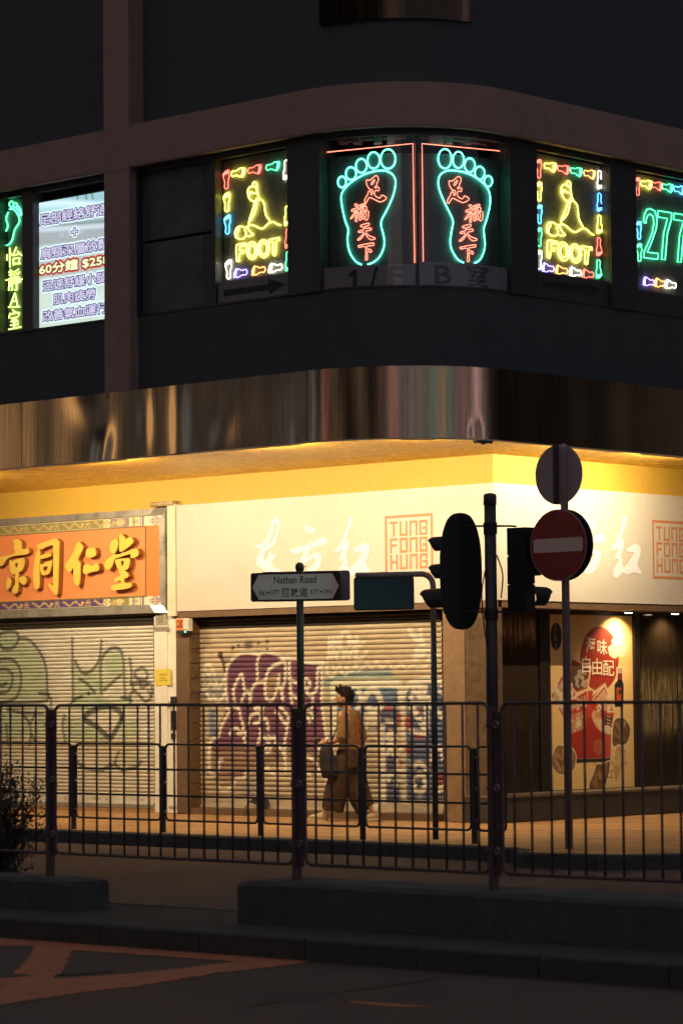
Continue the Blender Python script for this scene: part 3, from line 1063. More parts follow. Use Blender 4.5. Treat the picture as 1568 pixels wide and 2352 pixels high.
# --- roller shutters
def slat_mesh(w, pitch, mat, depth=.021):
    prof = [(-.9, 0.0), (.30, .005), (.80, .22), (1, .44), (.92, .62), (.55, .80), (.35, .84), (-.9, .85), (-.9, .90), (-.25, .905), (-.25, .945), (-.9, .95), (-.9, 1.0)]
    mb = MB()
    v, f = [], []
    for e in (0, w):
        for d, t in prof: v.append((e, d * depth, t * pitch))
    n = len(prof)
    f = [(i, i + 1, n + i + 1, n + i) for i in range(n - 1)]
    mb.add(v, f)
    me = mb.mesh('slat', None, False, local=True)
    me.materials.append(mat)
    return me
def shutter(label, off, a0, a1, z0, z1, pitch, canvas, rough, foot_h, box_h):
    s = thing('roller_shutter', label, 'shutter', G, a0, off, z0)
    mat = canvas.material('shutter_paint', s, a0, z0, rough=rough, spec=.6, dirt=.3)
    me = slat_mesh(a1 - a0, pitch, mat)
    n = int((z1 - z0 - foot_h) / pitch)
    for i in range(n):
        put('slat', me, s, (0, 0, foot_h + i * pitch))
    mb = MB(G)
    mb.box(a0, a1, off - .01, off + .012, z0, z0 + foot_h - .003)
    mb.box(a0, a1, off - .01, off + .03, z0, z0 + .03)
    mb.build('bottom_bar', mat, s)
    zt = z0 + foot_h + n * pitch
    hb = (z1 + box_h - zt) / 3
    for i in range(3):
        mb = MB(G)
        mb.bevbox(a0, a1, off - .05, off + .025 + i * .012, zt + i * hb + .001, zt + (i + 1) * hb - .006, .008)
        mb.build('housing', m_shutterbox, s)
    return s
# left shutter, green graffiti
A1 = -.02
s1a0, s1a1, s1z0, s1z1 = rect(G, cG, A1, 0, 1280, 62, 30, 1505, 1512)
s1a0 -= 2.6
cv = Canvas(s1a0 + 1.2, s1a1, s1z0, s1z1, 110, (.86, .82, .68))
cv.blotch(.12, 40)
def T1(pts): return tr(G, cG, pts, A1)
GR, BK, OC = (.30, .55, .24), (.045, .05, .05), (.52, .34, .11)
for p in ([(-200, 300), (0, 230), (200, 165), (290, 220), (360, 330), (392, 480), (396, 640), (300, 670), (0, 680), (-200, 690)], [(20, 95), (150, 95), (160, 160), (120, 230), (20, 230), (-5, 160)],
          [(610, 380), (700, 450), (790, 430), (840, 330), (860, 560), (840, 690), (620, 690)], [(880, 270), (1000, 250), (1030, 330), (1040, 480), (960, 480), (870, 560)], [(580, 650), (1060, 640), (1090, 720), (1000, 760), (880, 720), (700, 760), (590, 740)],
          [(-60, 740), (250, 745), (262, 950), (100, 1010), (-60, 1010)], [(290, 800), (400, 720), (430, 800), (400, 1000), (270, 960)], [(545, 790), (700, 840), (860, 930), (930, 985), (900, 1020), (560, 1010)], [(960, 930), (1040, 820), (1130, 830), (1150, 960), (990, 1010)], [(1000, 1080), (1180, 1100), (1140, 1190), (990, 1180)]):
    cv.poly(T1(p), GR, .52, .14, wear=.3)
cv.poly(T1([(-80, 985), (450, 985), (1170, 990), (1180, 1100), (1050, 1120), (500, 1115), (-80, 1110)]), OC, .42, .16)
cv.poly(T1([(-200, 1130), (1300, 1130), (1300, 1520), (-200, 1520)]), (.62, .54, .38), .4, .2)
BS = [([(80, 95), (150, 110), (158, 170), (110, 235), (40, 235), (0, 190), (10, 120)], 1), ([(160, 155), (240, 160), (310, 230), (370, 330), (395, 450), (400, 600), (430, 660), (430, 710)], 0), ([(-60, 345), (70, 320), (140, 350), (180, 440), (175, 560), (130, 650), (0, 690)], 0),
      ([(-60, 425), (60, 405), (110, 460), (100, 550), (50, 600), (-60, 605)], 0), ([(-20, 500), (20, 545), (65, 520)], 0), ([(-60, 690), (200, 685), (380, 670), (400, 650)], 0), ([(330, 605), (410, 612)], 0), ([(605, 150), (608, 400), (612, 660)], 0),
      ([(845, 170), (835, 300), (800, 380), (740, 435), (680, 430), (630, 340)], 0), ([(845, 610), (838, 400), (860, 300), (920, 238), (990, 240), (1025, 330), (1035, 550), (1042, 650)], 0), ([(665, 490), (730, 530), (790, 600)], 0), ([(865, 580), (930, 520), (1000, 460)], 0), ([(590, 700), (620, 660), (685, 630)], 0),
      ([(1078, 320), (1090, 400), (1095, 470)], 0), ([(1120, 430), (1180, 395), (1222, 440), (1215, 490), (1150, 490), (1120, 455)], 0), ([(1090, 500), (1112, 580)], 0), ([(1085, 530), (1230, 520)], 0), ([(1160, 500), (1172, 560)], 0), ([(1080, 660), (1085, 610), (1120, 590), (1160, 625), (1205, 670), (1255, 640), (1230, 590)], 0), ([(1262, 540), (1265, 610)], 0), ([(1190, 560), (1245, 520)], 0),
      ([(540, 790), (525, 880), (548, 1000)], 0), ([(70, 740), (200, 765), (360, 770)], 0), ([(205, 790), (250, 850), (265, 950), (250, 1030)], 0), ([(290, 790), (262, 850)], 0), ([(270, 950), (300, 1010)], 0), ([(60, 860), (75, 1030)], 0), ([(985, 1090), (960, 1190), (1020, 1240)], 0), ([(640, 1170), (720, 1225), (860, 1240)], 0), ([(870, 1225), (960, 1190)], 0), ([(1020, 1240), (1130, 1215), (1170, 1170)], 0), ([(1010, 640), (1090, 660), (1080, 690)], 0)]
for p, c in BS:
    cv.stroke(T1(p), .050, BK, .85, .018, closed=bool(c), wear=.22)
for p in ([(700, 800), (760, 755), (900, 712), (1000, 760), (1012, 820)], [(700, 820), (800, 880), (860, 930), (920, 972), (975, 890), (1010, 820)]):
    cv.stroke(T1(p), .085, BK, .9, .02, wear=.2)
cv.stroke(T1([(738, 607), (742, 609)]), .06, BK, .9, .01)
for x, y in ((550, 1475), (600, 1472), (785, 1475), (830, 1478), (890, 1480), (1180, 1485), (375, 1385), (960, 1405)):
    q = T1([(x - 18, y - 12), (x + 22, y - 12), (x + 22, y + 12), (x - 18, y + 12)])
    cv.poly(q, (.72, .66, .5))
    for k in range(5): cv.stroke([(q[0][0] + .01 + k * .014, q[0][1] - .01), (q[0][0] + .01 + k * .014, q[2][1] + .012)], .006, (.2, .12, .08), smooth=False)
cv.grain(.08)
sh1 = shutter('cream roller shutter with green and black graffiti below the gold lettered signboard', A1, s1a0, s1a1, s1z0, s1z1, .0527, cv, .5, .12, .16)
# right-hand shutter, purple and blue graffiti
A2 = -.17
s2a0, s2a1, s2z0, s2z1 = rect(G, cJ, A2, 55, 2180, 158, 75, 2205, 2260)
_, s2a1, _, _ = rect(G, cK, A2, 0, 1412, 110, 85, 2205, 2260)
cv = Canvas(s2a0, s2a1, s2z0, s2z1, 120, (.64, .52, .36))
cv.blotch(.25, 60)
def T2(pts): return tr(G, cJ, pts, A2)
def T3(pts): return tr(G, cK, pts, A2)
PU, WH, BL, NV, RE, TE = (.15, .04, .13), (.92, .86, .68), (.11, .21, .36), (.05, .075, .17), (.36, .05, .05), (.12, .32, .37)
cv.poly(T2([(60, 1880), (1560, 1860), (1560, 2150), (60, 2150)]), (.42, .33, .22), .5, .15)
cv.poly(T2([(90, 690), (360, 690), (360, 1000), (60, 960)]), BL, .45, .08)
cv.poly(T2([(165, 1070), (240, 1080), (250, 1400), (180, 1400)]), BL, .8, .05)
cv.poly(T2([(375, 1000), (370, 700), (375, 590), (450, 500), (530, 445), (640, 450), (740, 470), (830, 440), (950, 470), (1040, 520), (1170, 510), (1350, 565), (1480, 560), (1480, 700), (1460, 900), (1475, 1100), (1510, 1350), (1540, 1560), (1300, 1540), (1000, 1530), (600, 1540), (200, 1560), (190, 1450), (300, 1250), (360, 1100)]), PU, .95, .04, wear=.08)
cv.poly(T2([(190, 1500), (1540, 1500), (1545, 1760), (1400, 1830), (1250, 1800), (1100, 1700), (900, 1720), (700, 1790), (580, 1800), (560, 1880), (450, 1910), (250, 1890), (190, 1800)]), (.20, .10, .085), .75, .10, wear=.1)
cv.poly(T2([(860, 700), (980, 680), (950, 850), (900, 940), (840, 930), (830, 800)]), (.55, .40, .22), .7, .05)
for q in range(20):
    x, y = random.uniform(250, 1450), random.uniform(600, 1500)
    cv.poly(T2(ell(x, y, random.uniform(30, 90), random.uniform(18, 30))), (.30, .14, .11), .35, .06)
S2 = [[(380, 1000), (365, 850), (370, 650), (400, 560), (470, 480), (540, 435), (640, 430), (735, 465), (720, 560), (725, 680), (720, 770)], [(735, 465), (800, 420), (900, 435), (980, 470), (1040, 515)], [(820, 900), (815, 800), (840, 660), (900, 590), (1000, 540), (1060, 490), (1100, 500), (1170, 510), (1300, 540), (1480, 550)],
      [(1040, 520), (1045, 620), (1040, 760), (1010, 850), (1015, 980)], [(1095, 510), (1090, 620), (1100, 760), (1110, 950), (1120, 1000)], [(1480, 560), (1420, 620), (1410, 760), (1400, 860), (1330, 920), (1300, 900), (1270, 830), (1260, 750), (1300, 740), (1330, 800), (1300, 840)],
      [(1460, 600), (1465, 800), (1460, 980), (1480, 1160), (1510, 1380), (1530, 1500), (1500, 1700), (1510, 1850), (1540, 2030)], [(450, 860), (480, 780), (540, 680), (560, 740), (575, 850)], [(450, 850), (455, 930), (470, 1020)], [(540, 1000), (580, 900), (620, 880), (640, 960), (640, 1010)], [(650, 960), (655, 880), (700, 790), (800, 760), (830, 730)],
      [(810, 760), (815, 900), (830, 960), (880, 985), (920, 940), (950, 840), (975, 690), (970, 800), (1000, 880), (1015, 980)], [(370, 1060), (400, 1100), (370, 1170), (310, 1280), (280, 1390), (200, 1440), (175, 1560), (170, 1700), (190, 1810), (240, 1830)], [(430, 1060), (470, 1050), (520, 1090), (530, 1170), (560, 1260), (560, 1320)],
      [(620, 1250), (640, 1170), (700, 1130), (760, 1080), (700, 1060), (720, 1120), (790, 1190), (830, 1200), (850, 1310)], [(930, 1110), (980, 1150), (1010, 1210), (1060, 1260), (1060, 1340), (1040, 1440), (1040, 1600), (1050, 1800)], [(410, 1370), (440, 1310), (500, 1310), (540, 1370), (500, 1360), (590, 1350), (570, 1420), (590, 1460)],
      [(760, 1310), (755, 1400), (730, 1460), (800, 1400), (840, 1450), (850, 1390), (880, 1420), (920, 1400), (930, 1460)], [(810, 1540), (860, 1480), (870, 1560), (830, 1570)], [(960, 1500), (1010, 1560), (1040, 1640)], [(280, 1780), (290, 1680), (320, 1660)], [(800, 1780), (840, 1750), (870, 1790), (930, 1840)], [(1260, 1080), (1340, 1120), (1360, 1180)],
      [(1270, 1170), (1310, 1180), (1320, 1220)], [(1390, 1420), (1410, 1480), (1440, 1550), (1470, 1640)], [(1280, 1620), (1340, 1640), (1400, 1710), (1440, 1790)], [(1260, 1780), (1340, 1850)], [(1400, 1820), (1440, 1840), (1480, 1800)], [(450, 1960), (480, 1890), (560, 1880), (590, 1820)], [(280, 1990), (340, 2010), (410, 1990)],
      [(110, 600), (150, 570), (190, 590)], [(105, 720), (120, 640), (170, 690), (220, 630), (235, 690)], [(120, 780), (100, 850), (150, 830), (190, 780), (230, 830), (250, 770), (280, 830), (330, 770), (350, 720)], [(150, 900), (180, 970), (230, 940), (260, 990), (320, 960), (350, 900)], [(690, 1240), (760, 1210), (790, 1060)], [(980, 1050), (1030, 1100), (1080, 1180), (1060, 1290)], [(1360, 960), (1350, 1060)], [(1100, 900), (1180, 960)], [(1090, 740), (1180, 780)]]
for p in S2: cv.stroke(T2(p), .05, WH, .95, .022)
for x, y, rx, ry in ((440, 380, 18, 25), (510, 350, 15, 20), (735, 320, 15, 18), (835, 305, 18, 22), (300, 460, 30, 40), (840, 390, 16, 18)): cv.poly(T2(ell(x, y, rx, ry)), (.06, .04, .03), .9, .02)
cv.poly(T2(ell(620, 345, 50, 45)), (.10, .05, .05), .8, .06)
cv.stroke(T2([(300, 480), (330, 530), (350, 640)]), .05, (.06, .04, .03), .9, .02)
cv.stroke(T2([(350, 520), (400, 520)]), .07, (.08, .05, .03), .6, .05)
cv.poly(T2([(520, 1960), (700, 1800), (720, 2050), (600, 2100)]), BL, .4, .12)
# blue half
for p, w, c, al in (([(80, 780), (200, 740), (400, 690), (600, 680), (800, 690)], .12, TE, .7), ([(120, 1000), (128, 850), (150, 800), (400, 765), (600, 740), (850, 750), (930, 800)], .10, (.42, .5, .34), .8)):
    cv.stroke(T3(p), w, c, al, .06)
cv.poly(T3([(190, 1420), (185, 840), (400, 812), (800, 812), (900, 850), (905, 1060), (700, 1060), (520, 1120), (300, 1450)]), BL, .9, .03)
cv.poly(T3([(190, 840), (880, 815), (900, 860), (190, 890)]), TE, .6, .05)
cv.poly(T3([(690, 1080), (910, 1080), (890, 1400), (930, 2150), (770, 2150), (760, 1600), (700, 1250)]), NV, .92, .03)
cv.poly(T3([(1000, 860), (1060, 790), (1180, 755), (1330, 760), (1420, 800), (1420, 2130), (1000, 2130), (990, 1400), (960, 1000)]), (.08, .13, .26), .93, .03)
cv.poly(T3([(540, 1130), (690, 1130), (690, 1350), (540, 1350)]), (.80, .74, .58), .8, .03)
cv.poly(T3([(545, 1270), (690, 1270), (690, 1320), (545, 1320)]), (.15, .14, .22), .7, .02)
for x in (720, 960):
    cv.poly(T3([(x - 28, 900 if x > 800 else 1250), (x + 32, 900 if x > 800 else 1250), (x + 40, 2170), (x - 10, 2170)]), (.82, .76, .6), .85, .03)
for q in range(26):
    x, y = random.uniform(1000, 1410), random.uniform(800, 2100)
    cv.poly(T3(ell(x, y, random.uniform(25, 80), random.uniform(16, 30))), random.choice((BL, NV, TE, (.55, .5, .42), (.13, .16, .3))), .6, .03)
for x, y, rx, ry in ((800, 1075, 70, 25), (1110, 1120, 50, 60), (1020, 1240, 40, 90), (1150, 1390, 60, 40), (1030, 1560, 40, 40), (920, 1690, 50, 25), (1380, 1850, 60, 40), (1370, 1920, 50, 40), (1190, 1710, 50, 25), (690, 1010, 60, 18), (915, 1200, 25, 90)):
    cv.poly(T3(ell(x, y, rx, ry)), RE, .85, .04)
S3 = [([(165, 1350), (165, 1000), (165, 820), (220, 800), (600, 785), (850, 785), (930, 830), (935, 1000)], .13), ([(960, 900), (1030, 800), (1150, 755), (1300, 750), (1420, 790)], .10), ([(500, 1000), (560, 880), (640, 870), (690, 950), (700, 1050), (620, 1110), (560, 1060)], .11), ([(450, 880), (480, 960), (440, 1080)], .10), ([(1180, 830), (1100, 810), (1080, 880), (1150, 930), (1140, 1000), (1080, 1010), (1050, 940)], .09),
      ([(1150, 840), (1160, 1000)], .08), ([(1220, 830), (1180, 1010), (1240, 940), (1270, 1010)], .08), ([(1060, 1060), (1150, 1200), (1220, 1310), (1230, 1060)], .10), ([(1300, 1060), (1420, 1180)], .09), ([(780, 1400), (820, 1350), (860, 1400)], .09), ([(790, 1500), (825, 1450), (865, 1500), (830, 1530)], .09), ([(780, 1590), (830, 1540), (850, 1600), (930, 1550)], .07), ([(890, 1680), (890, 1800), (950, 1780)], .08),
      ([(1290, 1660), (1320, 1550), (1390, 1530), (1420, 1640)], .09), ([(1080, 1740), (1150, 1700), (1230, 1770)], .08), (ell(1150, 1930, 65, 100), .09), ([(1360, 2010), (1420, 1980)], .09), ([(800, 1900), (790, 1840), (840, 1830)], .07), ([(880, 1960), (870, 1880), (930, 1900)], .06), ([(770, 1220), (850, 1230)], .06), ([(1370, 870), (1410, 900)], .06), ([(1050, 1330), (1220, 1370)], .07),
      ([(110, 350), (115, 270), (150, 340), (160, 260), (190, 340), (210, 260), (240, 340), (260, 220), (330, 210), (340, 340), (370, 270), (400, 340), (430, 260), (450, 340), (510, 320)], .06), ([(100, 500), (110, 400), (140, 490), (160, 400), (200, 490), (220, 400), (270, 400), (280, 490), (310, 400), (340, 490), (380, 400), (430, 400), (410, 490), (480, 490), (550, 410)], .055),
      ([(90, 560), (85, 650), (110, 690), (160, 700), (180, 640)], .05), ([(150, 580), (190, 640), (230, 570), (250, 640), (290, 690), (330, 650), (300, 600), (380, 640), (420, 560), (440, 640), (500, 600), (560, 560), (600, 610), (660, 540), (700, 600), (730, 600), (790, 545), (830, 610), (880, 610), (940, 560), (990, 620), (1060, 590), (1130, 610), (1230, 590)], .045),
      ([(1040, 180), (1100, 260), (1190, 330)], .10), ([(1160, 170), (1170, 330)], .07), ([(1110, 400), (1290, 390)], .08), ([(1100, 480), (1180, 450)], .12), ([(1250, 500), (1350, 440)], .1)]
for p, w in S3: cv.stroke(T3(p), w * .9, (.92, .87, .70), .9, .03)
for x, y, rx, ry, r in ((1130, 1160, 34, 14, -.4), (1135, 1225, 12, 16, 0), (1165, 1235, 10, 16, 0), (1110, 1915, 14, 30, -.4), (1130, 1975, 10, 22, 0), (1100, 1840, 20, 10, -.3), (1050, 1770, 26, 8, -.4), (1380, 670, 36, 14, 0), (880, 960, 26, 8, -.3)): cv.poly(T3(ell(x, y, rx, ry, 14, r)), (.03, .03, .03), .95, .012)
for q in range(60): cv.poly(T3(ell(random.uniform(545, 690), random.gauss(1240, 8) + random.choice((0, 65, 140, 200)), 6, 6, 6)), (.06, .05, .04), .8, .01)
for x, y in ((220, 2140), (290, 2140), (360, 2140), (425, 2145)):
    q = T2([(x - 28, y - 24), (x + 28, y - 24), (x + 28, y + 24), (x - 28, y + 24)])
    cv.poly(q, (.62, .55, .42))
    for k in range(7): cv.stroke([(q[0][0] + .014 + k * .016, q[0][1] - .012), (q[0][0] + .014 + k * .016 + random.uniform(-.004, .004), q[2][1] + .012)], .007, (.14, .09, .06), smooth=False)
cv.grain(.10)
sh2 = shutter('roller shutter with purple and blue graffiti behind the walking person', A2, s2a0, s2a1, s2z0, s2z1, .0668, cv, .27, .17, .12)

# --- stone surround of the second shop on the main road
lz = rect(G, cB, .06, 30, 1560, 747, 700, 783, 740)
mb = MB(G)
mb.box(wp1 + .002, 0.065, .001, .065, lz[2], lz[3])
mb.build('lintel', m_brown, bld)
cl0, cl1, _, _ = rect(G, cS, .02, 530, 735, 1800, 1800, 2340, 2340)
mb = MB(G)
mb.box(wp1 + .002, cl1, -.4, .03, .16, lz[2])
mb.build('door_jamb', m_brown, bld)
n = 13
for i in range(n):          # glazed tiles on the reveal
    h0 = .17 + i * (lz[2] - .18) / n
    mb = MB(G)
    mb.box(cl1, cl1 + .022, A2 - .03, .018, h0, h0 + (lz[2] - .18) / n - .012)
    mb.build('reveal_tile', m_browntile, bld)
k0, k1, _, _ = rect(G, cM, .03, 112, 243, 40, 40, 1250, 1250)
mb = MB(G)
mb.box(k0, k1, -.4, .03, .16, lz[2])
mb.build('stone_pier', surf('tan_stone', (.27, .17, .095), .4, var=.2, scale=10, bump=.08, bscale=40, dirt=(.16, .10, .06), dscale=3), bld)
mb = MB(G)
mb.box(k1 + .003, .068, -.06, .022, .42, lz[2])
mb.build('stone_panel', m_marblelight, bld)
mb = MB(G)
mb.box(s2a0 - .02, s2a1 + .02, A2 - .4, A2 - .06, .15, 2.9)
mb.build('dark_back', m_roomdark, bld)
mb = MB(G)
mb.box(s1a0, wp1, -.5, -.09, .15, 3.0)
mb.build('dark_back', m_roomdark, bld)
mb = MB(G)       # thresholds
mb.box(s2a0 - .02, s2a1 + .02, A2 - .05, .02, .15, s2z0 - .005)
mb.build('threshold', m_brown, bld)
mb = MB(G)
tw = .62
x = s1a0
while x < wp1 - .1:
    m2 = MB(G)
    m2.box(x + .003, min(x + tw, wp1) - .003, -.3, .03, .15, s1z0 - .05)
    m2.build('threshold_tile', surf('terracotta_tile', (.42, .24, .10), .5, var=.2, scale=7) if x == s1a0 else bpy.data.materials['terracotta_tile'], bld)
    x += tw
mb = MB(G)
mb.box(s1a0, wp1, -.3, .035, s1z0 - .048, s1z0 - .005)
mb.build('threshold_rail', m_steel, bld)

# --- cream boards of the corner shop
tz = rect(G, cB, .08, 40, 1560, 140, 42, 745, 702)
tz_top, tz_bot = tz[3], lz[3] + .002
bL = thing('shop_signboard', 'cream signboard facing the main road, above the purple graffiti shutter', 'sign', G, -2.5, 0, tz_bot)
gb0 = G.px(*cS(540, 900), .08)[0]
mb = MB(G)
mb.box(gb0, .08, .002, .08, tz_bot, tz_top)
mb.build('board', m_cream, bL)
bR = thing('shop_signboard', 'cream signboard facing the side street, behind the round no entry sign', 'sign', H, 3, 0, tz_bot)
mb = MB(H)
mb.box(.002, 13, .002, .08, tz_bot, tz_top)
mb.build('board', m_cream, bR)
# lettering measured from the square stamp
st0 = G.px(*cB(1223, 205), .082)
st1 = G.px(*cB(1497, 190), .082)
stb = G.px(*cB(1228, 552), .082)
SW, SH = st1[0] - st0[0], st0[1] - stb[1]
r0_ = H.px(*cR(1377, 515), .082)
rb_ = H.px(*cR(1382, 880), .082)
def left_rel(pts, cf=cB):
    return [(p[0] - st0[0], p[1] - st0[1]) for p in tr(G, cf, pts, .082)]
def right_rel(pts):
    k = SH / (r0_[1] - rb_[1])
    return [((p[0] - r0_[0]) * k, (p[1] - r0_[1]) * k) for p in tr(H, cR, pts, .082)]
art = [[left_rel([(500, 388), (480, 378), (520, 365), (560, 310), (585, 230), (605, 210), (625, 235), (625, 290), (595, 370), (545, 412), (535, 450), (548, 455), (565, 430), (570, 400), (585, 430), (605, 420), (605, 440), (580, 465), (600, 500), (640, 525), (610, 545), (575, 520), (550, 545), (540, 525), (520, 500), (500, 490), (495, 450), (510, 420), (515, 392)]), left_rel([(597, 252), (608, 248), (605, 300), (580, 352), (562, 366), (585, 310)])],
       [left_rel([(770, 253), (800, 270), (830, 275), (820, 300), (795, 306), (765, 280)])],
       [left_rel([(685, 395), (720, 387), (790, 366), (860, 328), (890, 335), (898, 355), (880, 370), (812, 386), (800, 402), (785, 436), (830, 415), (865, 435), (860, 480), (830, 532), (785, 562), (762, 550), (772, 522), (810, 490), (830, 452), (815, 447), (765, 477), (730, 522), (690, 562), (672, 550), (720, 500), (750, 440), (760, 412), (720, 422), (700, 416)])],
       [right_rel([(1200, 490), (1215, 510), (1210, 560), (1182, 630), (1200, 640), (1200, 680), (1182, 740), (1195, 760), (1192, 798), (1215, 805), (1250, 760), (1270, 717), (1240, 717), (1222, 700), (1270, 665), (1300, 680), (1305, 720), (1287, 790), (1312, 840), (1305, 852), (1260, 842), (1220, 857), (1195, 842), (1160, 880), (1140, 860), (1150, 810), (1175, 762), (1150, 757), (1165, 710), (1170, 692), (1140, 707), (1130, 690), (1160, 640), (1190, 560)])]]
LET = {'T': [[(0, 1), (1, 1)], [(.5, 1), (.5, 0)]], 'U': [[(0, 1), (0, 0), (1, 0), (1, 1)]], 'N': [[(0, 0), (0, 1), (1, 1), (1, 0)]], 'G': [[(1, .75), (1, 1), (0, 1), (0, 0), (1, 0), (1, .48), (.55, .48)]],
       'F': [[(1, 1), (0, 1), (0, 0)], [(0, .52), (.85, .52)]], 'O': [[(0, 0), (0, 1), (1, 1), (1, 0), (0, 0)]], 'H': [[(0, 1), (0, 0)], [(1, 1), (1, 0)], [(0, .5), (1, .5)]]}
def bars(mb, pts, w, o):
    for (x0, y0), (x1, y1) in zip(pts[:-1], pts[1:]):
        if abs(x0 - x1) < 1e-6: q = [(x0 - w / 2, min(y0, y1) - w / 2), (x0 + w / 2, min(y0, y1) - w / 2), (x0 + w / 2, max(y0, y1) + w / 2), (x0 - w / 2, max(y0, y1) + w / 2)]
        else: q = [(min(x0, x1) - w / 2, y0 - w / 2), (max(x0, x1) + w / 2, y0 - w / 2), (max(x0, x1) + w / 2, y0 + w / 2), (min(x0, x1) - w / 2, y0 + w / 2)]
        mb.plate([q], o)
        o += .0004
    return o
for fr, root, (sa, sz) in ((G, bL, st0), (H, bR, r0_)):
    for loops in art:
        mb = MB(fr)
        mb.prism([cr([(sa + p[0], sz + p[1]) for p in l], True, 4) for l in loops], .0805, .086)
        mb.build('white_character', m_white, root)
    mb = MB(fr)
    bars(mb, [(sa + .02, sz - .02), (sa + SW - .02, sz - .02), (sa + SW - .02, sz - SH + .02), (sa + .02, sz - SH + .02), (sa + .02, sz - .02)], .036, .0825)
    o = mb.build('stamp_frame', m_coral, root)
    for r, word in enumerate(('TUNG', 'FONG', 'HUNG')):
        mb = MB(fr)
        for c, ch in enumerate(word):
            x0 = sa + SW * (.125 + .205 * c)
            zt = sz - SH * (.125 + .272 * r)
            oo = .0825
            for st in LET[ch]:
                oo = bars(mb, [(x0 + p[0] * SW * .125, zt - (1 - p[1]) * SH * .205) for p in st], .032, oo)
        mb.build('stamp_word', m_coral, o)

# --- side street front: lintel, marble, poster case
hz = rect(H, cM, .06, 700, 1568, -30, 0, -8, 18)
lz0 = lz[2]
mb = MB(H)
mb.box(.068, 13, .001, .065, lz0, lz[3])
mb.build('lintel', m_brown, bld)
HO = -.45
def hx(x): return H.px(*cM(x, 700), HO)[0]
mb = MB(H)
mb.box(.02, 13, HO - .3, HO - .04, .15, lz0 + .1)
mb.build('side_wall', m_marble, bld)
mb = MB(H)
mb.box(.07, 13, HO - .03, -.001, lz0 + .001, lz0 + .08)
mb.build('recess_ceiling', m_brown, bld)
xs = [.07, hx(690)]
zrow = [.50, 1.25, H.px(*cM(560, 292), HO)[1], lz0 - .01]
for i in range(3):
    mb = MB(H)
    mb.box(xs[0], xs[1], HO - .038, HO, zrow[i] + .003, zrow[i + 1] - .003)
    mb.build('marble_panel', m_marble, bld)
p0, p1, pz0_, pz1_ = rect(H, cO, HO, 112, 1118, 45, 80, 2275, 2228)
for x0, x1 in ((hx(1545), hx(1545) + 1.2), (hx(1545) + 1.2, hx(1545) + 2.4), (hx(1545) + 2.4, 9)):
    for i in range(3):
        mb = MB(H)
        mb.box(x0 + .003, x1 - .003, HO - .038, HO, zrow[i] + .003, zrow[i + 1] - .003)
        mb.build('marble_panel', m_marble, bld)
mb = MB(H)
mb.box(hx(690) + .003, p0 - .01, HO - .038, HO + .03, .5, lz0 - .003).box(p1 + .01, hx(1300), HO - .038, HO + .03, .5, lz0 - .003).box(p0 - .01, p1 + .01, HO - .038, HO + .03, .5, pz0_ - .02).box(p0 - .01, p1 + .01, HO - .038, HO + .03, pz1_ + .01, lz0 - .003)
mb.build('case_frame', surf('brown_black_frame', (.020, .014, .010), .4), bld)
for i in range(3):
    mb = MB(H)
    mb.box(hx(1300) + .003, hx(1545) - .003, HO - .038, HO, zrow[i] + .003, zrow[i + 1] - .003)
    mb.build('marble_panel', m_marble, bld)
pl0 = H.px(*cM(330, 1250), .1)[1]
mb = MB(H)
mb.box(-.06, 13, HO - .03, .05, .16, .46)
mb.build('base_plinth', surf('dark_plinth', (.05, .042, .035), .5, var=.3, scale=8), bld)
mb = MB(H)
mb.box(-.07, 13, HO - .03, .07, .462, .492)
mb.build('plinth_ledge', surf('plinth_ledge', (.16, .12, .085), .4, var=.3, scale=8), bld)
mb = MB(G)
mb.box(k1 + .003, .048, -.06, .05, .16, .40)
mb.build('base_plinth', bpy.data.materials['dark_plinth'], bld)

# --- lit poster on the side street
po = thing('poster', 'tall lit poster of dried seafood and red gift boxes on the side street wall', 'poster', H, (p0 + p1) / 2, HO, pz0_)
cv = Canvas(p0, p1, pz0_, pz1_, 260, (.78, .52, .20))
def T5(pts): return tr(H, cO, pts, HO)
for i in range(40):
    z = pz0_ + (pz1_ - pz0_) * i / 40
    cv.stroke([(p0, z), (p0 + (p1 - p0) * .5, z + .03 * math.sin(i)), (p1, z + .02)], .006, (.66, .47, .22), .7)
OUT = (.70, .55, .32)
RD1, RD2 = (.33, .035, .018), (.46, .05, .02)
cv.poly(T5(ell(710, 590, 240, 400, 40)), OUT)
cv.poly(T5(ell(710, 590, 234, 390, 40)), RD1)
cv.poly(T5(ell(188, 320, 68, 168, 30)), (.02, .02, .015))
for y in (200, 320, 430):
    cv.stroke(T5([(170, y - 30), (195, y), (165, y + 25), (200, y + 45)]), .012, (.35, .22, .09))
def card(pts, col, border=.035):
    cv.stroke(T5(pts), .05, OUT, closed=True, smooth=False)
    cv.poly(T5(pts), RD2)
    c = np.mean(np.array(pts, float), axis=0)
    cv.poly(T5([tuple(c + (np.array(p) - c) * .86) for p in pts]), col)
def bits(x0, x1, y0, y1, n, cols, rx, ry):
    for i in range(n):
        cv.poly(T5(ell(random.uniform(x0, x1), random.uniform(y0, y1), random.uniform(.6, 1.2) * rx, random.uniform(.6, 1.2) * ry, 9, random.uniform(-1, 1))), random.choice(cols), .9, .008)
card([(380, 590), (600, 700), (560, 950), (420, 1000), (340, 900), (350, 750)], (.10, .05, .03))
bits(420, 560, 730, 920, 26, [(.5, .4, .28), (.4, .3, .2), (.22, .13, .08)], 22, 28)
card([(130, 1040), (260, 800), (420, 1000), (390, 1200), (270, 1280)], (.5, .38, .24))
bits(170, 370, 900, 1200, 30, [(.72, .58, .4), (.6, .45, .3), (.45, .3, .17)], 30, 35)
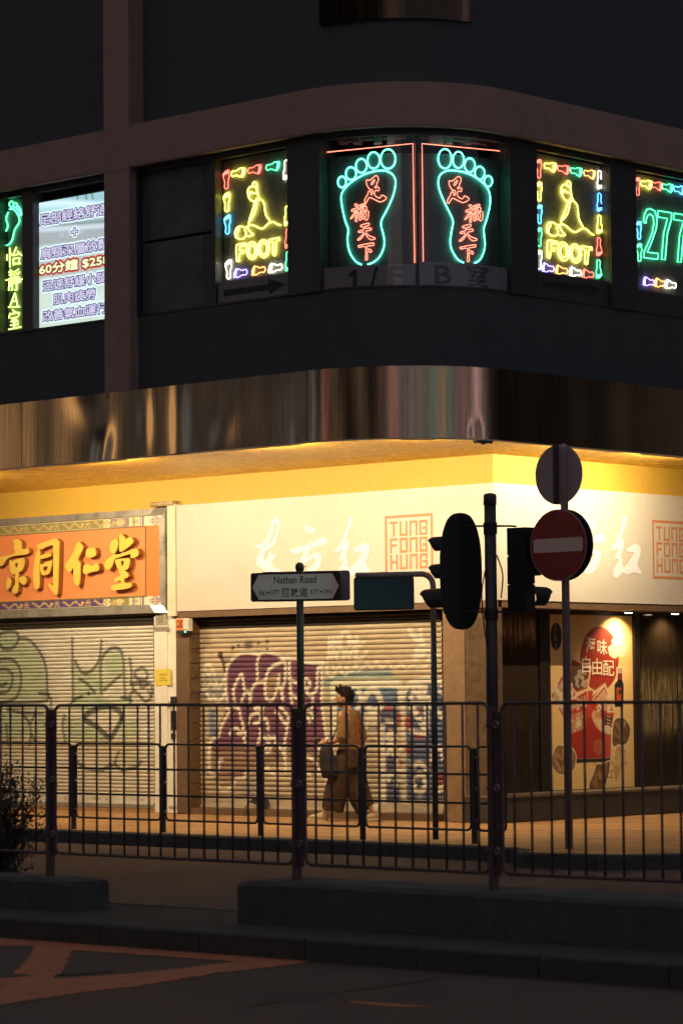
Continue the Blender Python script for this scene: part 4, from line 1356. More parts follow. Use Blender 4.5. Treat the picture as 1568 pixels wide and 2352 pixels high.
cv.poly(T5([(345, 1080), (560, 960), (630, 970), (620, 1000), (780, 880), (900, 1220), (870, 1350), (860, 1500), (850, 1800), (430, 1850), (350, 1800)]), OUT, soft=.03)
cv.poly(T5([(350, 1100), (560, 975), (575, 1300), (620, 1300), (620, 1050), (780, 900), (890, 1230), (840, 1500), (840, 1780), (430, 1790), (350, 1700)]), RD2)
card([(640, 1080), (775, 920), (880, 1220), (800, 1200)], (.62, .36, .22))
bits(680, 850, 1000, 1220, 20, [(.75, .55, .38), (.6, .25, .15), (.8, .62, .45)], 14, 45)
cv.poly(T5([(370, 1140), (550, 1020), (555, 1100), (370, 1220)]), (.42, .25, .15))
bits(380, 550, 1060, 1190, 26, [(.7, .55, .42), (.25, .1, .06), (.55, .3, .2)], 12, 22)
cv.poly(T5([(370, 1260), (540, 1210), (545, 1300), (510, 1420), (410, 1510), (375, 1480)]), (.50, .22, .12))
bits(385, 520, 1250, 1460, 40, [(.72, .5, .3), (.45, .12, .06), (.6, .33, .18)], 14, 16)
cv.poly(T5(ell(467, 1365, 26, 45)), (.68, .55, .35))
cv.poly(T5([(620, 1240), (650, 1200), (740, 1300), (780, 1380), (740, 1480), (660, 1420), (620, 1330)]), (.66, .36, .2))
bits(640, 740, 1250, 1430, 14, [(.75, .5, .3), (.55, .22, .12)], 14, 50)
cv.poly(T5([(570, 975), (630, 970), (620, 1300), (570, 1300)]), (.50, .06, .03))
cv.poly(T5([(350, 1510), (520, 1430), (570, 1300), (620, 1300), (660, 1400), (750, 1490), (850, 1500), (845, 1760), (840, 1780), (350, 1800)]), (.37, .035, .02))
cv.poly(T5([(780, 1510), (850, 1490), (845, 1765), (790, 1775)]), (.52, .08, .05))
cv.poly(T5(ell(700, 1655, 60, 95)), (.42, .12, .06))
cv.stroke(T5([(680, 1590), (700, 1620), (675, 1650), (705, 1690), (680, 1720)]), .012, (.30, .03, .02))
cv.poly(T5([(350, 1800), (840, 1785), (840, 1830), (350, 1850)]), (.035, .03, .025))
cv.poly(T5([(785, 1260), (865, 1290), (840, 1420), (770, 1390)]), (.08, .03, .03))
for y in (1300, 1340, 1380): cv.stroke(T5([(800, y - 20), (840, y - 5)]), .014, (.6, .5, .35))
cv.poly(T5(ell(812, 1445, 45, 60, 20, -.4)), OUT)
# bottle
cv.stroke(T5([(925, 700), (985, 690), (990, 760), (985, 850), (1005, 900), (1000, 1170), (890, 1170), (890, 910), (925, 850), (922, 760)]), .03, OUT, closed=True, smooth=False)
cv.poly(T5([(930, 705), (985, 705), (985, 850), (1003, 900), (998, 1170), (895, 1170), (893, 900), (930, 850)]), (.018, .016, .014))
cv.poly(T5([(932, 710), (982, 710), (982, 765), (932, 765)]), (.42, .33, .2))
cv.poly(T5([(935, 770), (980, 770), (978, 840), (938, 840)]), (.22, .03, .02))
cv.poly(T5([(917, 935), (975, 940), (970, 1120), (915, 1115)]), (.55, .08, .02))
cv.poly(T5(ell(957, 985, 20, 34)), (.05, .03, .02))
# loose dried goods cut out with pale edges
def cut(pts, base, cols, n, rx, ry):
    q = cr(T5(pts), True, 4)
    cv.stroke(q, .035, (.78, .64, .42), closed=True, smooth=False)
    cv.poly(q, base)
    P = np.array(pts)
    c = P.mean(0)
    for i in range(n):
        p = c + (P[random.randrange(len(P))] - c) * random.uniform(0, .8)
        cv.poly(T5(ell(p[0], p[1], rx * random.uniform(.6, 1.2), ry * random.uniform(.6, 1.2), 9, random.uniform(-.6, .6))), random.choice(cols), .85, .01)
cut([(920, 310), (1000, 310), (1010, 400), (1030, 450), (1000, 540), (950, 530), (900, 570), (850, 540), (825, 460), (870, 430), (870, 370), (915, 360)], (.70, .60, .40), [(.8, .7, .5), (.6, .5, .32)], 14, 40, 60)
cut([(890, 1340), (960, 1300), (1030, 1330), (1080, 1420), (1070, 1530), (1020, 1620), (880, 1640), (870, 1500)], (.16, .09, .04), [(.30, .19, .09), (.10, .05, .02), (.24, .15, .07), (.38, .26, .13)], 90, 18, 20)
cut([(200, 1640), (280, 1640), (380, 1680), (425, 1760), (410, 1900), (370, 1940), (280, 1980), (200, 1960), (135, 1850), (160, 1730)], (.26, .14, .06), [(.36, .20, .09), (.16, .08, .03), (.42, .26, .13)], 46, 18, 50)
cut([(910, 1660), (970, 1650), (980, 1820), (960, 1960), (920, 2080), (890, 2040), (880, 1900), (850, 1860), (890, 1800)], (.60, .38, .15), [(.68, .46, .2), (.5, .28, .1)], 14, 16, 90)
cut([(980, 1700), (1040, 1690), (1030, 1790), (1065, 1850), (1010, 1880), (985, 1830)], (.60, .38, .16), [(.68, .46, .22)], 5, 20, 40)
cut([(680, 1870), (760, 1860), (830, 1830), (830, 1930), (800, 2050), (760, 2140), (650, 2170), (590, 2160), (600, 2070), (640, 1980)], (.20, .09, .03), [(.32, .15, .05), (.12, .05, .02), (.40, .22, .09)], 60, 10, 40)
for p in ([(700, 1880), (650, 1850), (640, 1830)], [(740, 1860), (740, 1790)], [(800, 1900), (830, 1830)], [(820, 1960), (880, 1930)], [(810, 2010), (870, 2020), (850, 1960)]): cv.stroke(T5(p), .01, (.05, .03, .02))
cv.grain(.10)
m_poster = cv.material('poster_print', po, (p0 + p1) / 2, pz0_, rough=.4)
mb = MB(H)
mb.box(p0, p1, HO - .036, HO, pz0_, pz1_)
mb.build('sheet', m_poster, po)
m_posterletter = surf('poster_letter', (.80, .70, .50), .5, var=.03)
for ch, q, r in (('海', (550, 668, 320, 520), 0), ('味', (690, 805, 350, 545), 0), ('自', (505, 605, 555, 765), 0), ('由', (628, 745, 580, 790), 0), ('配', (757, 890, 605, 800), 0)):
    b = rect(H, cO, HO + .01, q[0], q[1], q[2], q[2] + 10, q[3] - 10, q[3])
    mb = MB(H)
    mb.text(ch, b[0], b[1], b[2], b[3], HO + .006, .002)
    mb.build('poster_letter', m_posterletter, po)
for k, x in enumerate((1235, 1518)):
    a, z = H.px(*cM(x, 13), -.22)
    d = thing('downlight', ('lit recessed downlight above the seafood poster', 'lit recessed downlight under the lintel at the right edge')[k], 'lamp', H, a, -.22, lz0 - .03, 'downlights under the lintel')
    mb = MB(H)
    mb.lathe((a, -.22, lz0 + .0), [(.06, 0), (.066, -.006), (.066, -.018), (.055, -.02)], 16)
    mb.build('housing', m_darkframe, d)
    mb = MB(H)
    mb.lathe((a, -.22, lz0 - .0205), [(.052, 0), (.045, -.006)], 16)
    mb.build('lens', glow('downlight_lens', (1, .85, .6), 14), d)
    ld = bpy.data.lights.new('downlight_beam', 'SPOT')
    ld.energy = 95 if k == 0 else 30
    ld.color = (1, .72, .38)
    ld.spot_size = math.radians(125)
    ld.spot_blend = .8
    ld.shadow_soft_size = .04
    lo = bpy.data.objects.new('downlight_beam', ld)
    COL.objects.link(lo)
    lo.parent = d
    lo.location = (0, 0, -.01)
    lo.rotation_euler = (math.radians(22), 0, 0)

# ------------------------------------------------------------------ batten lamps tucked behind the lip of the band
def batten(x, y, label, power, length=1.2, o=-.14):
    a = F.px(x, y, -.1)[0]
    t = thing('batten_lamp', label, 'lamp', F, a, o, ZS, 'batten lamps under the soffit')
    mb = MB(F)
    mb.box(a - length / 2, a + length / 2, o - .03, o + .03, ZS - .04, ZS - .001, 4)
    mb.build('batten_body', m_creamtrim, t)
    ld = bpy.data.lights.new('batten_tube', 'AREA')
    ld.shape = 'RECTANGLE'
    ld.size = length
    ld.size_y = .02
    ld.energy = power
    ld.color = (1.0, .77, .47)
    lo = bpy.data.objects.new('batten_tube', ld)
    COL.objects.link(lo)
    lo.parent = t
    lo.location = (0, .045, -.034)
    lo.rotation_euler = (math.radians(60), 0, 0)
for x, y, p, s in ((-160, 1095, 130, 'far left of the gold lettered sign'), (210, 1058, 100, 'in front of the gold lettered sign'), (600, 1025, 125, 'in front of the pale brush characters'), (960, 1004, 55, 'at the round corner'), (1360, 1025, 48, 'over the no entry sign'), (1545, 1045, 80, 'at the right end of the soffit')):
    batten(x, y, 'slim batten lamp hidden behind the steel band ' + s, p, .45 if x == 960 else 1.2, -.2 if x == 960 else -.14)

# small black camera housing under the round corner
a, z = F.px(1113, 1008, -.02)
t = thing('security_camera', 'small black camera housing under the rounded steel band', 'camera', F, a, -.03, ZB)
mb = MB(F)
st = [(a - .115 + .03 * (1 - math.cos(g)), ZB - .03 + 0) for g in (0,)]
mb.prism([[(a - .12, ZB - .002), (a - .12, ZB - .02), (a - .10, ZB - .045), (a + .10, ZB - .045), (a + .12, ZB - .02), (a + .12, ZB - .002)]], -.10, -.012)
mb.build('housing', m_black, t)
mb = MB(F)
mb.lathe((a, -.055, ZB - .045), [(.03, 0), (.026, -.012), (.01, -.018)], 12)
mb.build('lens_dome', m_darkframe, t)

# ------------------------------------------------------------------ neon signs in the first floor windows
NE = {'yellow': ((1, .80, .03), 14), 'red': ((1, .10, .045), 5.5), 'green': ((.05, 1, .30), 6), 'cyan': ((.06, .62, 1), 7), 'blue': ((.05, .38, 1), 6.5), 'white': ((1, .90, .62), 9), 'violet': ((.34, .22, 1), 7), 'orange': ((1, .36, .05), 6.5),
      'teal': ((.05, 1, .62), 8.5), 'coral': ((1, .17, .08), 5.0), 'lime': ((.62, 1, .10), 6), 'digit': ((.04, 1, .33), 6)}
def tube_mat(name, c, s):
    """lit tube: pale core seen face-on, saturated towards the glass edge"""
    m, nt, b = new_mat('neon_' + name)
    lw = N(nt, 'ShaderNodeLayerWeight')
    lw.inputs['Blend'].default_value = .35
    mx = N(nt, 'ShaderNodeMix', data_type='RGBA')
    nt.links.new(lw.outputs['Facing'], mx.inputs['Factor'])
    w = .075
    mx.inputs['A'].default_value = (c[0] * (1 - w) + w, c[1] * (1 - w) + w, c[2] * (1 - w) + w, 1)
    mx.inputs['B'].default_value = (*c, 1)
    nt.links.new(mx.outputs['Result'], b.inputs['Emission Color'])
    b.inputs['Emission Strength'].default_value = s
    b.inputs['Base Color'].default_value = (.3, .3, .3, 1)
    return m
NM = {k: tube_mat(k, *v) for k, v in NE.items()}
NM['off'] = surf('unlit_tube', (.10, .20, .11), .3, var=.3, scale=20)
m_acrylic = surf('smoked_acrylic', (.20, .20, .195), .55, var=.5, scale=3, spec=.25)
m_strip = surf('pale_vinyl_strip', (.30, .27, .29), .7, var=.1, scale=4)
m_arrow = surf('black_vinyl', (.035, .04, .042), .6)
TO, BO = -.262, -.284       # tube plane, backing plane
FOOT = [(-.18, -.93), (-.30, -.80), (-.28, -.55), (-.24, -.25), (-.34, .02), (-.46, .30), (-.40, .52), (-.20, .60), (.05, .66), (.28, .66), (.42, .50), (.40, .22), (.28, -.05), (.24, -.35), (.27, -.65), (.22, -.88), (.02, -.98)]
TOES = [(.30, .84, .125, .16), (.07, .86, .10, .13), (-.13, .80, .09, .115), (-.31, .71, .08, .10), (-.46, .58, .07, .09)]
def foot(mb, a, z, L, rot=0.0, mir=1, sx=.95, o=TO):
    c, s = math.cos(rot), math.sin(rot)
    def P(x, y):
        x *= mir
        return (a + (x * c - y * s) * L / 2 * sx, o, z + (x * s + y * c) * L / 2)
    mb.tube([P(*p) for p in cr(FOOT, True, 2)], .0048, 5, closed=True)
    for cx, cy, rx, ry in TOES:
        mb.tube([P(*p) for p in ell(cx, cy, rx, ry, 10)], .0042, 4, closed=True)
m_blackacrylic = surf('black_acrylic', (.09, .095, .095), .4, var=.3, scale=3, spec=.3)
def backing(root, a0, a1, z0, z1, o=BO, mat=None):
    mb = MB(F)
    n = 8
    mb.box(a0, a1, o - .012, o, z0, z1, n)
    return mb.build('backing_panel', mat or m_acrylic, root)
def tubes(root, name, col, lines, cf, r=.0075, o=TO, closed=False, smooth=True, n=4):
    mb = MB(F)
    for l in lines:
        cl = closed
        p = tr(F, cf, l, o)
        if smooth and len(p) > 2: p = cr(p, cl, n)
        mb.tube([(q[0], o, q[1]) for q in p], r * .85, 5, closed=cl)
    return mb.build(name, NM[col], root, smooth=True)
FL = .232
def feet(root, cf, lst):
    for x, y, col, d in lst:
        a, z = F.px(*cf(x, y), TO)
        mb = MB(F)
        rot, mir = {'u': (0, 1), 'd': (math.pi, 1), 'r': (-math.pi / 2, -1), 'l': (math.pi / 2, -1)}[d]
        foot(mb, a, z, FL, rot, mir, sx=1.0)
        mb.build('footprint_tube', NM[col], root, smooth=True)

# two massage signs: the same drawing on both straights
FIG = [[(680, 590), (680, 560), (695, 530), (715, 528), (735, 550), (738, 590), (725, 605)], [(620, 740), (612, 690), (612, 640), (640, 600), (690, 590), (730, 610), (742, 650), (735, 680), (690, 688), (650, 665), (640, 690), (630, 730)], [(620, 740), (650, 780), (690, 805), (715, 800), (730, 780), (733, 755)],
       [(742, 650), (755, 720), (785, 770), (825, 800), (845, 850), (855, 940), (875, 1010), (905, 1050), (922, 1080)], [(760, 785), (740, 800), (730, 850), (722, 920), (700, 990), (640, 1085)], [(712, 815), (680, 920), (645, 1030), (628, 1090), (625, 1120)],
       [(600, 1300), (640, 1300), (680, 1280), (680, 1265), (640, 1235), (610, 1190), (610, 1155), (640, 1140), (690, 1145), (750, 1175), (800, 1192), (840, 1180), (890, 1130), (940, 1100), (980, 1100), (1030, 1130), (1078, 1142)],
       [(600, 1190), (570, 1175), (510, 1160), (465, 1175), (432, 1225), (430, 1280), (445, 1320), (500, 1340), (550, 1330), (580, 1290), (582, 1240), (558, 1210)], [(485, 1170), (475, 1230), (452, 1275), (460, 1320)]]
WORD = [[(455, 1660), (485, 1660), (494, 1550), (548, 1537), (550, 1500), (497, 1510), (500, 1445), (582, 1432), (584, 1402), (470, 1415), (447, 1430), (445, 1550)], ell(670, 1505, 78, 125, 22), ell(670, 1505, 45, 82, 18), ell(835, 1478, 80, 125, 22), ell(835, 1478, 50, 85, 18), [(915, 1350), (1060, 1322), (1060, 1355), (1015, 1367), (1005, 1565), (985, 1577), (967, 1560), (968, 1382), (918, 1388)]]
A_ = np.array([[710, 528, 1], [460, 1660, 1], [1060, 1320, 1]], float)
B_ = np.linalg.solve(A_, np.array([[432, 410], [225, 1170], [662, 1068]], float))
cE2 = lambda x, y: cE(*(np.array([x, y, 1.0]) @ B_))
sets = ((cC, 'massage', 'window neon sign of a massage scene and FOOT beside the dark poster window', [(305, 495, 'red', 'u'), (312, 815, 'yellow', 'u'), (322, 1135, 'cyan', 'u'), (330, 1455, 'off', 'u'), (338, 1775, 'white', 'u'), (470, 395, 'yellow', 'r'), (705, 350, 'red', 'r'), (965, 305, 'green', 'r'),
          (1158, 350, 'white', 'd'), (1165, 680, 'off', 'd'), (1172, 1005, 'yellow', 'd'), (1180, 1330, 'red', 'd'), (1185, 1655, 'green', 'd'), (505, 1825, 'violet', 'l'), (762, 1788, 'orange', 'l'), (1003, 1752, 'white', 'l')],
         [(265, 2070), (905, 1985), (905, 1910), (1155, 1985), (910, 2140), (910, 2070), (265, 2160)], (208, 1222, 1955, 1815)),
        (cE, 'massage2', 'window neon sign of a massage scene and FOOT right of the two big teal feet', [(135, 285, 'red', 'u'), (137, 512, 'yellow', 'u'), (140, 738, 'cyan', 'u'), (138, 965, 'green', 'u'), (138, 1190, 'white', 'u'), (248, 262, 'yellow', 'r'), (378, 288, 'red', 'r'), (505, 310, 'green', 'r'), (637, 335, 'orange', 'r'),
          (738, 395, 'white', 'd'), (735, 618, 'blue', 'd'), (735, 838, 'yellow', 'd'), (730, 1060, 'red', 'd'), (727, 1282, 'green', 'd'), (225, 1275, 'violet', 'l'), (358, 1297, 'orange', 'l'), (497, 1317, 'white', 'l'), (620, 1335, 'red', 'l')],
         [(170, 1405), (600, 1440), (600, 1400), (755, 1500), (600, 1565), (600, 1520), (170, 1460)], (100, 808, 1302, 1405)))
for cf, wk, label, fl, arrow, (xl, xr, yl, yr) in sets:
    a0, a1 = wa[wk]
    zb = (F.px(*cf(xl, yl), -.18)[1] + F.px(*cf(xr, yr), -.18)[1]) / 2
    s = thing('neon_sign', label, 'neon sign', F, (a0 + a1) / 2, BO, WZ0)
    backing(s, a0 + .01, a1 + (.08 if wk == 'massage' else -.01), zb - .05, WZ1 - .03)
    feet(s, cf, fl)
    cg = cf if wk == 'massage' else cE2
    tubes(s, 'figure_tube', 'yellow', FIG, cg)
    tubes(s, 'word_tube', 'yellow', WORD, cg, closed=True, smooth=False)
    st = thing('arrow_strip', ('pale strip with black arrow under the massage neon left of the big feet' if wk == 'massage' else 'dim strip with black arrow under the massage neon right of the big feet'), 'strip', F, (a0 + a1) / 2, -.18, WZ0)
    mb = MB(F)
    mb.box(a0 + .005, a1 - .005, -.185, -.176, WZ0 + .03, zb)
    mb.build('strip', m_strip if wk == 'massage' else surf('dim_strip', (.10, .08, .08), .7), st)
    mb = MB(F)
    mb.plate([tr(F, cf, arrow, -.1735)], -.1735)
    mb.build('arrow', m_arrow, st)
# number sign at the right edge
a0, a1 = wa['number']
s = thing('neon_sign', 'window neon sign with green outline digits 277 at the right edge', 'neon sign', F, a0 + .5, BO, WZ0)
zb = F.px(*cE(1110, 1455), -.18)[1] - .06
backing(s, a0 + .01, a1 - .01, zb, WZ1 - .03)
feet(s, cE, [(1115, 462, 'red', 'u'), (1202, 437, 'yellow', 'r'), (1305, 452, 'red', 'r'), (1412, 470, 'green', 'r'), (1528, 492, 'cyan', 'r'), (1125, 680, 'off', 'u'), (1128, 898, 'cyan', 'u'), (1132, 1118, 'green', 'u'), (1140, 1335, 'off', 'u'), (1225, 1412, 'violet', 'l'), (1338, 1425, 'orange', 'l'), (1443, 1440, 'white', 'l'), (1550, 1455, 'off', 'l')])
SEV = [(1318, 703), (1452, 725), (1450, 790), (1410, 930), (1388, 1192), (1352, 1188), (1372, 930), (1410, 780), (1316, 765)]
tubes(s, 'digit_tube', 'digit', [[(1175, 820), (1172, 795), (1182, 740), (1205, 692), (1240, 682), (1285, 705), (1308, 780), (1300, 880), (1270, 970), (1240, 1050), (1210, 1115), (1262, 1122), (1318, 1128), (1315, 1185), (1245, 1178), (1175, 1168), (1180, 1110), (1220, 1020), (1260, 920), (1275, 830), (1268, 760), (1240, 735), (1215, 750), (1200, 790), (1200, 826)]], cE, closed=True, smooth=False)
tubes(s, 'digit_tube', 'digit', [SEV], cE, closed=True, smooth=False)
tubes(s, 'digit_tube', 'digit', [[(x + 158, y + 25) for x, y in SEV]], cE, closed=True, smooth=False)
mb = MB(F)
mb.box(a0 + .01, a1 - .01, -.185, -.176, WZ0 + .03, zb + .02)
st = tag(mb.build('window_strip', bpy.data.materials['dim_strip']), 'dim brown strip at the foot of the 277 neon window', 'strip')

# pair of big feet behind the rounded glass
BF = {'a': ([(393, 1068), (350, 1045), (310, 990), (290, 930), (285, 860), (292, 800), (270, 740), (250, 660), (238, 580), (240, 530), (265, 485), (310, 440), (380, 395), (450, 365), (520, 350), (580, 352), (625, 375), (648, 410), (652, 450), (640, 520), (610, 600), (570, 680), (545, 730), (543, 775), (560, 840), (568, 900), (555, 960), (525, 1015), (480, 1052), (440, 1066)],
            [(595, 260, 57, 75), (485, 270, 47, 63), (391, 312, 42, 54), (312, 371, 40, 49), (243, 436, 32, 42)], [(112, 210), (785, 142), (798, 1055)]),
      'b': ([(1172, 1053), (1130, 1030), (1095, 980), (1075, 930), (1072, 870), (1085, 790), (1092, 740), (1075, 690), (1040, 620), (1000, 530), (980, 460), (985, 400), (1010, 368), (1050, 350), (1100, 348), (1170, 360), (1240, 385), (1300, 425), (1350, 475), (1372, 530), (1375, 600), (1360, 680), (1340, 750), (1326, 800), (1333, 870), (1335, 930), (1322, 985), (1295, 1035), (1258, 1055)],
            [(1030, 258, 52, 75), (1133, 267, 43, 63), (1220, 308, 40, 54), (1296, 367, 38, 50), (1361, 430, 31, 42)], [(1488, 202), (855, 142), (864, 1050)])}
CH = [[[(700, 225), (770, 230), (850, 170), (900, 130), (945, 140), (968, 190), (960, 250), (930, 300), (935, 340), (890, 380), (895, 405), (960, 380), (985, 420), (970, 465), (920, 455), (885, 480), (880, 540), (910, 590), (970, 625), (1010, 620), (1040, 565), (1100, 585), (1150, 630), (1100, 680), (1010, 715), (940, 690), (850, 645), (765, 615), (700, 725), (665, 720), (660, 670), (700, 590), (735, 530), (740, 490), (775, 470), (800, 500), (805, 550), (830, 550), (838, 480), (830, 440), (780, 435), (720, 360), (698, 290)], [(880, 215), (815, 280), (810, 325), (835, 320), (880, 250)]],
      [[(435, 770), (480, 765), (515, 800), (490, 830), (460, 810)], [(370, 890), (500, 850), (530, 870), (440, 980), (500, 940), (520, 970), (485, 1000), (490, 1140), (470, 1155), (450, 1130), (455, 1000), (365, 1090), (345, 1080), (430, 960), (470, 900), (380, 930)], [(545, 790), (660, 750), (685, 770), (660, 790), (560, 810)], [(555, 850), (660, 815), (705, 835), (690, 900), (600, 935), (570, 920)], [(590, 860), (640, 850), (635, 880), (595, 890)],
       [(535, 960), (700, 915), (750, 935), (735, 1080), (690, 1130), (665, 1090), (580, 1105), (555, 1130), (530, 1080)], [(565, 980), (600, 970), (600, 1065), (570, 1070)], [(640, 965), (690, 955), (685, 1050), (640, 1060)]],
      [[(570, 1240), (740, 1190), (765, 1215), (740, 1250), (670, 1265), (680, 1310), (790, 1300), (815, 1325), (790, 1350), (680, 1375), (760, 1470), (890, 1520), (880, 1550), (790, 1560), (720, 1500), (665, 1420), (600, 1520), (520, 1575), (500, 1555), (590, 1480), (640, 1390), (540, 1400), (515, 1380), (540, 1360), (635, 1340), (640, 1280), (590, 1275)]],
      [[(530, 1690), (840, 1635), (870, 1660), (850, 1690), (720, 1705), (720, 1765), (800, 1785), (815, 1830), (785, 1845), (720, 1810), (725, 1990), (705, 2010), (675, 1995), (685, 1720), (540, 1735), (525, 1715)]]]
SHIFT = {'a': [(0, 0)] * 4, 'b': [(632, 6), (873, 6), (778, 8), (778, 13)]}
p2d = lambda x, y: ((x * .17857 + 100) / .52296, (y * .17857 + 180) / .52296)
for k, wk, side in (('a', 'curve_a', 'left'), ('b', 'curve_b', 'right')):
    a0, a1 = wa[wk]
    s = thing('neon_sign', side + ' one of the two big teal neon feet with red characters in the rounded window', 'neon sign', F, (a0 + a1) / 2, BO, WZ0)
    zs = F.px(*cD(460 if k == 'a' else 1200, 1070 if k == 'a' else 1060), -.18)[1]
    backing(s, a0 + .02, a1 - .02, zs - .1, WZ1 - .22, mat=m_blackacrylic)
    sole, toes, fr_ = BF[k]
    tubes(s, 'sole_tube', 'teal', [sole], cD, .010, n=3)
    for q in toes: tubes(s, 'toe_tube', 'teal', [ell(*q, 16)], cD, .010, closed=True, smooth=False)
    tubes(s, 'border_tube', 'coral', [fr_], cD, .0065, smooth=False)
    for ci, chs in enumerate(CH):
        dx, dy = SHIFT[k][ci]
        tubes(s, 'character_tube', 'coral', [[(p2d(*p)[0] + dx, p2d(*p)[1] + dy) for p in l] for l in chs], cD, .0055, closed=True, n=2)
    # transformers and pipes above the panel
    for x in ((250, 360, 520, 620) if k == 'a' else (930, 985, 1055, 1200)):
        a, z = F.px(*cD(x, 115), -.4)
        mb = MB(F)
        mb.bevbox(a - .06, a + .06, -.46, -.36, z - .055, z + .05, .015)
        mb.build('transformer', m_strip, s)
    mb = MB(F)
    aa = [a0 + .1 + (a1 - a0 - .2) * i / 6 for i in range(7)]
    zz = F.px(*cD(620, 100), -.4)[1]
    mb.tube([(q, -.41, zz) for q in aa], .018, 6)
    mb.build('conduit', m_strip, s)
    st = thing('floor_strip', ('pale strip lettered 1/F under the left big teal foot', 'pale strip lettered B and a Chinese character under the right big teal foot')[k == 'b'], 'strip', F, (a0 + a1) / 2, -.18, WZ0)
    zlo = F.px(*cD(830, 1240), -.18)[1]
    fbox(a0 + .01, a1 - .01, -.187, -.178, zlo, zs, 'strip', m_strip, st)
    if k == 'a':
        mb = MB(F)
        mb.plate([tr(F, cD, [(297, 1140), (335, 1105), (358, 1105), (358, 1240), (327, 1240), (327, 1152), (300, 1168)], -.174)], -.174)
        mb.build('strip_letter', m_arrow, st)
    for body, (x0, x1, y0, y1) in ((('/', (455, 518, 1090, 1248)), ('F', (605, 705, 1082, 1225))) if k == 'a' else (('B', (955, 1075, 1075, 1215)), ('室', (1200, 1358, 1072, 1235)))):
        b = rect(F, cD, -.174, x0, x1, y0, y0, y1, y1)
        mb = MB(F)
        mb.text(body, *b, -.174, .012 if body in '/FB' else .004)
        mb.build('strip_letter', m_arrow, st)
# narrow neon with a foot and four characters, left edge
a0, a1 = wa['neon_strip']
s = thing('neon_sign', 'narrow vertical neon sign with green foot and yellow-green characters at the left edge', 'neon sign', F, (a0 + a1) / 2, BO, WZ0)
backing(s, a0 + .02, a1 - .005, F.px(*cN(200, 2270), TO)[1], F.px(*cN(200, 60), TO)[1])
tubes(s, 'foot_tube', 'green', [[(165, 240), (210, 232), (260, 262), (305, 330), (330, 400), (332, 450), (300, 510), (260, 570), (235, 650), (215, 740), (185, 800), (150, 835), (112, 845)], [(145, 290), (122, 340), (112, 400), (120, 450), (135, 500), (130, 550), (108, 610)]], cN, .011)
for q in ((196, 155, 36, 50), (265, 172, 30, 40), (305, 218, 23, 30), (342, 265, 20, 27), (350, 320, 19, 23)): tubes(s, 'toe_tube', 'green', [ell(*q, 14)], cN, .0085, closed=True, smooth=False)
for chs in ([[(168, 885), (172, 1215)], [(125, 1000), (122, 1100)], [(185, 980), (200, 1000)], [(280, 875), (250, 950), (218, 1020), (300, 995), (325, 985)], [(300, 945), (370, 1018)], [(228, 1065), (232, 1185)], [(228, 1070), (335, 1058), (320, 1150)], [(235, 1155), (345, 1150)]],
            [[(180, 1250), (190, 1380)], [(150, 1300), (225, 1285)], [(160, 1345), (215, 1330)], [(100, 1435), (240, 1385)], [(165, 1440), (150, 1605)], [(165, 1440), (210, 1430), (212, 1590), (195, 1600)], [(165, 1485), (208, 1478)], [(162, 1530), (208, 1522)], [(320, 1245), (250, 1295)], [(240, 1330), (255, 1355)], [(275, 1305), (290, 1335)], [(335, 1290), (300, 1340)], [(240, 1400), (320, 1375), (315, 1470)], [(225, 1440), (395, 1410)], [(240, 1485), (350, 1455)], [(280, 1370), (285, 1600), (250, 1590)]],
            [[(255, 1645), (170, 1880)], [(255, 1645), (305, 1880)], [(205, 1790), (290, 1775)], [(145, 1885), (220, 1885)], [(235, 1882), (335, 1875)]],
            [[(215, 1930), (265, 1972)], [(175, 1985), (155, 2070)], [(175, 2000), (330, 1975), (310, 2040)], [(190, 2075), (290, 2055)], [(250, 2070), (190, 2130), (300, 2120)], [(270, 2090), (305, 2130)], [(245, 2110), (240, 2230)], [(180, 2190), (310, 2170)], [(150, 2260), (355, 2215)]]):
    tubes(s, 'character_tube', 'lime', chs, cN, .009, smooth=False)

# lit screen behind the glass beside the column
a0, a1 = wa['screen']
sb = rect(F, cL, -.22, 443, 1165, 360, 247, 1797, 1705)
s = thing('lit_screen', 'bright lit screen with lavender and yellow Chinese prices beside the column', 'screen', F, sb[0], -.22, sb[2])
e1 = a1 + .02
cv = Canvas(sb[0], e1, sb[2], sb[3], 330, (.62, .72, .68))
def T6(pts): return tr(F, cL, pts, -.22)
cv.poly(T6([(430, 340), (1300, 200), (1300, 470), (430, 600)]), (.42, .66, .68), 1, .1)
cv.poly(T6([(430, 340), (1300, 200), (1300, 330), (430, 400)]), (.30, .50, .52), .8, .05)
cv.stroke(T6([(430, 385), (760, 370), (1300, 420)]), .06, (.80, .95, .97), .9, .08)
cv.poly(T6([(430, 600), (1300, 520), (1300, 640), (430, 660)]), (.10, .14, .16), .7, .08)
cv.poly(T6([(430, 650), (1300, 590), (1300, 760), (430, 860)]), (.36, .36, .37), .9, .06)
cv.poly(T6([(430, 650), (1300, 590), (1300, 640), (430, 700)]), (.62, .68, .72), .9, .04)
cv.poly(T6([(430, 1030), (700, 980), (1300, 920), (1300, 1160), (430, 1230)]), (.24, .22, .22), .55, .08)
cv.poly(T6([(430, 1230), (1300, 1100), (1300, 1800), (430, 1850)]), (.60, .68, .56), .9, .1)
for q in range(9): cv.poly(T6(ell(random.uniform(450, 1160), random.uniform(1250, 1700), 120, 60)), random.choice(((.72, .78, .68), (.52, .60, .50), (.66, .74, .70))), .6, .08)
for x in (960, 1030, 860): cv.stroke(T6([(x, 260), (x + 12, 320)]), .03, (.12, .16, .17), .8, .02)
LAV, NAVY, WHI = (.66, .56, .74), (.03, .04, .12), (.80, .95, 1.0)
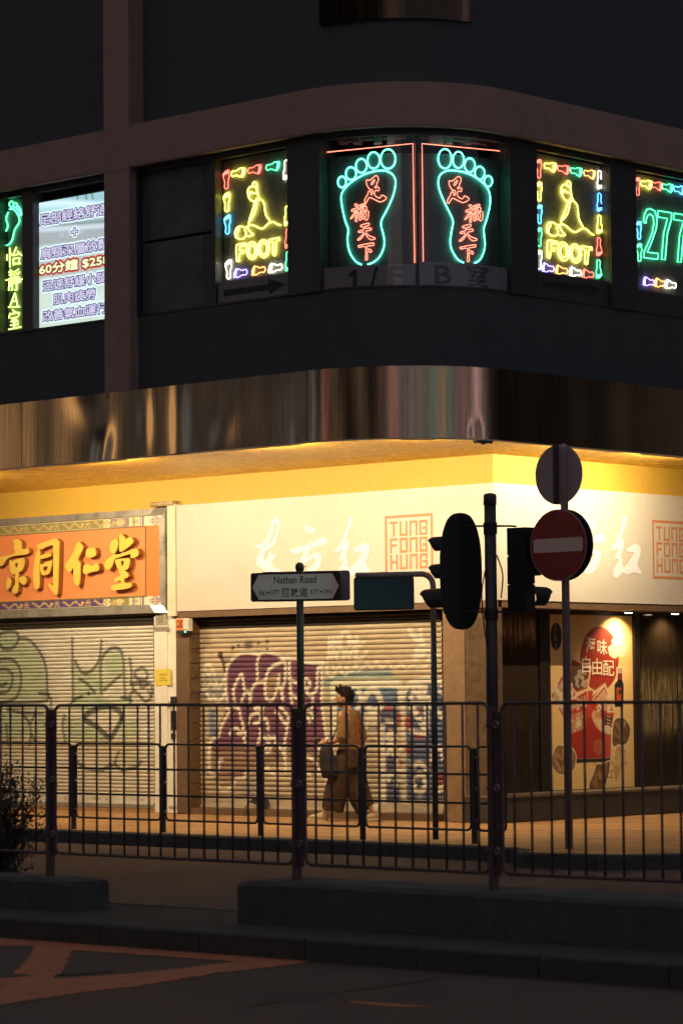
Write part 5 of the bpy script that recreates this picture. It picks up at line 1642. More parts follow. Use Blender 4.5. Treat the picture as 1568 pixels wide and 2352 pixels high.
for body, x0, x1, y0, y1, st in (('養生之道', 660, 945, 705, 760, 2), ('足部經絡舒通', 447, 1207, 500, 625, 0), ('+', 800, 876, 657, 740, 0), ('肩頸深層放鬆', 460, 1215, 885, 1005, 0), ('60分鐘 $258', 445, 1222, 1062, 1180, 1), ('迅速舒緩小腿', 485, 1200, 1245, 1360, 0), ('肌肉疲勞', 600, 1070, 1395, 1510, 0), ('改善氣血運行', 485, 1200, 1585, 1700, 0)):
    b0, zt = F.px(*cL(x0, y0), -.22)
    zb_ = F.px(*cL(x0, y1), -.22)[1]
    b1 = F.px(*cL(x1, y0 - .155 * (x1 - x0)), -.22)[0]
    canvas_text(cv, body, b0, b1, zb_, zt, ((.034, WHI), (.018, NAVY), (.004, LAV)) if st == 0 else (((.034, (.75, .05, .03)), (.020, (.02, .02, .02)), (.007, (1, .86, .48))) if st == 1 else ((.0, (.44, .52, .52)),)))
m_screen = cv.material('screen_picture', s, sb[0], sb[2], emit=1.5)
mb = MB(F)
mb.box(sb[0], e1, -.26, -.22, sb[2], sb[3])
mb.build('picture', m_screen, s)
mb = MB(F)
mb.box(sb[0] - .03, e1, -.30, -.262, sb[2] - .03, sb[3] + .03)
mb.build('screen_case', m_black, s)
# dim printed sheets in the dark window
a0, a1 = wa['poster']
for k, (y0, y1) in enumerate(((390, 545), (552, 722))):
    b = rect(F, ident, -.2, 345, 468, y0 + 6, y0 - 12, y1 + 6, y1 - 12)
    q = thing('window_poster', ('dim upper poster in the dark window beside the column', 'dim lower poster in the dark window beside the column')[k], 'poster', F, b[0], -.2, b[2])
    mb = MB(F)
    mb.box(a0, a1, -.215, -.205, WZ0 if k else b[2] + .0, b[3] if k else WZ1)
    mb.build('film', surf('grey_film', (.10, .10, .115), .6, var=.15, scale=2) if k == 0 else bpy.data.materials['grey_film'], q)
    mb = MB(F)
    mb.box(*b[:2], -.205, -.2, *b[2:])
    mb.build('print', surf('dim_print', (.135, .135, .15), .6, var=.45, scale=3) if k == 0 else bpy.data.materials['dim_print'], q)

# ------------------------------------------------------------------ near guard railing on its concrete plinths
m_rail = surf('railing_paint', (.080, .052, .064), .5, var=.3, scale=25, bump=.15, bscale=150, spec=.4)
m_railfar = surf('far_railing_paint', (.030, .028, .030), .45, var=.3, scale=20, spec=.5)
m_bolt = surf('bolt_steel', (.22, .17, .19), .35, metal=.6, var=.2, scale=20)
NO = 12.95
def nx(x, y, o=NO): return G.px(x / 1.7417, y / 1.7417, o)
zt = nx(1160, 2817)[1]
zb_ = nx(1190, 3457)[1]
rail = thing('guard_railing', 'long dark painted guard railing of upright bars on the near concrete plinths', 'railing', G, nx(1190, 3500)[0], NO, .3)
rx, rz = rail.location.x, rail.location.z
RA = nx(1190, 3500)[0]
def panel(x0, x1, bars_):
    a0, a1 = nx(x0, 2830)[0], nx(x1, 2830)[0]
    rr = .06
    pts = []
    for cx, cz, g0 in ((a1 - rr, zt - rr, 0), (a0 + rr, zt - rr, 90), (a0 + rr, zb_ + rr, 180), (a1 - rr, zb_ + rr, 270)):
        for k in range(5):
            g = math.radians(g0 + k * 22.5)
            pts.append((cx + rr * math.cos(g), NO, cz + rr * math.sin(g)))
    mb = MB(G)
    mb.tube(pts, .0125, 8, closed=True)
    mb.build('panel_frame', m_rail, rail, smooth=True)
    mb = MB()
    mb.tube([(0, 0, zb_ - rz + .005), (0, 0, zt - rz - .005)], .0088, 8)
    me = mb.part_mesh('bar', m_rail, True)
    for b in bars_:
        a = nx(b, 3100)[0]
        put('bar', me, rail, (a - RA, 0, 0))
def npost(x, zbase):
    a = nx(x, 3100)[0]
    mb = MB(G)
    mb.box(a - .038, a + .0, NO - .03, NO + .03, zbase, zt - .03)
    p = mb.build('post', m_rail, rail)
    mb = MB(G)
    mb.box(a + .004, a + .042, NO - .012, NO + .012, zb_ - .02, zt - .06)
    mb.box(a - .05, a - .04, NO - .012, NO + .012, zb_ - .02, zt - .06)
    mb.build('flange', m_rail, p)
    for f in (.13, .50, .87):
        z = zt + (zb_ - zt) * f
        for sx in (-.052, .052):
            mb = MB(G)
            if sx > 0: mb.tube([(a + sx - .012 + .018 * math.cos(g * math.pi / 6), NO + .03, z + .022 * math.sin(g * math.pi / 6)) for g in range(12)], .0085, 6, closed=True)
            else: mb.lathe((a + sx, NO, z), [(.004, -.018), (.016, -.014), (.016, .014), (.004, .018)], 8, 'o')
            mb.build('bolt_lug', m_bolt, p, smooth=True)
panel(-420, 195, (-300, -250, -200, -150, -100, -48, 5, 43, 92, 145))
panel(222, 1170, (279, 334, 388, 442, 497, 552, 596, 642, 698, 755, 816, 869, 930, 992, 1049, 1110))
panel(1218, 1952, (1262, 1326, 1387, 1451, 1516, 1580, 1648, 1710, 1782, 1851, 1912))
panel(2004, 3150, (2055, 2124, 2203, 2271, 2338, 2413, 2489, 2568, 2643, 2719, 2800, 2880, 2960, 3040))
pzl = nx(215, 3505)[1]
pzr = nx(1965, 3560)[1]
npost(208, pzl - .02)
npost(1192, pzr - .02)
npost(1978, pzr - .02)
npost(3170, pzr - .02)

def plinth(a0, a1, o0, o1, z1, label):
    """weathered cast block with worn edges"""
    t = thing('concrete_plinth', label, 'plinth', G, (a0 + a1) / 2, (o0 + o1) / 2, .15, 'concrete plinths under the railing')
    mb = MB(G)
    na, c = max(2, int((a1 - a0) / .15)), .03
    prof = [(o0, .149), (o0, z1 - c), (o0 + c, z1), (o1 - c, z1), (o1, z1 - c), (o1, .149)]
    v, f = [], []
    for i in range(na + 1):
        a = a0 + (a1 - a0) * i / na
        sh = .018 if i in (0, na) else 0
        for o, z in prof:
            v.append((a, o + random.uniform(-.004, .004), z + random.uniform(-.004, .004) - (sh if z > .2 else 0)))
    for i in range(na):
        f += [(i * 6 + k, i * 6 + k + 1, (i + 1) * 6 + k + 1, (i + 1) * 6 + k) for k in range(5)]
    f += [tuple(range(6)), tuple(range(na * 6, na * 6 + 6))]
    mb.add(v, f)
    mb.build('cast_block', m_plinth, t)
plinth(nx(-700, 3500, 13.2)[0], nx(437, 3500, 12.8)[0], 12.8, 13.2, pzl, 'short concrete plinth at the left foot of the railing')
plinth(nx(950, 3600, 13.2)[0], nx(3400, 3600, 13.2)[0], 12.62, 13.2, pzr, 'long concrete plinth under the railing, running out to the right')

# dry shrub behind the railing at the left edge
m_leaf = surf('dark_foliage', (.040, .045, .028), .7, var=.5, scale=8)
m_twig = surf('twig', (.05, .035, .025), .8)
sh = thing('shrub', 'dark feathery shrub behind the railing at the left edge', 'shrub', G, nx(20, 3400, 12.2)[0], 12.2, 0)
random.seed(11)
sa, sz0 = nx(20, 3420, 12.2)
stems, leaves = MB(G), MB(G)
top_z = nx(20, 2990, 12.2)[1]
for i in range(64):
    hgt = random.uniform(.45, 1.0) * (top_z - .1)
    da, do = random.gauss(0, .20), random.gauss(0, .14)
    pts = []
    for k in range(6):
        t = k / 5
        pts.append((sa - .18 + da * t * 1.2 + .02 * math.sin(5 * t + i), 12.2 + do * t, .02 + hgt * t))
    stems.tube(pts, [.007 * (1 - .7 * k / 5) for k in range(6)], 4)
    for k in range(170):
        t = random.uniform(.25, 1)
        q = min(4, int(t * 5))
        f_ = t * 5 - q
        p = Vector(pts[q]).lerp(Vector(pts[q + 1]), f_)
        p += Vector((random.gauss(0, .05), random.gauss(0, .05), random.gauss(0, .04)))
        d = Vector((random.gauss(0, 1), random.gauss(0, 1), random.gauss(.5, 1))).normalized() * random.uniform(.03, .065)
        e = Vector((random.gauss(0, 1), random.gauss(0, 1), random.gauss(0, 1))).normalized() * .009
        leaves.add([p, p + d * .5 + e, p + d, p + d * .5 - e], [(0, 1, 2, 3)])
stems.build('stem', m_twig, sh)
o = leaves.build('foliage', m_leaf, sh)
o['kind'] = 'stuff'

# ------------------------------------------------------------------ far railing along the kerb
FO = 3.92
fr_ = thing('guard_railing', 'low black guard railing of horizontal rails along the far kerb', 'railing', G, G.px(598, 1900, FO)[0], FO, .15)
FA = G.px(598, 1900, FO)[0]
fx = lambda x, y=1800: G.px(x, y, FO)[0]
fzt, fzb = G.px(598, 1711, FO)[1], G.px(598, 1891, FO)[1]
zm1, zm2 = G.px(598, 1771, FO)[1], G.px(598, 1833, FO)[1]
fposts = [-260, -40, 170, 375, 598, 832, 1088]
for i, x in enumerate(fposts):
    a = fx(x)
    mb = MB(G)
    mb.box(a - .026, a + .026, FO - .02, FO + .02, .15, fzt - .02)
    p = mb.build('post', m_railfar, fr_)
    for z in (fzt - .12, (zm1 + zm2) / 2, fzb + .1):
        mb = MB(G)
        mb.lathe((a + .045, FO + .012, z), [(.006, -.012), (.02, -.008), (.02, .008), (.006, .012)], 8, 'o')
        mb.build('bolt_lug', m_bolt, p)
    x1 = fposts[i + 1] if i + 1 < len(fposts) else 1160
    a0, a1 = a + .045, fx(x1) - (.045 if i + 1 < len(fposts) else 0)
    rr = .06
    pts = []
    for cx, cz, g0 in ((a1 - rr, fzt - rr, 0), (a0 + rr, fzt - rr, 90), (a0 + rr, fzb + rr, 180), (a1 - rr, fzb + rr, 270)):
        for k in range(5):
            g = math.radians(g0 + k * 22.5)
            pts.append((cx + rr * math.cos(g), FO, cz + rr * math.sin(g)))
    mb = MB(G)
    mb.tube(pts, .015, 6, closed=True)
    mb.build('panel_frame', m_railfar, fr_, smooth=True)
    for z in (zm1, zm2):
        mb = MB(G)
        mb.box(a0 + .01, a1 - .01, FO - .012, FO + .012, z - .012, z + .012)
        mb.build('rail', m_railfar, fr_)

# ------------------------------------------------------------------ street name sign
m_pole = surf('pole_paint', (.050, .052, .050), .35, var=.2, scale=15, spec=.6)
m_polegrey = surf('grey_pole', (.27, .22, .235), .45, var=.25, scale=14, spec=.5)
m_signwhite = surf('sign_white', (.85, .74, .72), .5, var=.06, scale=5)
m_signblack = surf('sign_black', (.02, .02, .022), .5)
m_signgrey = surf('sign_grey', (.20, .20, .24), .4, var=.15, scale=6)
b = ground(693, 1921)
ns = thing('street_name_sign', 'black and white Nathan Road street name sign on a thin pole', 'sign', W, b.x, -b.y, .15)
yaw = math.radians(-16)
SG = Flat((b.x, b.y), (math.cos(yaw), math.sin(yaw)))
ptop = SG.px(689, 1300)[1]
mb = MB(SG)
mb.lathe((0, 0, 0), [(.042, .15), (.042, ptop - .06), (.036, ptop - .05)], 14)
mb.build('pole', m_pole, ns, smooth=True)
mb = MB(SG)
mb.lathe((0, 0, ptop - .03), [(.036, -.03), (.05, -.02), (.052, .02), (.045, .05), (.025, .07), (.004, .075)], 14)
mb.lathe((.06, 0, ptop - .01), [(.006, -.03), (.006, .02)], 6, 'x')
mb.build('finial', m_black, ns, smooth=True)
def SP(pts, o=.06): return tr(SG, cB, pts, o)
q = rect(SG, cB, .06, 460, 970, 531, 521, 696, 686)
def rrect(a0, a1, z0, z1, r, n=4):
    out = []
    for cx, cz, g0 in ((a1 - r, z1 - r, 0), (a0 + r, z1 - r, 90), (a0 + r, z0 + r, 180), (a1 - r, z0 + r, 270)):
        out += [(cx + r * math.cos(math.radians(g0 + 90 * k / n)), cz + r * math.sin(math.radians(g0 + 90 * k / n))) for k in range(n + 1)]
    return out
mb = MB(SG)
mb.prism([rrect(*q, .03)], .045, .06)
pl_ = mb.build('front_plate', m_signblack, ns)
mb = MB(SG)
zm = (q[2] + q[3]) / 2
hx0, hx1 = SP([(470, 610)])[0][0], SP([(962, 605)])[0][0]
mb.plate([[(hx0, zm), (hx0 + .075, q[3] - .022), (hx1 - .075, q[3] - .022), (hx1, zm), (hx1 - .075, q[2] + .022), (hx0 + .075, q[2] + .022)]], .0615)
mb.build('white_field', m_signwhite, pl_)
for body, x0, x1, y0, y1, of in (('Nathan Road', 592, 832, 549, 590, .008), ('561', 508, 552, 632, 658, .012), ('577', 575, 622, 628, 654, .012), ('彌敦道', 637, 785, 616, 667, .008), ('577', 800, 847, 626, 651, .012), ('591', 875, 918, 624, 649, .012)):
    r_ = rect(SG, cB, .0625, x0, x1, y0, y0 - (x1 - x0) * .008, y1, y1 - (x1 - x0) * .008)
    mb = MB(SG)
    mb.text(body, *r_, .0628, of)
    mb.build('lettering', m_signblack, pl_)
for x, y in ((563, 642), (861, 637)):
    a, z = SG.px(*cB(x, y), .0625)
    mb = MB(SG)
    mb.plate([[(a - .017, z), (a, z + .014), (a + .017, z), (a, z - .014)]], .0628)
    mb.build('lettering', m_signblack, pl_)
# second plate bolted behind at another angle
SB = Flat((b.x, b.y + .03), (math.cos(yaw), math.sin(yaw)))
q2 = rect(SB, cB, -.05, 520, 1024, 521, 519, 699, 684)
mb = MB(SB)
mb.prism([rrect(*q2, .03)], -.065, -.05)
mb.build('rear_plate', m_signgrey, ns)

# ------------------------------------------------------------------ blue sign on a bent pole
b2 = ground(1000, 1928)
ms = thing('bent_pole_sign', 'dark blue metal sign hanging from a pole bent over to the left', 'sign', W, b2.x, -b2.y, .15)
BG = Flat((b2.x, b2.y), (math.cos(yaw), math.sin(yaw)))
za = BG.px(990, 1318)[1]
xl = BG.px(817, 1322)[0]
R_b = .13
ctop = [(xl, 0, za), (xl * .5, 0, za), (-R_b - .02, 0, za)] + [(-R_b + R_b * math.sin(g), 0, za - R_b + R_b * math.cos(g)) for g in np.linspace(0, math.pi / 2, 8)] + [(0, 0, za - .6)]
zj = BG.px(997, 1443)[1]
mb = MB(BG)
mb.tube(ctop[:-1] + [(0, 0, zj)], .033, 12)
mb.build('bent_pole', m_polegrey, ms, smooth=True)
mb = MB(BG)
mb.lathe((0, 0, 0), [(.034, .15), (.035, zj)], 14)
mb.build('pole_sleeve', m_black, ms, smooth=True)
q = rect(BG, cB, .02, 1046, 1387, 556, 551, 745, 740)
mb = MB(BG)
mb.prism([rrect(*q, .025)], -.012, .012)
sp_ = mb.build('sign_plate', surf('sign_edge', (.05, .04, .04), .45), ms)
mb = MB(BG)
mb.plate([rrect(q[0] + .015, q[1] - .015, q[2] + .02, q[3] - .015, .02)], .0135)
mb.build('blue_face', surf('blue_face', (.030, .055, .085), .55, var=.15, scale=60, stretch=(.05, 1, 3)), sp_)
m_faint = surf('faint_print', (.10, .13, .17), .6)
for body, x0, x1, y0, y1 in (('不准標貼 No bill posting', 1072, 1202, 696, 712), ('MTR', 1332, 1358, 697, 705)):
    r_ = rect(BG, cB, .02, x0, x1, y0, y0, y1, y1)
    mb = MB(BG)
    mb.text(body, *r_, .0148)
    mb.build('lettering', m_faint, sp_)
for x in (1100, 1240, 1340):
    a = BG.px(*cB(x, 555), 0)[0]
    mb = MB(BG)
    mb.box(a - .012, a + .012, -.016, .016, q[3] - .01, za + .02)
    mb.build('clamp', m_black, ms)

# ------------------------------------------------------------------ traffic signal
tg = ground(1134, 1949)
tl = thing('traffic_signal', 'black traffic signal with two heads seen from behind', 'traffic light', W, tg.x, -tg.y, .15)
TG = Flat((tg.x, tg.y), (1, 0))
tz_ = TG.px(1126, 1133)[1]
mb = MB(TG)
mb.lathe((0, 0, 0), [(.063, .15), (.062, tz_ - .12)], 18)
mb.build('pole', m_black, tl, smooth=True)
mb = MB(TG)
mb.lathe((0, 0, tz_), [(.062, -.125), (.070, -.12), (.070, -.03), (.06, -.01), (.03, 0), (.002, .003)], 18)
mb.build('pole_cap', m_black, tl, smooth=True)
m_head = surf('signal_black', (.018, .018, .021), .6, var=.2, scale=10, spec=.3)
# left head with oblong backing board, facing along the main road
LH = Flat((tg.x, tg.y), tuple(-RD))        # plane of the board; +off points along the road
def tpos(x, y, dy):
    r = ray(x, y)
    t = (tg.y + dy) / r.y
    return Vector((r.x * t, r.y * t, EYE + r.z * t))
c1 = tpos(1058, 1312, .1)
HD = Vector((math.cos(math.radians(128)), math.sin(math.radians(128))))
BH = Flat((c1.x, c1.y), (-HD.y, HD.x))
BH.n = HD.copy()
hh = 269 / 2 / FPX * (tg.y + .1)
hw = 97 / 2 / FPX * (tg.y + .1) / abs(HD.y)
pts = []
for i in range(36):
    g = 2 * math.pi * i / 36
    c_, s_ = math.cos(g), math.sin(g)
    pts.append((hw * math.copysign(abs(c_) ** .75, c_), c1.z + hh * math.copysign(abs(s_) ** .85, s_)))
mb = MB(BH)
mb.prism([pts], -.012, .012)
mb.build('backing_board', m_head, tl)
def aspects(FR, zc, pitch, hoods, box, root, lens_cols, r0=.105):
    mb = MB(FR)
    mb.box(-box * .88, box * .88, .012, .13, zc - pitch * 1.46, zc + pitch * 1.46)
    mb.build('head_core', m_head, root)
    for i, k in enumerate((1, 0, -1)):
        z = zc + k * pitch
        big = hoods[i]
        mb = MB(FR)
        mb.bevbox(-box, box, .0, .16, z - pitch * .485, z + pitch * .485, .02)
        h = mb.build('aspect_housing', m_head, root)
        mb = MB(FR)         # open-bottomed visor, cut away below
        n = 14
        v, f = [], []
        rr = r0 + (.03 if big > .28 else 0)
        for j in range(n + 1):
            g = math.radians(-35 + 250 * j / n)
            x_, z_ = rr * math.cos(g), rr * math.sin(g)
            ln = big * (.45 + .55 * (math.sin(g) + 1) / 2) if math.sin(g) < .4 else big
            v += [(x_, .16, z + z_), (x_, .16 + ln, z + z_ * .96), (x_ * .94, .16, z + z_ * .94), (x_ * .94, .16 + ln, z + z_ * .9)]
        for j in range(n):
            q_ = 4 * j
            f += [(q_, q_ + 1, q_ + 5, q_ + 4), (q_ + 2, q_ + 6, q_ + 7, q_ + 3), (q_ + 1, q_ + 3, q_ + 7, q_ + 5)]
        mb.add(v, f)
        mb.build('visor', m_head, h, smooth=False)
        mb = MB(FR)
        mb.lathe((0, .162, z), [(r0 * .9, 0), (r0 * .7, .012), (.01, .02)], 14, 'o')
        mb.build('lens', lens_cols[i], h)
m_lr, m_la = surf('red_lens', (.12, .01, .01), .2), surf('amber_lens', (.14, .06, .01), .2)
m_lg = glow('green_lens', (.02, 1, .55), 75)
aspects(BH, c1.z - .01, .29, (.28, .28, .40), .13, tl, (m_lr, m_la, m_lg))
# right head facing down the side street
c2 = tpos(1186, 1309, .12)
CH_ = Flat((c2.x, c2.y), tuple(LD))
CH_.n = RD.copy()
aspects(CH_, c2.z, .30, (.22, .22, .30), .13, tl, (m_lr, m_la, surf('green_lens_off', (.01, .08, .05), .2)))
for z in (c2.z + .46, c2.z - .44):
    for c_ in (c1, c2):
        mb = MB(W)
        mb.tube([(tg.x, -tg.y, z), (c_.x, -c_.y, z)], .012, 6)
        mb.build('bracket_arm', m_head, tl)
    mb = MB(TG)
    mb.lathe((0, 0, z), [(.064, -.09), (.073, -.085), (.073, .03), (.064, .035)], 16)
    mb.build('bracket_collar', m_head, tl)
for sx, pts in ((1, [(.06, .01, 2.9), (.12, .02, 2.7), (.10, .02, 2.45)]), (-1, [(-.06, .02, 2.75), (-.10, .02, 2.5), (-.085, .02, 2.2), (-.05, .02, 1.95)])):
    mb = MB(TG)
    mb.tube([(p[0], p[1] + .04, p[2] + c2.z - 2.75) for p in cr(pts, False, 4)], .008, 5)
    mb.build('cable', m_head, tl)

# ------------------------------------------------------------------ no entry sign
ng = ground(1306, 1950)
ne = thing('no_entry_sign', 'round red no entry sign with a grey disc above it on a slim pole', 'sign', W, ng.x, -ng.y, .15)
zt_ = tpos(1290, 1022, ng.y - tg.y).z
mb = MB(Flat((ng.x, ng.y), (1, 0)))
mb.lathe((0, 0, 0), [(.042, .15), (.041, zt_ - .05), (.045, zt_ - .04), (.045, zt_ - .01), (.02, zt_ + .01), (.002, zt_ + .014)], 14)
mb.build('pole', m_polegrey, ne, smooth=True)
def disc(cx, cy, dy, d, name, mat, o, thick=.006):
    p = tpos(cx, cy, ng.y - tg.y + dy)
    fr = Flat((p.x, p.y), tuple(-LD))
    mb = MB(fr)
    mb.prism([ell(0, p.z, d / 2, d / 2, 40)], o - thick, o)
    return fr, p, mb.build(name, mat, ne)
m_redsign = surf('no_entry_red', (.23, .020, .015), .32, var=.2, scale=6, dirt=(.22, .03, .02), dscale=4, spec=.5)
fr, p, d1 = disc(1281, 1252, -.06, .75, 'no_entry_disc', surf('sign_rim', (.30, .22, .21), .5), 0)
mb = MB(fr)
mb.prism([ell(0, p.z, .362, .362, 40)], .0002, .004)
mb.build('red_face', m_redsign, d1)
mb = MB(fr)
mb.prism([rrect(-.325, .325, p.z - .072, p.z + .072, .03)], .0042, .006)
mb.build('white_bar', surf('dirty_white_bar', (.62, .50, .46), .5, var=.15, scale=40, stretch=(3, 1, .2)), d1)
for z in (p.z + .33, p.z - .34):
    mb = MB(fr)
    mb.lathe((0.0, .004, z), [(.010, 0), (.008, .005)], 8, 'o')
    mb.build('rivet', m_bolt, d1)
disc(1296, 1252, .12, .75, 'rear_disc', m_head, 0)
fr, p, d2 = disc(1282, 1090, .055, .63, 'grey_disc', surf('disc_back', (.29, .235, .26), .45, var=.1, scale=5), 0)
mb = MB(fr)
mb.box(-.06, .0, .002, .02, p.z - .31, p.z + .31)
mb.build('stiffener', m_black, d2)
for z in (p.z + .29, p.z - .29):
    mb = MB(fr)
    mb.lathe((.05, .03, z), [(.016, 0), (.012, .012)], 8, 'o')
    mb.build('clamp_bolt', m_bolt, d2)

# ------------------------------------------------------------------ small things on the shop fronts
def pane_text(fr, root, cf, body, x0, x1, y0, y1, o, mat, of=.0):
    r_ = rect(fr, cf, o, x0, x1, y0, y0 - (x1 - x0) * .05, y1, y1 - (x1 - x0) * .05)
    mb = MB(fr)
    mb.text(body, *r_, o, of)
    return mb.build('lettering', mat, root)
m_plate = surf('steel_plate', (.42, .38, .28), .4, var=.08)
q = rect(G, cS, .075, 226, 385, 1758, 1752, 1908, 1902)
t = thing('number_plate', 'small grey plate with street name and number 577 on the white pilaster', 'plate', G, q[0], .06, q[2])
mb = MB(G)
mb.box(q[0], q[1], .056, .07, q[2], q[3])
mb.build('plate', m_plate, t)
pane_text(G, t, cS, '彌敦道', 258, 348, 1762, 1790, .0715, m_signblack)
pane_text(G, t, cS, 'Nathan Road', 243, 366, 1805, 1826, .0715, m_signblack)
pane_text(G, t, cS, '577', 270, 341, 1847, 1887, .0715, m_signblack, .012)
q = rect(G, cS, .075, 208, 408, 1936, 1925, 2002, 1990)
t = thing('number_plate', 'small grey plate reading Shop 1A & 1B below the 577 plate', 'plate', G, q[0], .06, q[2])
mb = MB(G)
mb.box(q[0], q[1], .056, .07, q[2], q[3])
mb.build('plate', m_plate, t)
for w_, x0_, x1_, dy_ in (('Shop', 213, 282, 0), ('1A', 293, 324, -5), ('&', 334, 352, -7), ('1B', 364, 398, -9)):
    pane_text(G, t, cS, w_, x0_, x1_, 1956 + dy_, 1986 + dy_, .0715, m_signblack)
q = rect(G, cG, .06, 1281, 1413, 404, 405, 540, 542)
t = thing('paper_notice', 'yellow paper notice with opening hours taped to the white pilaster', 'notice', G, q[0], .057, q[2])
mb = MB(G)
v, f = [], []
for i in range(7):
    for j in range(2): v.append((q[0] + (q[1] - q[0]) * i / 6, .058 + .004 * math.sin(i * 1.3) + .002, q[2] if j == 0 else q[3]))
mb.add(v, [(2 * i, 2 * i + 2, 2 * i + 3, 2 * i + 1) for i in range(6)])
mb.build('sheet', surf('yellow_paper', (.80, .66, .10), .6, var=.05), t)
m_ink = surf('brown_ink', (.25, .13, .02), .6)
pane_text(G, t, cG, '北京同仁堂', 1312, 1378, 443, 461, .0665, m_ink)
pane_text(G, t, cG, '營業時間:', 1322, 1365, 474, 485, .0665, m_ink)
pane_text(G, t, cG, '10:00 - 20:00', 1314, 1378, 494, 506, .0665, m_ink)
# alarm box
q = rect(G, cS, .12, 528, 668, 1815, 1815, 2000, 2000)
t = thing('alarm_box', 'white alarm box with an orange label at the top of the brown jamb', 'alarm', G, q[0], .03, q[2])
mb = MB(G)
mb.bevbox(q[0], q[1] + .05, .031, .13, q[2], q[3], .02)
mb.build('case', surf('alarm_white', (.78, .72, .6), .4, var=.05), t)
mb = MB(G)
mb.box(q[0] + .005, q[1] + .03, .035, .11, q[2] - .035, q[2] - .001)
ab = mb.build('strobe', m_black, t)
mb = MB(G)
mb.lathe((q[1] - .01, .112, q[2] - .012), [(.012, 0), (.008, .008)], 8, 'o')
mb.build('green_led', glow('alarm_led', (.05, 1, .5), 6), ab)
mb = MB(G)
lq = rect(G, cS, .131, 533, 636, 1822, 1822, 1988, 1986)
mb.plate([[(lq[0], lq[2]), (lq[1], lq[2]), (lq[1], lq[3]), (lq[0], lq[3])]], .1312)
lb = mb.build('orange_label', surf('orange_label', (.80, .22, .06), .5, var=.05), t)
mb = MB(G)
lcx, lcz, lr = (lq[0] + lq[1]) / 2, lq[2] + (lq[3] - lq[2]) * .56, (lq[1] - lq[0]) * .36
mb.plate([[(lcx - lr, lcz - lr), (lcx + lr, lcz - lr), (lcx + lr, lcz + lr), (lcx - lr, lcz + lr)], ell(lcx, lcz, lr * .9, lr * .9, 20)], .132)
mb.build('label_roundel', m_signblack, lb)
mb = MB(G)
mb.text('J', lcx - lr * .35, lcx + lr * .4, lcz - lr * .6, lcz + lr * .65, .1322, .03)
mb.build('lettering', m_signblack, lb)
mb = MB(G)
mb.text('ALARMS', lq[0] + .008, lq[1] - .008, lq[2] + .03, lq[2] + .055, .132)
mb.build('lettering', m_signblack, lb)
# padlock and latch plates on the pilaster edge
for k, (x0, x1, y0, y1, lab) in enumerate(((1408, 1448, 632, 700, 'dark latch with a brass padlock on the pilaster edge'), (1410, 1446, 750, 910, 'long black lock box below the padlock on the pilaster edge'), (1413, 1440, 935, 985, 'small black latch low on the pilaster edge'))):
    q = rect(G, cG, .06, x0, x1, y0, y0, y1, y1)
    t = thing('latch', lab, 'latch', G, q[0], .036, q[2], 'latches on the pilaster')
    mb = MB(G)
    mb.bevbox(q[0], q[1], .036, .07, q[2], q[3], .008)
    mb.build('latch_body', m_black, t)
    if k == 0:
        mb = MB(G)
        c_ = (q[0] - .01, .075, q[2] + .02)
        mb.box(c_[0] - .022, c_[0] + .022, .06, .085, c_[2] - .05, c_[2] - .005)
        pd = mb.build('padlock', surf('brass', (.5, .36, .14), .3, metal=1), t)
        mb = MB(G)
        mb.tube([(c_[0] + .015 * math.cos(g), .073, c_[2] - .005 + .03 * math.sin(g)) for g in np.linspace(0, math.pi, 8)], .004, 5)
        mb.build('shackle', m_steel, pd)
    else:
        mb = MB(G)
        mb.lathe(((q[0] + q[1]) / 2, .07, q[2] + (q[3] - q[2]) * .3), [(.012, 0), (.01, .012)], 8, 'o')
        mb.build('lock_knob', m_bolt, t)
# dark wedge bracket and prop at the foot of the graffiti shutter
q = G.px(*cJ(660, 2130), .1)
t = thing('shutter_prop', 'small dark bracket with a thin prop leaning at the foot of the graffiti shutter', 'bracket', G, q[0], .0, .15)
mb = MB(G)
z_ = q[1]
mb.prism([[(q[0] - .16, z_ - .02), (q[0] - .05, z_ + .03), (q[0] + .06, z_ + .02), (q[0] + .10, z_ - .06), (q[0] - .02, z_ - .06)]], -.13, .02)
mb.build('bracket', m_black, t)
q2 = G.px(*cJ(500, 2290), .12)
mb = MB(G)
mb.tube([(q[0] - .16, .0, z_ - .02), (q2[0], .08, .152)], .010, 6)
mb.tube([(q[0] - .16, .0, z_ - .02), (q[0] + .05, -.02, z_ - .03)], .010, 6)
mb.build('prop_rod', m_brown, t)

# ------------------------------------------------------------------ person walking past the shutters
from mathutils import noise
from mathutils.bvhtree import BVHTree
pg = ground(800, 1886)
PF = Flat((pg.x, pg.y), (math.cos(math.radians(153)), math.sin(math.radians(153))))          # a = forward, off = to the right hand, z up
person = thing('person', 'person in a tan T-shirt with orange back print walking past the graffiti shutter', 'person', PF, 0, 0, .15)
ZG = .15
def organic(mb, name, mat, parent, voxel, smooth=6, fold=None):
    """fuse overlapping volumes into one continuous skin"""
    me = mb.mesh(name, INV[person.name])
    o = bpy.data.objects.new(name, me)
    COL.objects.link(o)
    r = o.modifiers.new('r', 'REMESH')
    r.mode = 'VOXEL'
    r.voxel_size = voxel
    s = o.modifiers.new('s', 'SMOOTH')
    s.iterations = smooth
    s.factor = .5
    bpy.context.view_layer.update()
    m2 = bpy.data.meshes.new_from_object(o.evaluated_get(bpy.context.evaluated_depsgraph_get()))
    m2.name = name
    bpy.data.objects.remove(o)
    bpy.data.meshes.remove(me)
    if fold:
        new = [v.co + v.normal * fold(v.co) for v in m2.vertices]
        m2.vertices.foreach_set('co', [c for p in new for c in p])
    m2.polygons.foreach_set('use_smooth', [True] * len(m2.polygons))
    m2.materials.clear()
    m2.materials.append(mat)
    return link(bpy.data.objects.new(name, m2), parent)
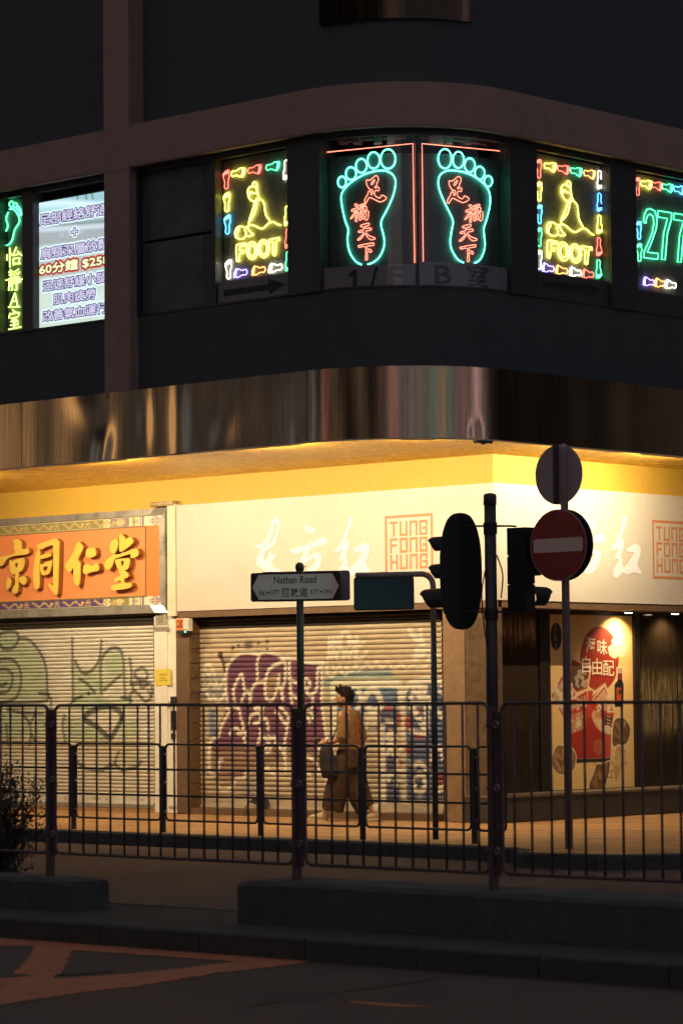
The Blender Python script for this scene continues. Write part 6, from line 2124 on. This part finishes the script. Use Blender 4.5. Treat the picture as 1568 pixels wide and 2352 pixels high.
def ring(f, r, z, rf, rr, tf=0.0):
    """horizontal ellipse, half sizes along forward and sideways, tilted by tf"""
    return ((f, r, z), (rf, 0, rf * tf), (0, rr, 0))
def limb(mb, pts, n=10):
    P = [Vector(p[:3]) for p in pts]
    rings = []
    for i, p in enumerate(P):
        t = (P[min(i + 1, len(P) - 1)] - P[max(i - 1, 0)]).normalized()
        x = t.cross(Vector((0, 1, 0)))
        if x.length < .2: x = t.cross(Vector((1, 0, 0)))
        x.normalize()
        y = t.cross(x).normalized()
        rings.append((p, x * pts[i][3], y * pts[i][3]))
    mb.loft(rings, n)
m_skin = surf('skin', (.42, .21, .12), .5, var=.06, scale=20)
m_hair = surf('black_hair', (.010, .007, .006), .75, var=.3, scale=60, bump=.4, bscale=200, spec=.15)
m_tee = surf('tan_cotton', (.20, .105, .036), .9, var=.1, scale=9, bump=.15, bscale=400)
m_trouser = surf('brown_trousers', (.050, .024, .009), .85, var=.2, scale=7, bump=.15, bscale=300)
m_shoe = surf('pale_sneaker', (.62, .46, .26), .6, var=.15, scale=18)
m_sole = surf('sneaker_sole', (.66, .54, .36), .6, var=.1, scale=10)
m_sock = surf('white_sock', (.72, .64, .5), .9, var=.08, scale=40)
m_bag = surf('dark_bag', (.016, .012, .010), .8, var=.3, scale=12, bump=.2, bscale=200)
HF, HZ = .045, 1.575 + ZG           # head centre
HEADTURN = math.radians(22)         # looks a little to the left, over the road
def turn_head(mb, start):
    c, s = math.cos(HEADTURN), math.sin(HEADTURN)
    for i in range(start, len(mb.v)):
        f_, r_, z_ = mb.v[i]
        x, y = f_ - HF + .02, r_
        mb.v[i] = (HF - .02 + x * c + y * s, -x * s + y * c, z_)
B = MB(PF)
B.ball((HF, 0, HZ), .1, 14, (.98, .80, 1.12))
B.ball((HF + .015, 0, HZ - .06), .07, 12, (1.0, .82, 1.0))
B.ball((HF + .055, 0, HZ - .098), .032, 10)                      # chin
B.loft([ring(HF + .095, 0, HZ + .012, .012, .012), ring(HF + .112, 0, HZ - .02, .014, .015), ring(HF + .10, 0, HZ - .034, .014, .017)], 8)   # nose
B.loft([ring(HF + .082, 0, HZ - .055, .016, .024), ring(HF + .088, 0, HZ - .062, .014, .022), ring(HF + .080, 0, HZ - .072, .014, .022)], 8)   # lips
for s_ in (-1, 1):
    B.ball((HF - .008, s_ * .082, HZ - .012), .028, 8, (.75, .35, 1.15))
    B.ball((HF + .078, s_ * .032, HZ + .012), .014, 8, (.8, 1.3, .8))   # brow ridge
turn_head(B, 0)
limb(B, [(HF - .015, 0, HZ - .06, .056), (.005, 0, 1.45 + ZG, .054), (-.01, 0, 1.39 + ZG, .062)])
B.loft([ring(-.01, 0, 1.42 + ZG, .05, .07), ring(-.015, 0, 1.385 + ZG, .075, .16), ring(-.02, 0, 1.32 + ZG, .10, .185), ring(-.015, 0, 1.2 + ZG, .108, .165), ring(0, 0, 1.06 + ZG, .10, .145), ring(0, 0, .94 + ZG, .11, .165), ring(0, 0, .86 + ZG, .10, .16)], 16)
# left arm bent forward to a phone, right arm hanging
limb(B, [(-.01, -.17, 1.375 + ZG, .056), (-.03, -.225, 1.30 + ZG, .05), (-.05, -.26, 1.16 + ZG, .044), (-.045, -.275, 1.06 + ZG, .038), (.06, -.265, 1.02 + ZG, .035), (.17, -.24, 1.01 + ZG, .027), (.20, -.235, 1.01 + ZG, .024)])
limb(B, [(-.01, .17, 1.375 + ZG, .056), (-.03, .225, 1.30 + ZG, .05), (-.06, .255, 1.15 + ZG, .044), (-.09, .265, 1.06 + ZG, .038), (-.07, .268, .95 + ZG, .034), (-.03, .262, .84 + ZG, .025)])
def hand(mb, w, d, up, thumb, curl):
    """palm and five separate fingers; w wrist, d pointing direction, up the back of the hand, thumb side"""
    w, d, up, th = Vector(w), Vector(d).normalized(), Vector(up).normalized(), Vector(thumb).normalized()
    pal = [w, w + d * .035, w + d * .075, w + d * .092]
    mb.loft([(pal[0], th * .024, up * .016), (pal[1], th * .034, up * .016), (pal[2], th * .042, up * .014), (pal[3], th * .038, up * .010)], 10)
    for i, (s_, ln) in enumerate(((.030, .068), (.010, .078), (-.010, .072), (-.029, .056))):
        p = w + d * .085 + th * s_
        a_ = d.copy()
        pts = [(*p, .0088)]
        for k, q in enumerate((.45, .32, .23)):
            a_ = (a_ - up * curl * (.5 + .5 * k)).normalized()
            p = p + a_ * ln * q
            pts.append((*p, .0085 - .0008 * k))
        limb(mb, pts, 7)
    p = w + d * .02 + th * .025
    pts = [(*p, .012)]
    for q, a_ in ((.035, (th * .8 + d * .6)), (.028, (d + th * .15 - up * curl * .4)), (.022, d - up * curl * .6)):
        p = p + a_.normalized() * q
        pts.append((*p, .0098))
    limb(mb, pts, 7)
hand(B, (.195, -.235, 1.01 + ZG), (1, .12, -.05), (0, -.75, .66), (.1, .66, .75), .55)
hand(B, (-.03, .262, .85 + ZG), (.15, 0, -1), (0, 1, 0), (1, 0, 0), .35)
# legs in mid stride: left forward, right back
limb(B, [(.0, -.085, .90 + ZG, .085), (.10, -.09, .70 + ZG, .072), (.17, -.09, .50 + ZG, .056), (.22, -.09, .34 + ZG, .055), (.27, -.09, .18 + ZG, .040), (.30, -.09, .075 + ZG, .036)], 12)
limb(B, [(.0, .085, .90 + ZG, .085), (-.04, .09, .70 + ZG, .072), (-.09, .09, .50 + ZG, .056), (-.18, .09, .34 + ZG, .055), (-.28, .09, .18 + ZG, .040), (-.345, .09, .085 + ZG, .036)], 12)
body = organic(B, 'body', m_skin, person, .0075, 4)
for s_ in (-1, 1):
    e = MB(PF)
    e.ball((HF + .083, s_ * .034, HZ + .002), .010, 8, (.7, 1.2, .75))
    turn_head(e, 0)
    e.build('eye', m_hair, body, smooth=True)
Hh = MB(PF)
Hh.ball((HF - .03, 0, HZ + .03), .108, 14, (.98, .88, 1.02))
Hh.ball((HF - .055, 0, HZ - .02), .085, 12, (.85, .92, 1.15))
Hh.ball((HF - .015, 0, HZ + .05), .10, 12, (1.0, .86, .98))
random.seed(5)
for i in range(46):       # cropped, ruffled top and short spikes at the front
    t = random.random()
    f_ = HF + .09 - .19 * t
    r_ = random.uniform(-.06, .06)
    z_ = HZ + .10 + .035 * math.sin(math.pi * (.25 + .6 * t)) - abs(r_) * .45
    limb(Hh, [(f_, r_, z_ - .03, .016), (f_ + .012, r_ * 1.1, z_ + .0, .012), (f_ + .022 * (1 - t) + .004, r_ * 1.15, z_ + random.uniform(.012, .036), .0045)], 5)
for k in range(3): limb(Hh, [(HF + .03 + .012 * k, -.02, HZ + .12, .010), (HF + .035 + .012 * k, -.022, HZ + .155, .006), (HF + .034 + .016 * k, -.024, HZ + .172, .004)], 5)
turn_head(Hh, 0)
organic(Hh, 'hair', m_hair, body, .006, 1, lambda p: .003 * noise.noise(p * 60))
# T-shirt: loose body, wide half sleeves
Tt = MB(PF)
Tt.loft([ring(-.008, 0, 1.425 + ZG, .062, .072), ring(-.015, 0, 1.40 + ZG, .080, .13), ring(-.02, 0, 1.35 + ZG, .104, .178), ring(-.022, 0, 1.25 + ZG, .118, .178), ring(-.02, 0, 1.1 + ZG, .122, .172), ring(-.018, 0, .95 + ZG, .128, .176), ring(-.015, 0, .80 + ZG, .136, .184), ring(-.015, 0, .72 + ZG, .14, .188)], 20)
limb(Tt, [(-.012, -.15, 1.37 + ZG, .075), (-.03, -.21, 1.29 + ZG, .070), (-.05, -.245, 1.16 + ZG, .072), (-.05, -.262, 1.07 + ZG, .076), (-.015, -.262, 1.04 + ZG, .068)], 14)
limb(Tt, [(-.012, .15, 1.37 + ZG, .075), (-.03, .205, 1.29 + ZG, .068), (-.06, .232, 1.16 + ZG, .070), (-.08, .245, 1.04 + ZG, .072)], 14)
def folds(p):
    return .010 * noise.noise(Vector((p.x * 7, p.y * 7, p.z * 2.6))) + .006 * noise.noise(p * 16)
tee = organic(Tt, 'shirt', m_tee, person, .010, 4, folds)
# wide trousers
Tr = MB(PF)
Tr.loft([ring(-.01, 0, .92 + ZG, .14, .19), ring(0, 0, .80 + ZG, .155, .205), ring(.005, 0, .68 + ZG, .17, .205)], 18)
limb(Tr, [(.01, -.09, .82 + ZG, .125), (.06, -.09, .64 + ZG, .145), (.11, -.09, .44 + ZG, .155), (.15, -.09, .28 + ZG, .15), (.18, -.09, .14 + ZG, .145)], 14)
limb(Tr, [(-.01, .09, .82 + ZG, .125), (-.04, .09, .64 + ZG, .145), (-.07, .09, .44 + ZG, .15), (-.13, .09, .28 + ZG, .145), (-.20, .09, .15 + ZG, .13)], 14)
organic(Tr, 'trousers', m_trouser, person, .011, 4, lambda p: .014 * noise.noise(Vector((p.x * 9, p.y * 9, p.z * 3))) + .005 * noise.noise(p * 18))
# sneakers
def shoe(f0, r0, z0, tilt, yaw_):
    c_, s_ = math.cos(tilt), math.sin(tilt)
    cy, sy = math.cos(yaw_), math.sin(yaw_)
    def P(x, y, z):
        X, Z = x * c_ - z * s_, x * s_ + z * c_
        return (f0 + X * cy - y * sy, r0 + X * sy + y * cy, z0 + Z)
    def rg(x, hz, hy, zc): return (P(x, 0, zc), Vector(P(x, 0, zc + hz)) - Vector(P(x, 0, zc)), Vector(P(x, hy, zc)) - Vector(P(x, 0, zc)))
    up = MB(PF)
    up.loft([rg(-.095, .02, .022, .055), rg(-.085, .042, .034, .058), rg(-.04, .055, .040, .066), rg(.02, .046, .043, .058), rg(.08, .033, .046, .046), rg(.14, .027, .046, .040), rg(.175, .016, .034, .034), rg(.188, .004, .012, .03)], 14)
    sh_ = up.build('sneaker', m_shoe, person, smooth=True)
    so = MB(PF)
    n = 22
    v, f = [], []
    for z in (.0, .024):
        for k in range(n):
            g = 2 * math.pi * k / n
            x = .045 + .15 * math.cos(g)
            y = (.040 + .010 * math.cos(g)) * math.copysign(abs(math.sin(g)) ** .7, math.sin(g))
            v.append(P(x, y, z))
    f = [(k, (k + 1) % n, n + (k + 1) % n, n + k) for k in range(n)] + [tuple(range(n)), tuple(range(n, 2 * n))]
    so.add(v, f)
    so.build('sole', m_sole, sh_)
    tg_ = MB(PF)
    for i in range(4):
        q = [P(.01 + .025 * i, -.03, .095 - .011 * i), P(.012 + .025 * i, 0, .107 - .013 * i), P(.014 + .025 * i, .03, .095 - .011 * i)]
        tg_.tube(q, .004, 5)
    tg_.build('lace', m_sock, sh_)
    sk = MB(PF)
    limb(sk, [(*P(-.05, 0, .07), .042), (*P(-.052, 0, .13), .040), (*P(-.045, 0, .20), .042)], 12)
    sk.build('sock', m_sock, person, smooth=True)
shoe(.345, -.09, ZG + .002, .10, .1)
shoe(-.315, .09, ZG + .012, -.10, -.1)
# print on the back, laid on the cloth
dg = bpy.context.evaluated_depsgraph_get()
bv = BVHTree.FromPolygons([v.co.copy() for v in tee.data.vertices], [tuple(p.vertices) for p in tee.data.polygons])
inv = INV[person.name]
def on_back(r, z, lift):
    o = inv @ PF.world(-.6, r, z)
    d = (inv @ PF.world(0, r, z)) - o
    h = bv.ray_cast(o, d.normalized())
    if h[0] is None: return None
    return h[0] - d.normalized() * lift
def back_print(body, z1, z0, r0, r1, lift, off, mat, name):
    v0, _ = text_geo(body, 0.0)
    v, f = text_geo(body, off)
    x0, x1 = min(p[0] for p in v0), max(p[0] for p in v0)
    y0, y1 = min(p[1] for p in v0), max(p[1] for p in v0)
    co = []
    for p in v:         # reads downwards
        z = z1 + (z0 - z1) * (p[0] - x0) / (x1 - x0)
        r = r0 + (r1 - r0) * (p[1] - y0) / (y1 - y0)
        q = on_back(r, z, lift)
        co.append(tuple(q) if q else (0, 0, 1))
    me = bpy.data.meshes.new(name)
    me.from_pydata(co, [], f)
    me.materials.append(mat)
    link(bpy.data.objects.new(name, me), tee)
for i, ch in enumerate('XGAUC'):
    zt__ = 1.315 + ZG - i * .092
    back_print(ch, zt__, zt__ - .082, -.035, .05, .004, .05, m_bag, 'print_outline')
    back_print(ch, zt__, zt__ - .082, -.035, .05, .007, .01, surf('orange_print', (.80, .14, .03), .7) if i == 0 else bpy.data.materials['orange_print'], 'print_letter')
# wrist band
wb = MB(PF)
wb.tube([(.15 + .0 * g, -.245 + .032 * math.cos(g * math.pi / 6), 1.012 + ZG + .032 * math.sin(g * math.pi / 6)) for g in range(12)], .007, 5, closed=True)
wb.build('wrist_band', m_hair, body)
# phone in the left hand, bag carried at the front
ph = thing('phone', 'dark phone held in the walking person\'s hand', 'phone', PF, .30, -.22, 1.0 + ZG)
mb = MB(PF)
mb.bevbox(.27, .345, -.225, -.212, .965 + ZG, 1.055 + ZG, .004)
mb.build('case', m_black, ph)
mb = MB(PF)
mb.box(.275, .34, -.2262, -.2255, .97 + ZG, 1.05 + ZG)
mb.build('glass', m_darkframe, ph)
bag = thing('shoulder_bag', 'dark soft bag hanging at the walking person\'s hip', 'bag', PF, .17, -.26, .60 + ZG)
INV[person.name], keep_ = INV[bag.name], INV[person.name]
mb = MB(PF)
mb.loft([ring(.17, -.25, .98 + ZG, .05, .03), ring(.18, -.255, .90 + ZG, .10, .055), ring(.16, -.255, .78 + ZG, .115, .065), ring(.14, -.255, .66 + ZG, .125, .07), ring(.135, -.255, .59 + ZG, .115, .065), ring(.135, -.25, .55 + ZG, .08, .04)], 16)
organic(mb, 'bag_body', m_bag, bag, .010, 4, lambda p: .010 * noise.noise(p * 12))
mb = MB(PF)
mb.tube(cr([(.12, -.26, .96 + ZG), (.05, -.285, 1.10 + ZG), (-.02, -.20, 1.33 + ZG)], False, 5), .010, 5)
mb.build('strap', m_bag, bag)
INV[person.name] = keep_

# ------------------------------------------------------------------ the rest of the crossing, out of frame: what the steel and glass mirror
m_block = surf('opposite_render', (.055, .05, .05), .85, var=.2, scale=1)
m_blockglass = surf('opposite_window', (.02, .02, .025), .2)
def block(fr, a0, a1, o0, o1, h, label, lit=True):
    t = thing('opposite_building', label, 'building', fr, (a0 + a1) / 2, o0, 0)
    mb = MB(fr)
    mb.box(a0, a1, o0, o1, 0, h)
    mb.build('wall', m_block, t)
    mb = MB()
    mb.box(0, 1.4, -.08, .02, 0, 1.5)
    me = mb.part_mesh('window', m_blockglass)
    wl = []
    for c_, st_ in (((1, .62, .30), .8), ((1, .75, .48), 1.1), ((.75, .85, 1), .5), ((1, .5, .25), .5)):
        wl.append(me.copy())
        wl[-1].materials[0] = glow('lit_window', c_, st_)
    z = 3.4
    while z < h - 2:
        a = a0 + 1.2
        while a < a1 - 2:
            o = put('window', random.choice(wl) if lit and z < 12 and random.random() < .45 else me, t, (a - (a0 + a1) / 2, 0, z), 0)
            a += 3.4
        z += 3.2
    return t
block(G, -75, 25, 43, 55, 26, 'tall dark building across the main road, outside the picture')
block(H, 10, 45, 19, 30, 24, 'tall dark building across the side street, outside the picture', False)
def lit_sign(az, dist, z0, z1, w, col, st, label, face=None):
    a = math.radians(az)
    p = Vector((.6 + math.sin(a) * dist, 34 + math.cos(a) * dist))
    t_ = Vector((math.cos(a), -math.sin(a)))
    fr = Flat((p.x, p.y), tuple(t_))
    t = thing('lit_street_sign', label, 'sign', fr, 0, 0, 0)
    mb = MB(fr)
    mb.box(-w / 2, w / 2, -.15, .15, z0, z1)
    mb.build('light_box', glow('light_box', col, st), t)
    mb = MB(fr)
    mb.box(-w / 2 - .06, w / 2 + .06, -.2, .12, z0 - .1, z1 + .1)
    mb.build('sign_case', m_block, t)
    mb = MB(fr)
    mb.lathe((0, -.35, 0), [(.1, 0), (.08, z1)], 8)
    mb.build('mast', m_block, t)
SIGN_WORDS = ['amber lit sign far down the main road, mirrored in the dented steel panels', 'wide dim amber light box added out of view to brighten the left steel panels', 'bluish lit sign down the main road, outside the picture', 'salmon lit sign down the main road, outside the picture', 'narrow sky blue lit sign across the main road, outside the picture', 'pale blue lit sign across the main road, outside the picture', 'orange brown lit sign across the main road, outside the picture', 'warm white lit sign across the main road, outside the picture', 'wide red lit sign behind the viewer, outside the picture',
    'lilac lit sign behind the viewer, outside the picture', 'turquoise lit sign behind the viewer, outside the picture', 'thin amber lit sign behind the viewer, mirrored in the rounded steel', 'slate blue lit sign across the side street, outside the picture', 'dark red lit sign across the side street, outside the picture', 'very tall pink lit sign across the side street, mirrored in glass and rounded steel', 'blue lit sign down the side street, outside the picture', 'wide dim brown light box added out of view to brighten the right steel panels', 'golden lit shop window down the side street, mirrored in the polished stone', 'low orange lit sign down the side street, mirrored in the polished stone']
for i, q in enumerate(((-79, 46, 4, 11.5, 3.2, (1, .62, .26), 2.4), (-93, 50, 4, 12.5, 24.0, (1, .70, .46), .018), (-99, 44, 4, 11, 2.4, (.75, .85, 1), .5), (-112, 42, 4, 11, 1.6, (1, .55, .5), 1.0), (-122, 44, 4, 11.5, .8, (.55, .85, 1), 1.4), (-136, 45, 4, 12, 1.0, (.7, .85, .9), 1.0), (-147, 46, 4, 12, 2.2, (.95, .55, .35), .7), (-160, 48, 4, 12, 1.0, (1, .85, .7), 1.6), (-171, 50, 4, 12, 4.5, (1, .45, .40), .55),
                       (172, 50, 4, 12, 1.0, (.9, .8, 1), .9), (158, 46, 4, 12, .8, (.4, .85, .85), 1.3), (149, 42, 4, 11, .45, (1, .65, .18), 3.0), (141, 40, 4, 11, 1.2, (.45, .6, .9), .6), (128, 38, 4, 11, 1.6, (1, .35, .35), .8), (116.5, 36, 4, 26, .75, (1, .68, .78), 3.6), (103, 34, 4, 10.5, 1.4, (.55, .72, 1), .7), (80, 33, 4, 10, 11, (1, .62, .36), .04), (71.8, 36.5, .8, 2.2, .6, (1, .56, .16), 3.6), (76.6, 33.2, 3.0, 3.4, 1.6, (1, .32, .09), 1.6))):
    lit_sign(*q, label=SIGN_WORDS[i])  # wide dim amber and brown ones are added to brighten the steel's reflections

hues = [('cherry red', (1, .25, .25)), ('mint green', (.5, 1, .75)), ('ice blue', (.6, .85, 1)), ('peach', (1, .7, .5)), ('steel blue', (.45, .6, .95)), ('rose', (1, .5, .6)), ('lemon', (1, .9, .45)), ('plain white', (1, .95, .9)), ('sea green', (.35, .9, .8)), ('mauve', (.8, .55, .9))]
for i, (nm, c_) in enumerate(hues):
    lit_sign((-117, -128, -141, -153, -166, -176, 166, 153.5, 145, 135)[i], 40 + 1.3 * i, 3.5, 10.5 + .2 * i, (.45, .35, .5, .7, .3, .6, .4, .35, .5, .4)[i], c_, 1.5 + .25 * (i % 4), 'slim vertical ' + nm + ' light box added out of view to streak the rounded steel')  # unseen light boxes in invented hues, added to stripe the rounded steel
